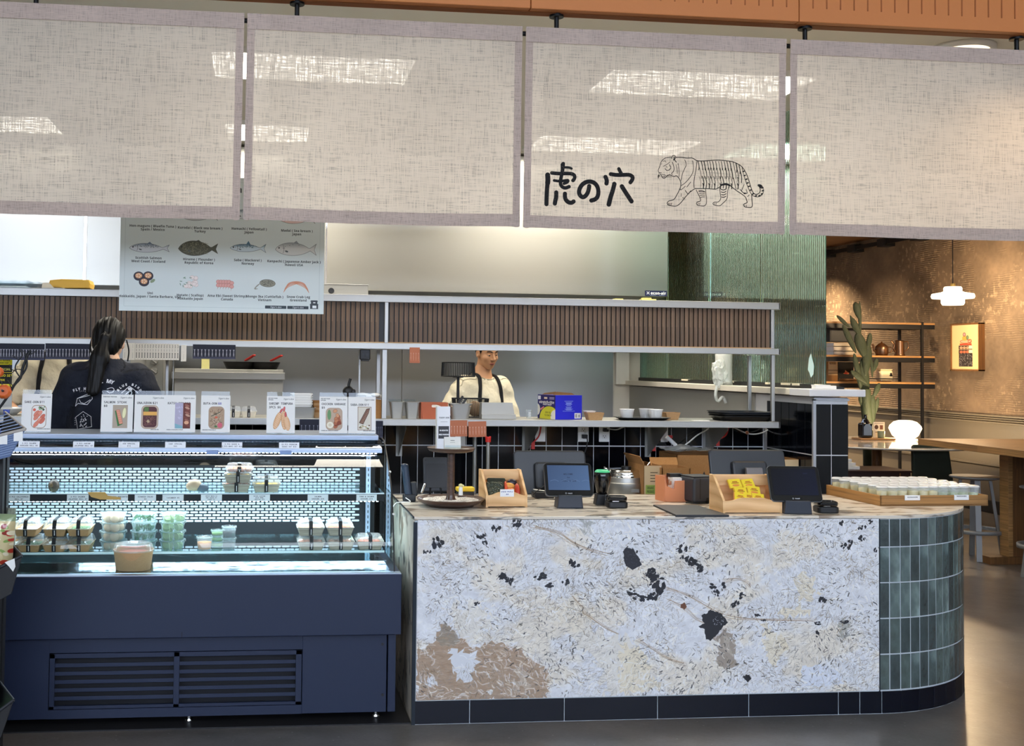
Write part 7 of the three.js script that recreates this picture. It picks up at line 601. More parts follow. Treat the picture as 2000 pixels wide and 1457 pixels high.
  if (o.apron) { const bt = (o.bib ?? 1.245) * s; obj('apron', nets((x, y, z) => { const d = Math.min(shirtF(x, y, z), torso(x, y, z) - 0.02), w = y > 1.08 * s ? lerp(0.12, 0.2, sstep(bt, 1.06 * s, y)) * s : 0.2 * s; return Math.max(d - 0.011, -(d - 0.002), Math.abs(x) - w, y - bt + (o.dip ?? 0) * (1 - (x / (0.12 * s)) ** 2), 0.5 * s - y, -z + 0.012); }, P([-0.24, 0.46, -0.02]), P([0.24, 1.3, 0.2]), 0.0085), M.apron, t);
    for (const q of [1, -1]) { const pts = [[0.098 * q, (bt / s) - 0.01, 0], [0.095 * q, 1.33, 0], [0.085 * q, 1.41, 0], [0.075 * q, 1.47, -0.03], [0.05 * q, 1.485, -0.07], [0, 1.475, -0.085]].map(P); for (let i = 0; i < 4; i++) { let zz = 0.3; const [x, y] = pts[i]; while (zz > -0.1 && Math.min(shirtF(x, y, zz), bodyF(x, y, zz)) > 0.006) zz -= 0.004; pts[i][2] = zz; } const c = new THREE.CatmullRomCurve3(pts.map((p) => V(...p))), g = new THREE.ExtrudeGeometry(rrect(0.006, 0.03 * s, 0.002), { steps: 30, bevelEnabled: false, extrudePath: c }); const g2 = new THREE.TubeGeometry(c, 30, 0.014 * s, 8); obj('apron_strap', g2, M.apron, t); } }
  const H = new THREE.Group(); H.name = 'hair'; 
  if (o.hairF) obj('hair', nets(o.hairF, [-0.14, o.hairLow ?? -0.12, -0.2], [0.14, 0.16, 0.13], 0.0045).applyMatrix4(HM), M.hair, t);
  for (const q of [1, -1]) { obj('eye', ball(0.0105, 0.031 * q, 0.002, 0.0685, 1.15, 0.62, 0.9, 12).applyMatrix4(HM), M.white, t); obj('iris', ball(0.0058, 0.031 * q, -0.0005, 0.0755, 1, 0.95, 0.6, 10).applyMatrix4(HM), M.black, t); obj('eyelid', ball(0.0118, 0.031 * q, 0.0055, 0.068, 1.2, 0.5, 0.95, 12).applyMatrix4(HM), M[o.skin ?? 'skin'], t); obj('eyebrow', tube([[0.014 * q, 0.026, 0.0845], [0.032 * q, 0.031, 0.078], [0.05 * q, 0.025, 0.062]], 0.0036, 12, 6).scale(1, 1, 1).applyMatrix4(HM), M.hair, t); }
  obj('lips', [tube([[-0.02, -0.0655, 0.0755], [-0.008, -0.0625, 0.0875], [0, -0.0635, 0.0885], [0.008, -0.0625, 0.0875], [0.02, -0.0655, 0.0755]], 0.0042, 20, 6), tube([[-0.018, -0.067, 0.0755], [0, -0.072, 0.0865], [0.018, -0.067, 0.0755]], 0.0046, 16, 6)].map((g) => g.applyMatrix4(HM)), std(0xa8625a, 0.5), t);
  return { t, shirtF, HM, s };
}
const shortHair = (x, y, z) => { let d = blob(x, y, z, [0, 0.032, -0.018], [0.083, 0.1, 0.096]); d -= 0.003 * Math.sin(x * 160 + z * 90) * Math.sin(y * 130); d = Math.max(d, -(Math.max(-(z - 0.042 + 0.35 * (0.075 - y)), y - 0.082)), -(y + 0.03 + 0.5 * Math.max(0, -z - 0.0))); return Math.max(d, -blob(Math.abs(x), y, z, [0.085, -0.012, -0.008], [0.022, 0.036, 0.026])); };
const tailHair = (x, y, z) => { let d = blob(x, y, z, [0, 0.03, -0.022], [0.087, 0.104, 0.1]); d = smin(d, blob(x, y, z, [0, -0.03, -0.06], [0.066, 0.07, 0.055]), 0.03); d = Math.max(d, -(Math.max(-(z - 0.045 + 0.3 * (0.08 - y)), y - 0.085))); d = Math.max(d, -blob(Math.abs(x), y, z, [0.088, -0.02, 0.012], [0.02, 0.036, 0.03])); d = smin(d, blob(x, y, z, [0, -0.004, -0.128], [0.026, 0.022, 0.026]), 0.012); const zz = (z + 0.13) * 1.6 - 0.13; d = smin(d, smin(bone(x, y, zz, [0, -0.01, -0.14], [0.014, -0.12, -0.15], 0.022, 0.044), bone(x, y, zz, [0.014, -0.12, -0.15], [0.034, -0.29, -0.14], 0.047, 0.034), 0.03), 0.012); return d - 0.0022 * Math.sin(x * 210 + y * 18) - 0.0012 * Math.sin(x * 430 - y * 30); };
// woman seen from behind, dark printed T-shirt, long ponytail
{
  const { t, shirtF, s } = person('woman seen from behind with a long black ponytail and a dark T-shirt with white prints', [-0.835, 0, -6.12], Math.PI - 0.05, { scale: 1.04, skin: 'skinPale', shirt: 'tee', sleeve: 0.95, arms: { l: [[0.268, 1.165, 0.05], [0.20, 1.04, 0.26]], r: [[-0.262, 1.165, 0.05], [-0.19, 1.04, 0.26]] }, headY: 1.587, headZ: 0.03, look: [0.22, 0.02, 0.03], hairF: tailHair, hairLow: -0.37 });
  for (const [a, b] of [[[0.082, 1.62, 0.04], [0.096, 1.53, 0.03]], [[-0.09, 1.60, 0.03], [-0.1, 1.49, 0.02]], [[0.09, 1.6, 0.05], [0.088, 1.52, 0.05]]]) obj('hair_strand', tube([a.map((q) => q * s), [(a[0] + b[0]) / 2 * 1.08 * s, (a[1] + b[1]) / 2 * s, a[2] * s], b.map((q) => q * s)], 0.0042, 14, 5), M.hair, t);
  const W = 0.38, H = 0.31, cx = -0.015, cy = 1.275 * s, g = new THREE.PlaneGeometry(W, H, 40, 34), p = g.attributes.position; for (let i = 0; i < p.count; i++) { const x = cx - p.getX(i), y = cy + p.getY(i); let z = -0.3; while (z < 0 && shirtF(x, y, z) > 0.0022) z += 0.002; p.setXYZ(i, x, y, z - 0.001); } g.computeVertexNormals();
  const art = canvasTex(720, 600, (c) => { c.fillStyle = '#000'; c.fillRect(0, 0, 720, 600); const wht = '#fff'; const arc = (txt, x, y, r, a0, a1, size) => { c.fillStyle = wht; c.font = '900 ' + size + 'px sans-serif'; c.textAlign = 'center'; c.textBaseline = 'middle'; [...txt].forEach((ch, i) => { const a = lerp(a0, a1, txt.length > 1 ? i / (txt.length - 1) : 0.5); c.save(); c.translate(x + r * Math.sin(a), y - r * Math.cos(a)); c.rotate(a); c.fillText(ch, 0, 0); c.restore(); }); };
    arc('FLY HIGH', 150, 420, 270, -0.40, 0.36, 38); poly(c, [[80, 250], [150, 220], [230, 190], [250, 120]], null, wht, 6); poly(c, [[60, 330], [90, 300], [190, 310], [240, 250], [230, 210], [120, 240], [80, 250], [70, 290], [60, 330]], null, wht, 6); poly(c, [[100, 260], [120, 290], [160, 300], [220, 260]], null, wht, 5); ell(c, 200, 170, 16, 14, 0, null, wht, 5); for (let i = 0; i < 5; i++) ell(c, 110 + i * 18, 180 - 8 * Math.sin(i), 3, 3, 0, wht);
    arc('AL MY', 360, 260, 190, -0.36, 0.36, 52); curve(c, [[380, 150], [420, 130], [450, 150], [440, 180], [400, 190], [380, 170]], 6, wht); arc('BLUE BIRD', 590, 220, 120, -1.05, 1.05, 32); poly(c, [[520, 190], [560, 150], [590, 120], [630, 150], [670, 190]], null, wht, 6); curve(c, [[560, 200], [600, 160], [620, 190], [580, 230], [600, 270]], 9, wht); ell(c, 598, 150, 22, 16, 0.4, wht);
    poly(c, [[70, 440], [150, 380], [230, 430], [240, 530], [90, 560], [70, 440]], null, wht, 5); for (let i = 0; i < 26; i++) { const R = hash(i, 3, 8), Q = hash(i, 5, 2); ell(c, 120 + 70 * R, 410 + 120 * Q, 5 + 6 * Q, 4, R * 3, wht); } for (let i = 0; i < 4; i++) ell(c, 62, 450 + i * 22, 3, 5, 0, wht); textLines(c, ['NORTH & WEST'], 160, 580, 26, 20, wht); textLines(c, ['SINCE', 'CALI'], 560, 360, 26, 60, wht); for (let i = 0; i < 8; i++) ell(c, 560 + 12 * Math.sin(i), 420 + i * 18, 7, 6, 0, wht); }, false);
  obj('shirt_print', g, std(0xe6e6e8, 0.8, 0, { alphaMap: art, transparent: true, side: THREE.DoubleSide }), t);
}
// man behind the pass looking down to the right
{ const { t } = person('man in a cream T-shirt and black apron looking down to the right behind the pass', [1.585, 0, -8.1], 0.42, { scale: 1.0, shirt: 'shirt', apron: true, sleeve: 0.95, bib: 1.235, arms: { r: [[-0.30, 1.15, -0.09], [-0.27, 0.98, 0.12]], l: [[0.25, 1.13, 0.03], [0.16, 1.02, 0.22]] }, headY: 1.645, headZ: 0.06, look: [0.26, 0.0, 0.05], hairF: shortHair }); }
// worker whose head is hidden behind the hanging cards
{ const p = atZ(112, 740, -7.75); person('worker in a beige T-shirt and black apron whose head is hidden behind the hanging cards', [p.x + 0.0, 0, -7.75], 0.05, { scale: 1.075, shirt: 'shirt', apron: true, sleeve: 0.78, bib: 1.255, dip: 0.028, arms: { r: [[-0.30, 1.17, 0.04], [-0.17, 1.10, 0.26]], l: [[0.265, 1.17, 0.06], [0.07, 1.205, 0.27]] }, headY: 1.60, headZ: 0.03, look: [0.25, 0, 0], hairF: shortHair }); }
// ---------------------------------------------------------------- dining corner
{ // open wall rack
  const z = -12.45, t = thing('wall_rack', 'open rack with three wooden shelves on slim black posts in the dining corner', 'shelf'); const x0 = atZ(1590, 650, z).x, x1 = atZ(1826, 634, z).x, ys = [atZ(1730, 629.5, z).y, atZ(1730, 694.5, z).y, atZ(1730, 746, z).y], D = 0.42;
  ys.forEach((y) => { const s = obj('shelf', slab(x0, x1, y - 0.022, y, z - D, z, 0.002), M.oak, t); obj('rail', [slab(x0, x1, y - 0.075, y - 0.022, z - 0.02, z - 0.004), slab(x0, x1, y - 0.075, y - 0.022, z - D, z - D + 0.015), slab(x1 - 0.34, x1 - 0.02, y - 0.07, y - 0.03, z - D, z - 0.02)], M.black, s); });
  for (const [px, zz] of [[1801, z - 0.008], [1757, z - D + 0.02]]) { const x = atZ(px, 740, zz).x; obj('post', slab(x - 0.014, x + 0.014, 0, ys[0] + 0.01, zz - 0.014, zz + 0.014), M.black, t); } for (const zz of [z - 0.02, z - D + 0.02]) obj('post', slab(x0 + 0.05, x0 + 0.078, 0, ys[0] + 0.01, zz - 0.014, zz + 0.014), M.black, t);
  const at = (px, row, d = 0.2) => { const p = atZ(px, 690, z - d); return [p.x, ys[row] + 0.001, z - d]; };
  { const p = at(1640, 0, 0.25); const q = thing('black_crate', 'black boxy speaker filling the left bay under the top shelf', 'box', [p[0], ys[1] + 0.155, z - 0.25]); obj('body', slab(-0.2, 0.17, 0, 0.185, -0.14, 0.14, 0.006), M.black, q); obj('front', slab(-0.185, 0.155, 0.012, 0.173, 0.14, 0.143), M.charcoal, q); }
  const bookM = [0xd8cdb8, 0xe2d8c6, 0xcfc4b0]; ['bottom', 'middle', 'top'].forEach((n, i) => { const w = [0.27, 0.25, 0.23][i], h = [0.046, 0.052, 0.042][i], y0 = [0, 0.047, 0.1][i], p = at(1641 - i * 1.5, 1, 0.16), b = thing('book', 'pale book lying flat, the ' + n + ' of three on the middle rack shelf', 'book', [p[0], p[1] + y0, p[2]]); obj('cover', [slab(-w / 2, w / 2, 0, 0.004, -0.1, 0.1), slab(-w / 2, w / 2, h - 0.004, h, -0.1, 0.1), slab(-w / 2, w / 2, 0, h, 0.096, 0.1)], std(bookM[i], 0.6), b); obj('pages', slab(-w / 2 + 0.006, w / 2 - 0.006, 0.004, h - 0.004, -0.095, 0.095), M.paper, b); });
  const S = sheet(256, 128, [['l', 0, 0, 128, 128, (g, w, h) => { g.fillStyle = '#c9a878'; g.fillRect(0, 0, w, h); textLines(g, ['GOOD'], 60, 14, 30, 20, '#2b241c'); g.fillStyle = '#3a2f24'; g.fillRect(0, 78, w, 5); g.fillRect(0, 110, w, 4); }], ['r', 128, 0, 128, 128, (g, w, h) => { g.fillStyle = '#15110e'; g.fillRect(0, 0, w, h); poly(g, [[60, 60], [72, 72], [96, 90], [90, 102], [60, 100], [40, 96], [56, 84]], '#d98a5a'); ell(g, 66, 92, 16, 8, 0, '#c23a2c'); }]]);
  { const p = at(1625, 2, 0.3), q = thing('tan_box', 'tan printed box standing at the left on the lowest rack shelf', 'box', [p[0] - 0.02, p[1] + 0.07, p[2]]); obj('box', slab(-0.06, 0.06, -0.069, 0.16, -0.06, 0.06), M.carton, q); obj('print', S.quad('l', 0.118, 0.16, 0, 0.08, 0.0605), S.m, q); const r = thing('black_book_box', 'black box with a small red emblem beside the tan box on the rack', 'box', [p[0] + 0.12, p[1], p[2]]); obj('box', slab(-0.075, 0.12, 0, 0.23, -0.06, 0.06), M.black, r); obj('print', S.quad('r', 0.18, 0.16, 0.02, 0.13, 0.0605), S.m, r); }
  { const p = at(1660, 2, 0.08), q = thing('rolling_pin', 'slim wooden rod lying along the lowest rack shelf', 'rod', [p[0], p[1] + 0.017, p[2]]); obj('rod', rod([-0.13, 0, 0], [0.13, 0, 0], 0.016), M.oakDark, q); obj('cap', ball(0.018, 0.14, 0, 0), M.galv, q); }
  { const p = at(1722, 1, 0.14), q = thing('teapot', 'squat antique metal teapot on the middle rack shelf', 'teapot', p); obj('pot', lathe([[0, 0], [0.065, 0], [0.068, 0.012], [0.075, 0.03], [0.076, 0.075], [0.07, 0.11], [0.05, 0.128], [0.045, 0.13]], 28), M.silverTea, q); obj('lid', lathe([[0.047, 0.128], [0.035, 0.143], [0.01, 0.15], [0.008, 0.165], [0, 0.17]], 24), M.silverTea, q); obj('spout', tube([[-0.065, 0.05, 0], [-0.095, 0.06, 0], [-0.1, 0.1, 0], [-0.115, 0.135, 0]], 0.012), M.silverTea, q); obj('handle', tube([[0.07, 0.035, 0], [0.115, 0.045, 0], [0.13, 0.09, 0], [0.07, 0.105, 0]], 0.006), M.silverTea, q); obj('handle', tube([[-0.1, 0.02, 0], [-0.14, 0.03, 0], [-0.15, 0.08, 0], [-0.11, 0.095, 0]], 0.005), M.silverTea, q); }
  { const p = at(1757, 1, 0.14), q = thing('coffee_pot', 'tall antique metal coffee pot with a looped handle beside the teapot', 'pot', p); obj('pot', lathe([[0, 0], [0.06, 0], [0.062, 0.012], [0.055, 0.02], [0.05, 0.17], [0.054, 0.18], [0.03, 0.186], [0, 0.188]], 28), M.silverTea, q); obj('spout', tube([[-0.045, 0.04, 0], [-0.075, 0.08, 0], [-0.07, 0.13, 0], [-0.1, 0.175, 0]], 0.011), M.silverTea, q); obj('handle', tube([[0.05, 0.165, 0], [0.1, 0.17, 0], [0.11, 0.1, 0], [0.055, 0.045, 0]], 0.008), M.silverTea, q); }
  { const p = at(1727, 2, 0.2), q = thing('cream_canister', 'cream enamel canister with a small dark emblem on the lowest rack shelf', 'canister', p); obj('body', box(0.165, 0.14, 0.12, 0, 0.072, 0, 0.03), std(0xe6d9b4, 0.3), q); obj('emblem', [box(0.026, 0.04, 0.002, 0.05, 0.085, 0.06), box(0.04, 0.012, 0.002, 0.05, 0.075, 0.06)], M.black, q); obj('clasp', ball(0.011, -0.08, 0.115, 0.02), M.chrome, q); obj('lid', box(0.15, 0.012, 0.11, 0, 0.146, 0, 0.005), std(0xe6d9b4, 0.3), q); }
  obj('low_rail', slab(atZ(1698, 740, z - 0.1).x, atZ(1758, 740, z - 0.1).x, ys[2] + 0.03, ys[2] + 0.042, z - 0.11, z - 0.1), M.black, t);
}
{ // tall prickly cactus in front of the rack
  const z = -12.2, t = thing('cactus', 'tall prickly pear cactus rising in front of the rack from behind the round table', 'plant'), P = (x, y) => { const p = atZ(x, y, z); return [p.x, p.y, z]; };
  const pad = (x0, y0, x1, y1, w, parent, dz = 0, m = M.cactus) => { const a = P(x0, y0), b = P(x1, y1), L = Math.hypot(b[0] - a[0], b[1] - a[1]), k = z / -2191, g = new THREE.SphereGeometry(1, 16, 14), q = g.attributes.position; for (let i = 0; i < q.count; i++) { const y = q.getY(i), f = 0.72 + 0.28 * sstep(-1, 0.5, y); q.setXYZ(i, q.getX(i) * w * k * 0.5 * f, (y * L) / 2, q.getZ(i) * w * k * 0.22); } g.computeVertexNormals(); g.rotateZ(-Math.atan2(b[0] - a[0], b[1] - a[1])).translate((a[0] + b[0]) / 2, (a[1] + b[1]) / 2, z + dz); return obj('pad', metric(g), m, parent); };
  const stem = obj('stem', [tube([[P(1697, 850)[0], 0.3, z], P(1694, 820), P(1691, 790), P(1690, 760)], 0.06, 20, 10)], M.cactus, t); pad(1700, 850, 1704, 770, 20, t); pad(1690, 800, 1682, 768, 20, t); pad(1694, 790, 1686, 700, 24, t, -0.02); pad(1684, 770, 1668, 690, 14, t); pad(1690, 735, 1696, 672, 22, t); pad(1690, 700, 1674, 650, 26, t); pad(1682, 660, 1662, 620, 16, t); pad(1672, 690, 1646, 634, 14, t); pad(1680, 665, 1679, 588, 8, t); pad(1679, 624, 1670, 590, 17, t); pad(1694, 686, 1700, 650, 13, t); pad(1704, 738, 1702, 700, 7, t); pad(1706, 726, 1713, 700, 12, t); pad(1706, 776, 1718, 748, 13, t); pad(1708, 812, 1715, 776, 10, t); pad(1660, 640, 1634, 616, 9, t); pad(1668, 632, 1660, 616, 6, t); pad(1692, 750, 1660, 724, 14, t, 0.02);
  obj('pot', lathe([[0, 0], [0.14, 0], [0.17, 0.34], [0.19, 0.36], [0.18, 0.38], [0.15, 0.35], [0, 0.35]], 28).translate(P(1697, 850)[0], 0.0, z), M.terracotta, t); obj('earth', cyl(0.145, 0.145, 0.03, P(1697, 850)[0], 0.33, z), M.cartonDark, t);
}
// round marble table
const RTY = 0.80, RTC = [6.42, -11.2], RTR = 1.0;
{ const t = thing('round_table', 'large round pale marble topped table in the dining corner', 'table', [RTC[0], 0, RTC[1]]); obj('top', lathe([[0, RTY - 0.022], [RTR - 0.02, RTY - 0.022], [RTR, RTY - 0.012], [RTR, RTY - 0.004], [RTR - 0.004, RTY], [0, RTY]], 96), M.marble, t); obj('column', cyl(0.05, 0.05, RTY - 0.05, 0, 0.025, 0, 24), M.oakDark, t); obj('foot', lathe([[0, 0], [0.34, 0], [0.33, 0.012], [0.06, 0.028], [0, 0.028]], 40), M.blackMetal, t); }
const onTable = (px, py) => { const p = atY(px, py, RTY); return [p.x, RTY + 0.001, p.z]; };
{ const p = onTable(1768, 858), t = thing('table_lamp', 'glowing rounded white glass table lamp on the marble table', 'lamp', p), k = -p[2] / 2191, r = 32 * k, h = 39 * k, glow = std(0xfff3dc, 0.4, 0, { emissive: new THREE.Color(1, 0.80, 0.52), emissiveIntensity: 2.6 }); obj('shade', lathe([[0.0, 0.004], [r * 0.5, 0.004], [r * 0.78, h * 0.2], [r * 1.0, h * 0.58], [r * 0.94, h * 0.72], [r * 0.7, h * 0.92], [r * 0.4, h], [0, h]], 40), glow, t); obj('base', cyl(r * 0.5, r * 0.5, 0.004, 0, 0, 0, 32), M.white, t); const l = new THREE.PointLight(warmLamp, 5); l.position.set(0, h * 0.55, 0); l.shadow.radius = 4; l.castShadow = true; t.add(l); }
{ const p = onTable(1706, 859), t = thing('serving_board', 'thin wooden board holding a dark bottle and cards on the marble table', 'board', p); obj('board', slab(-0.2, 0.2, 0, 0.02, -0.1, 0.1, 0.006), M.oak, t); const y = RTY + 0.022, q = thing('bottle', 'dark blue square bottle with a pale label on the wooden board', 'bottle', [atZ(1690, 850, p[2]).x, y, p[2]]); obj('bottle', [box(0.13, 0.16, 0.1, 0, 0.081, 0, 0.02), lathe([[0.05, 0.15], [0.035, 0.19], [0.018, 0.21], [0.018, 0.245], [0.022, 0.25], [0, 0.252]], 20)], phys(0x0a1018, 0.15, 0, { clearcoat: 0.5 }), q); obj('label', prism([[-0.045, 0.03], [0.045, 0.03], [0.045, 0.12], [0.02, 0.15], [-0.02, 0.15], [-0.045, 0.12]], 0.001).translate(0, 0, 0.051), std(0x6a7f98, 0.5), q);
  const S = sheet(128, 160, [['m', 0, 0, 128, 160, (g, w, h) => { g.fillStyle = '#e9dcc6'; g.fillRect(0, 0, w, h); ell(g, 34, 52, 22, 22, 0, '#54382c'); g.fillStyle = '#7a4a36'; g.fillRect(72, 32, 36, 44); g.fillStyle = '#54382c'; g.fillRect(20, 100, 30, 6); g.fillRect(74, 96, 34, 8); g.fillRect(12, 12, 104, 4); }]]), m = thing('table_menu', 'small printed menu stand with food pictures beside the dark bottle', 'menu', [atZ(1719, 850, p[2]).x, y, p[2] - 0.02]); obj('stand', slab(-0.065, 0.065, 0, 0.17, -0.01, -0.001), M.cream, m); obj('print', S.quad('m', 0.13, 0.17, 0, 0.085, 0), S.m, m); const c = thing('candle_glass', 'small green glass candle holder in front of the table menu', 'candle', [atZ(1721, 854, p[2] + 0.05).x, y, p[2] + 0.05]); obj('glass', lathe([[0, 0.002], [0.035, 0.002], [0.038, 0.075], [0.034, 0.075], [0.03, 0.006], [0, 0.006]], 24), std(0x7f8a70, 0.3), c); obj('wax', cyl(0.031, 0.033, 0.045, 0, 0.006, 0), M.cream, c); }
{ // pendant
  const z = -11.3, p = atZ(1861, 578, z), k = -z / 2191, r = 42 * k, t = thing('pendant_lamp', 'glowing white tiered glass pendant lamp hanging in the dining corner', 'lamp', [p.x, 0, z]), y = (v) => atZ(1861, v, z).y, glow = std(0xfff6e6, 0.4, 0, { emissive: new THREE.Color(1, 0.84, 0.60), emissiveIntensity: 1.9 }); obj('shade', lathe([[0, y(596)], [r * 0.48, y(596)], [r * 0.54, y(592)], [r * 0.54, y(584)], [r * 0.6, y(582)], [r * 0.96, y(583)], [r, y(579)], [r * 0.96, y(574)], [r * 0.55, y(571)], [r * 0.42, y(569)], [r * 0.43, y(563)], [r * 0.38, y(560)], [0, y(560)]], 48), glow, t); obj('socket', cyl(0.024, 0.024, y(554) - y(560), 0, y(560), 0, 20), std(0x8f7a45, 0.35, 0.8), t); obj('cord', cyl(0.005, 0.005, 3.3 - y(554), 0, y(554), 0, 8), M.black, t); const l = new THREE.PointLight(warmLamp, 5); l.position.set(0, y(578), 0); l.shadow.radius = 4; l.castShadow = true; t.add(l); }
for (const [x, z] of [[5.05, -9.4], [6.9, -13.6], [6.2, -16.6], [7.0, -15.2]]) { const t = thing('spot_light', 'small round ceiling spot in the dining corner, ' + (z > -10 ? 'nearest the counter' : z > -14 ? 'above the rack' : z > -16 ? 'beyond the rack' : 'deepest in the room'), 'ceiling light', [x, 3.3, z]); obj('rim', lathe([[0.045, 0], [0.07, 0], [0.07, -0.012], [0.05, -0.014], [0.045, -0.01]], 28), M.white, t); obj('lens', cyl(0.045, 0.045, 0.004, 0, -0.008, 0, 24), std(0xffffff, 0.5, 0, { emissive: new THREE.Color(1, 0.85, 0.62), emissiveIntensity: 8 }), t); const l = new THREE.SpotLight(warmLamp, z < -15 ? 60 : 9, 0, 0.95, 0.7); l.position.set(0, -0.03, 0); l.castShadow = true; t.add(l); t.add(l.target); l.target.position.set(0.75, -3, 0); }
{ const t = thing('domed_light', 'shallow domed ceiling light just above the right cloth', 'ceiling light', [atY(1880, 92, KC).x, KC, atY(1880, 92, KC).z]); obj('rim', lathe([[0.13, 0], [0.16, 0], [0.16, -0.02], [0.13, -0.025]], 36), M.white, t); obj('dome', lathe([[0.13, -0.012], [0.1, -0.03], [0, -0.04]], 32), std(0xffffff, 0.5, 0, { emissive: new THREE.Color(1, 0.82, 0.6), emissiveIntensity: 1.2 }), t); const l = new THREE.SpotLight(warmLamp, 2.5, 0, 1.2, 0.6); l.position.set(0, -0.06, 0); l.castShadow = true; t.add(l); t.add(l.target); l.target.position.set(0, -3, -0.2); }
{ // framed picture
  const v = 7.93, a = atX(1856, 633, v), b = atX(1912, 630, v), y0 = (atX(1858, 725, v).y + atX(1915, 724, v).y) / 2, y1 = (a.y + b.y) / 2, L = Math.abs(a.z - b.z), t = thing('framed_picture', 'boxy wooden framed picture of a stacked sweet on the plaster wall', 'picture', [v, 0, (a.z + b.z) / 2]);
  const art = canvasTex(256, 320, (g, w, h) => { g.fillStyle = '#e6c795'; g.fillRect(0, 0, w, h); const R = rng(2); g.fillStyle = '#241f20'; g.fillRect(66, 206, 128, 92); for (let i = 0; i < 170; i++) ell(g, 70 + R() * 120, 210 + R() * 84, 3 + 3 * R(), 2, R() * 3, ['#6a6468', '#8f8a88', '#3a3438'][i % 3]); for (let i = 0; i < 2; i++) { g.fillStyle = '#3c3330'; g.fillRect(64, 148 + i * 30, 128, 28); for (let k = 0; k < 3; k++) ell(g, 88 + k * 30, 164 + i * 30, 14, 10, 0, ['#d99a78', '#c96a4c'][i]); g.fillStyle = '#e9ddc4'; g.fillRect(160, 150 + i * 30, 34, 22); } g.fillStyle = '#c2402a'; g.fillRect(74, 134, 112, 12); ell(g, 128, 120, 50, 12, 0, '#e0b090', '#8a2f28', 3); ell(g, 170, 118, 16, 12, 0, null, '#8a2f28', 5); ell(g, 122, 96, 24, 18, 0, '#d9a24a'); ell(g, 148, 92, 10, 14, 0, '#6f8a6a', '#40503c', 3); ell(g, 118, 70, 12, 12, 0, '#c99a9a', '#7a3c48', 4); });
  obj('frame', [slab(-0.002, 0.07, y0, y0 + 0.014, -L / 2, L / 2), slab(-0.002, 0.07, y1 - 0.014, y1, -L / 2, L / 2), slab(-0.002, 0.07, y0, y1, -L / 2, -L / 2 + 0.014), slab(-0.002, 0.07, y0, y1, L / 2 - 0.014, L / 2)], M.oakDark, t); obj('mount', slab(0.012, 0.02, y0 + 0.012, y1 - 0.012, -L / 2 + 0.012, L / 2 - 0.012), M.cream, t); const f = obj('print', face(L - 0.03, y1 - y0 - 0.03, 0, 0, 0), std(0xffffff, 0.7, 0, { map: art }), t); f.rotation.y = -Math.PI / 2; f.position.set(0.0114, (y0 + y1) / 2, 0); }
// wooden high table and stools
{ const y = 0.97, z0 = -9.15, z1 = -6.2, x0 = 5.62, x1 = 6.75, t = thing('high_table', 'long honey coloured wooden high table at the right edge', 'table'); obj('top', slab(x0, x1, y - 0.055, y, z0, z1, 0.004), M.oak, t); for (const z of [z0 + 0.6, z1 - 0.4]) { obj('leg', slab((x0 + x1) / 2 - 0.15, (x0 + x1) / 2 + 0.15, 0.06, y - 0.055, z - 0.05, z + 0.05, 0.003), M.oakDark, t); obj('leg_edge', slab((x0 + x1) / 2 - 0.19, (x0 + x1) / 2 - 0.15, 0.0, y - 0.055, z - 0.055, z + 0.055, 0.003), M.oak, t); obj('foot', slab((x0 + x1) / 2 - 0.35, (x0 + x1) / 2 + 0.35, 0.0, 0.06, z - 0.06, z + 0.06, 0.003), M.oakDark, t); } obj('stretcher', slab((x0 + x1) / 2 - 0.02, (x0 + x1) / 2 + 0.02, 0.25, 0.33, z0 + 0.6, z1 - 0.4), M.oakDark, t); }
function stool(label, c, turn) { const t = thing('bar_stool', label, 'stool', c, turn, 'grey bar stools at the high table'), h = 0.68; obj('seat', lathe([[0, h - 0.02], [0.15, h - 0.022], [0.195, h - 0.01], [0.198, h], [0.19, h + 0.004], [0.1, h - 0.003], [0, h - 0.004]], 48), M.stool, t); for (let i = 0; i < 4; i++) { const a = i * Math.PI / 2 + 0.6; const q = [0.11 * Math.cos(a), h - 0.02, 0.11 * Math.sin(a)], b = [0.20 * Math.cos(a), 0.0, 0.20 * Math.sin(a)]; const g = new THREE.BoxGeometry(0.042, 1, 0.022), d = V(b[0] - q[0], b[1] - q[1], b[2] - q[2]), L = d.length(); g.scale(1, L, 1).rotateY(-a + Math.PI / 2); g.applyQuaternion(new THREE.Quaternion().setFromUnitVectors(V(0, -1, 0), d.normalize())).translate((q[0] + b[0]) / 2, (q[1] + b[1]) / 2 + 0.002, (q[2] + b[2]) / 2); obj('leg', g, M.stool, t); } obj('foot_ring', lathe([[0.195, 0.22], [0.22, 0.22], [0.22, 0.25], [0.195, 0.25], [0.195, 0.22]], 48), M.stool, t); return t; }
stool('grey round bar stool standing nearer the counter end', [5.90, 0, -8.78], 0.15); stool('grey round bar stool cut by the right photo edge', [5.92, 0, -7.92], 0.5);
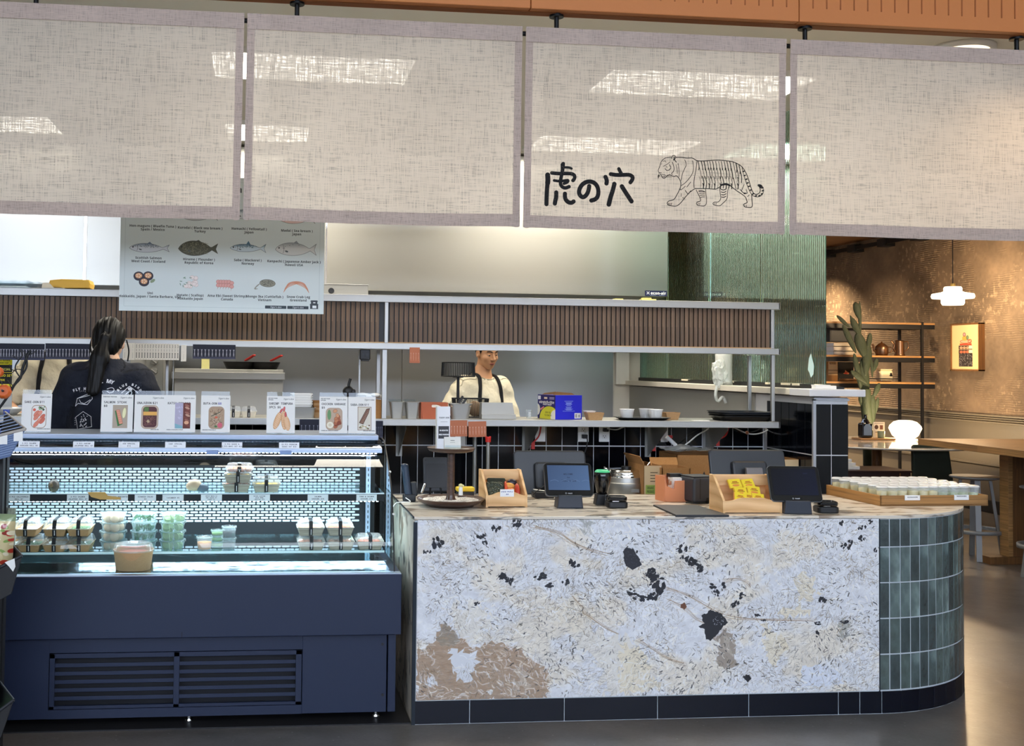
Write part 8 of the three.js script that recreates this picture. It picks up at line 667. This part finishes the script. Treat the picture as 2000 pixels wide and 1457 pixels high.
{ const z = -10.35, p = atZ(1820, 900, z), t = thing('dining_chair', 'dark green upholstered dining chair with its back to the counter', 'chair', [p.x, 0, z - 0.22], 0); const g = new THREE.PlaneGeometry(0.37, 0.5, 16, 16), top = atZ(1820, 868, z).y; const mk = (off) => { const h = plate(0.385, 0.46, 0.05, 0.035, 0.016), q = h.attributes.position; for (let i = 0; i < q.count; i++) { const x = q.getX(i), y = q.getY(i), n = (y + 0.23) / 0.46; q.setX(i, x * (1.12 - 0.14 * n)); q.setZ(i, q.getZ(i) + 0.35 * x * x - 0.05 * n); } h.computeVertexNormals(); return h; }; obj('backrest', mk().rotateX(-0.02).translate(0, top - 0.235, 0.2), M.greenChair, t); obj('seat', box(0.42, 0.07, 0.42, 0, 0.44, 0, 0.03), M.greenChair, t); for (const [x, zz] of [[-0.17, 0.19], [0.17, 0.19], [-0.17, -0.17], [0.17, -0.17]]) obj('leg', rod([x * 0.95, 0.42, zz * 0.95], [x * 1.08, 0.0, zz * 1.1], 0.014), M.black, t); }
{ const z = -9.6, a = atZ(1640, 922, z), b = atZ(1779, 922, z), t = thing('mahogany_cabinet', 'low dark mahogany cabinet behind the tray of dessert cups', 'cabinet', [0, 0, z]); const y = atZ(1700, 919, z).y; obj('body', slab(a.x - 0.3, b.x, 0.04, y - 0.02, -0.45, 0, 0.003), M.mahogany, t); obj('top', slab(a.x - 0.3, b.x + 0.01, y - 0.02, y, -0.46, 0.012, 0.003), M.mahogany, t); obj('edge', slab(b.x - 0.11, b.x - 0.1, 0.04, y - 0.02, 0, 0.004), M.oakDark, t); obj('plinth', slab(a.x - 0.28, b.x - 0.02, 0, 0.04, -0.43, -0.03), M.black, t); ['bottom', 'middle', 'top'].forEach((n, i) => { const s = thing('paper_stack', 'white stack of papers on the mahogany cabinet, the ' + n + ' bundle', 'papers', [atZ(1662 - i * 4, 915, z).x, y + 0.001 + i * 0.032, z - 0.2], 0.1 * i); obj('sheets', slab(-0.13 + 0.02 * i, 0.13 - 0.025 * i, 0, 0.03, -0.12, 0.12, 0.003), M.paper, s); }); }
// ---------------------------------------------------------------- black snack rack at the left edge, in front of the case
{
  const z = -4.25, P = (x, y, zz = z) => { const p = atZ(x, y, zz); return [p.x, p.y, zz]; }, t = thing('snack_rack', 'black wire snack rack with tilted trays at the left edge in front of the case', 'display rack');
  const px = P(6, 1000, z - 0.1)[0]; obj('post', [slab(px - 0.10, px - 0.004, 0.0, P(0, 870)[1], z - 0.14, z - 0.10, 0.003)], M.black, t); obj('back', slab(-1.6, px, 0.02, P(0, 870)[1], z - 0.19, z - 0.15), M.black, t); obj('base', slab(-1.6, px + 0.03, 0, 0.03, z - 0.25, z + 0.3, 0.003), M.black, t);
  // three trays: corner at the right front, rim rising to the back
  [[50, 838, 20, 892, 800, true, 'pale'], [43, 1085, 22, 1160, 1062, false, 'dark'], [27, 1367, 2, 1440, 1352, false, 'dark']].forEach(([cx, cy, bx, by, back, lined, tone], i) => {
    const c = P(cx, cy), b = P(bx, by), zb = z - 0.28, k = P(cx - 40 - i * 6, back, zb), lx = -1.65, slope = i === 0 ? 0.26 : i === 1 ? 0.55 : 0.75, yl = c[1] - (c[0] - lx) * slope, ylb = b[1] - (b[0] - lx) * slope, rise = 0.05;
    const shape = [[lx, yl], [c[0], c[1]], [b[0], b[1]], [lx, ylb]], tr = obj('tray', [prism(shape, 0.006, 0.0015).translate(0, 0, z - 0.006)], tone === 'pale' ? std(0x55688c, 0.45, 0.2) : M.black, t), side = new THREE.BufferGeometry(), y2 = c[1] + rise, y3 = b[1] + rise * 0.6; side.setAttribute('position', new THREE.Float32BufferAttribute([c[0], c[1], z, b[0], b[1], z, k[0] - 0.02, y3, zb, c[0], c[1], z, k[0] - 0.02, y3, zb, k[0], y2, zb], 3)); side.computeVertexNormals(); obj('tray_side', metric(side), M.black, tr); side.dispose; obj('tray_rim', [rod([lx, yl, z + 0.001], [c[0], c[1], z + 0.001], 0.006), rod([c[0], c[1], z], [k[0], y2, zb], 0.004)], i === 0 ? std(0xa8a098, 0.5) : M.charcoal, tr); obj('tray_floor', [(() => { const g = new THREE.BufferGeometry(); g.setAttribute('position', new THREE.Float32BufferAttribute([lx, ylb, z - 0.004, b[0], b[1], z - 0.004, k[0] - 0.02, y3, zb, lx, ylb, z - 0.004, k[0] - 0.02, y3, zb, lx, y3 - 0.2, zb], 3)); g.computeVertexNormals(); return metric(g); })()], M.navyDark, tr);
    if (lined) { const w = []; for (let q = 0; q < 9; q++) { const f = 0.12 + q * 0.095; w.push(rod([lerp(lx, lx, f), lerp(yl, ylb, f), z + 0.002], [lerp(c[0], b[0], f) - 0.004, lerp(c[1], b[1], f), z + 0.002], 0.0016, 5)); } loose('wire', w, std(0x8fa0c0, 0.4, 0.4), tr); const w2 = []; for (let q = 0; q < 6; q++) { const zz = lerp(z, zb, (q + 1) / 7); w2.push(rod([lx, lerp(yl, y2 - 0.18, (q + 1) / 7) + 0.0, zz], [lerp(c[0], k[0], (q + 1) / 7), lerp(c[1], y2, (q + 1) / 7), zz], 0.0025, 5)); } loose('wire', w2, std(0x93a0bb, 0.4, 0.5), tr); for (const [x, y] of [[36, 852], [6, 858]]) { const q = P(x, y); obj('rail_label', box(0.032, 0.036, 0.002, q[0], q[1], z + 0.003).rotateZ(0), M.white, tr).userData.label = 'small pale shelf label'; } }
  });
  const bag = (label, x0, x1, y0, y1, zz, art, rz) => { const a = atZ(x0, (y0 + y1) / 2, zz), b = atZ(x1, (y0 + y1) / 2, zz), tp = atZ((x0 + x1) / 2, y0, zz).y, bt = atZ((x0 + x1) / 2, y1, zz).y, w = b.x - a.x, h = tp - bt, u = thing('snack_bag', label, 'snack', [(a.x + b.x) / 2, bt, zz]); u.rotation.z = rz; const g = new THREE.PlaneGeometry(w, h, 16, 20), q = g.attributes.position, mk = (s) => { const e = g.clone(), p = e.attributes.position; for (let i = 0; i < p.count; i++) { const u2 = p.getX(i) / w, v = p.getY(i) / h; p.setXYZ(i, p.getX(i), p.getY(i) + h / 2, s * 0.035 * Math.sqrt(Math.max(0, (1 - 4 * u2 * u2) * (1 - 4 * v * v))) + 0.003 * Math.sin(u2 * 30 + v * 17)); } e.computeVertexNormals(); return e; }; const S = canvasTex(128, 256, art); obj('bag', [mk(1), mk(-1).rotateY(0)], phys(0xffffff, 0.22, 0.1, { map: S, side: THREE.DoubleSide, clearcoat: 0.6 }), u); return u; };
  bag('snack bag with red and green printed fruit standing in the middle rack tray', -70, 24, 1002, 1112, -4.32, (g, w, h) => { g.fillStyle = '#c9b98a'; g.fillRect(0, 0, w, h); const R = rng(5); for (let i = 0; i < 60; i++) ell(g, R() * w, R() * h, 6 + 10 * R(), 5 + 7 * R(), R() * 3, ['#b23a2a', '#8a2a22', '#d9c89a', '#7f9a4a', '#e2d8b8'][i % 5]); g.fillStyle = '#8fa07a'; g.fillRect(0, 0, w, 30); }, -0.06);
  bag('silver edged snack bag behind the fruit bag in the middle rack tray', 4, 30, 992, 1072, -4.44, (g, w, h) => { g.fillStyle = '#8a9384'; g.fillRect(0, 0, w, h); const R = rng(9); for (let i = 0; i < 30; i++) g.fillRect(R() * w, R() * h, 40 * R(), 3); g.fillStyle = '#a8442e'; g.fillRect(w * 0.3, h * 0.5, w * 0.6, h * 0.3); }, 0.0);
  bag('green and red snack bag lying in the lowest rack tray', -60, 8, 1352, 1420, -4.36, (g, w, h) => { g.fillStyle = '#3f8a4a'; g.fillRect(0, 0, w, h); ell(g, 80, 150, 40, 50, 0, '#d8402e'); ell(g, 30, 80, 30, 30, 0, '#e8efe2'); }, 0.3);
  { const q = P(20, 1104); const u = thing('paper_clip_tag', 'torn white price tag clipped to the middle rack tray', 'tag', [q[0], q[1], z + 0.006]); obj('tag', prism([[-0.018, 0.012], [0.016, 0.026], [0.02, -0.004], [0.012, -0.022], [-0.002, -0.004]], 0.002), M.white, u); }
}
// autumn decoration on the case: branches, two pumpkins, a blue glass foot
{
  const z = -5.4, P = (x, y, zz = z) => { const p = atZ(x, y, zz); return [p.x, p.y, zz]; };
  const t = thing('branch_decoration', 'bare black twig decoration standing at the left end of the display case', 'decoration'); const B = (pts, r) => obj('twig', tube(pts.map(([x, y]) => P(x, y)), r, 24, 6), M.black, t); obj('vase', lathe([[0, 0], [0.03, 0], [0.026, 0.06], [0.014, 0.1], [0.012, 0.1], [0.02, 0.01], [0, 0.01]], 20).translate(P(14, 800)[0] - 0.06, 1.211, z), M.black, t);
  B([[-8, 806], [4, 790], [18, 770], [28, 752], [40, 738], [44, 720], [50, 704], [54, 694], [60, 684]], 0.0065); B([[28, 752], [34, 742], [46, 728], [52, 716], [52, 700], [50, 690]], 0.005); B([[40, 738], [32, 726], [30, 716], [36, 704], [44, 694], [40, 684]], 0.0035); B([[36, 704], [30, 698], [24, 694]], 0.0022); B([[54, 694], [64, 690], [72, 684]], 0.0022); B([[18, 770], [8, 760], [2, 746], [-6, 740]], 0.0035); B([[18, 768], [20, 752], [14, 742]], 0.0025); B([[26, 756], [20, 744], [22, 734]], 0.0022); B([[46, 728], [40, 722], [30, 722], [24, 728]], 0.0022); B([[8, 760], [4, 752], [10, 746]], 0.0018); B([[50, 690], [44, 684], [36, 682]], 0.0018); B([[32, 726], [24, 722], [18, 712]], 0.0018);
  const pumpkin = (label, x, y, r, zz) => { const q = P(x, y, zz), u = thing('pumpkin', label, 'pumpkin', q), g = new THREE.SphereGeometry(r, 40, 24), a = g.attributes.position; for (let i = 0; i < a.count; i++) { const th = Math.atan2(a.getZ(i), a.getX(i)), f = 0.93 + 0.07 * Math.abs(Math.cos(th * 5)), yy = a.getY(i) / r, d = 1 - 0.25 * Math.exp(-((1 - Math.abs(yy)) ** 2) * 30); a.setXYZ(i, a.getX(i) * f, a.getY(i) * 0.82 * d, a.getZ(i) * f); } g.computeVertexNormals(); g.rotateX(1.35); obj('flesh', metric(g), std(0xd8621c, 0.45), u); obj('stalk', cyl(0.006, 0.004, 0.018, 0, 0, 0, 8).rotateX(1.35).translate(0, r * 0.12, r * 0.72), M.charcoal, u); return u; };
  pumpkin('larger orange pumpkin ornament hanging on the twigs above the blue glass', 8, 765, 0.0345, z + 0.05); pumpkin('small orange pumpkin ornament cut by the left photo edge', -3, 727, 0.025, z + 0.03);
  const u = thing('blue_glass', 'blue glass candlestick under the orange pumpkin on the case', 'candlestick', [P(13, 800, z + 0.05)[0], 1.2105, z + 0.05]); obj('foot', lathe([[0, 0], [0.034, 0], [0.03, 0.006], [0.014, 0.04], [0.01, 0.05], [0.012, 0.08], [0.016, 0.11], [0, 0.11]], 28), phys(0x5a74d8, 0.1, 0, { transmission: 0.5, thickness: 0, clearcoat: 1 }), u);
  { const q = P(16, 746, SZ - 0.2), w = thing('white_dish', 'white oval dish on the lower steel shelf behind the twigs', 'dish', [atZ(14, 812, SZ - 0.2).x, 1.2265, SZ - 0.2]); obj('dish', lathe([[0, 0], [0.05, 0], [0.1, 0.035], [0.105, 0.037], [0.1, 0.041], [0.05, 0.006], [0, 0.006]], 36), M.whitePlastic, w); obj('foot', cyl(0.03, 0.03, 0.004, 0, 0, 0), M.white, w); }
  { const w = thing('towel', 'folded white towel on the lower shelf in front of the headless worker', 'towel', [atZ(108, 812, SZ - 0.12).x, 1.2265, SZ - 0.12]); obj('towel', [box(0.1, 0.02, 0.09, 0, 0.011, 0, 0.01), box(0.08, 0.018, 0.08, -0.006, 0.028, 0, 0.009).rotateZ(0.08)], M.white, w); }
}
for (const o of scene.children) if (o.userData.label) for (const w of [/\bthe /, /\bthe /, /\bthe /, / one\b/, /, a /, /\bthe /]) if (o.userData.label.split(/\s+/).length > 16) o.userData.label = o.userData.label.replace(w, w.source.startsWith(',') ? ', ' : '');
renderer.render(scene, camera);
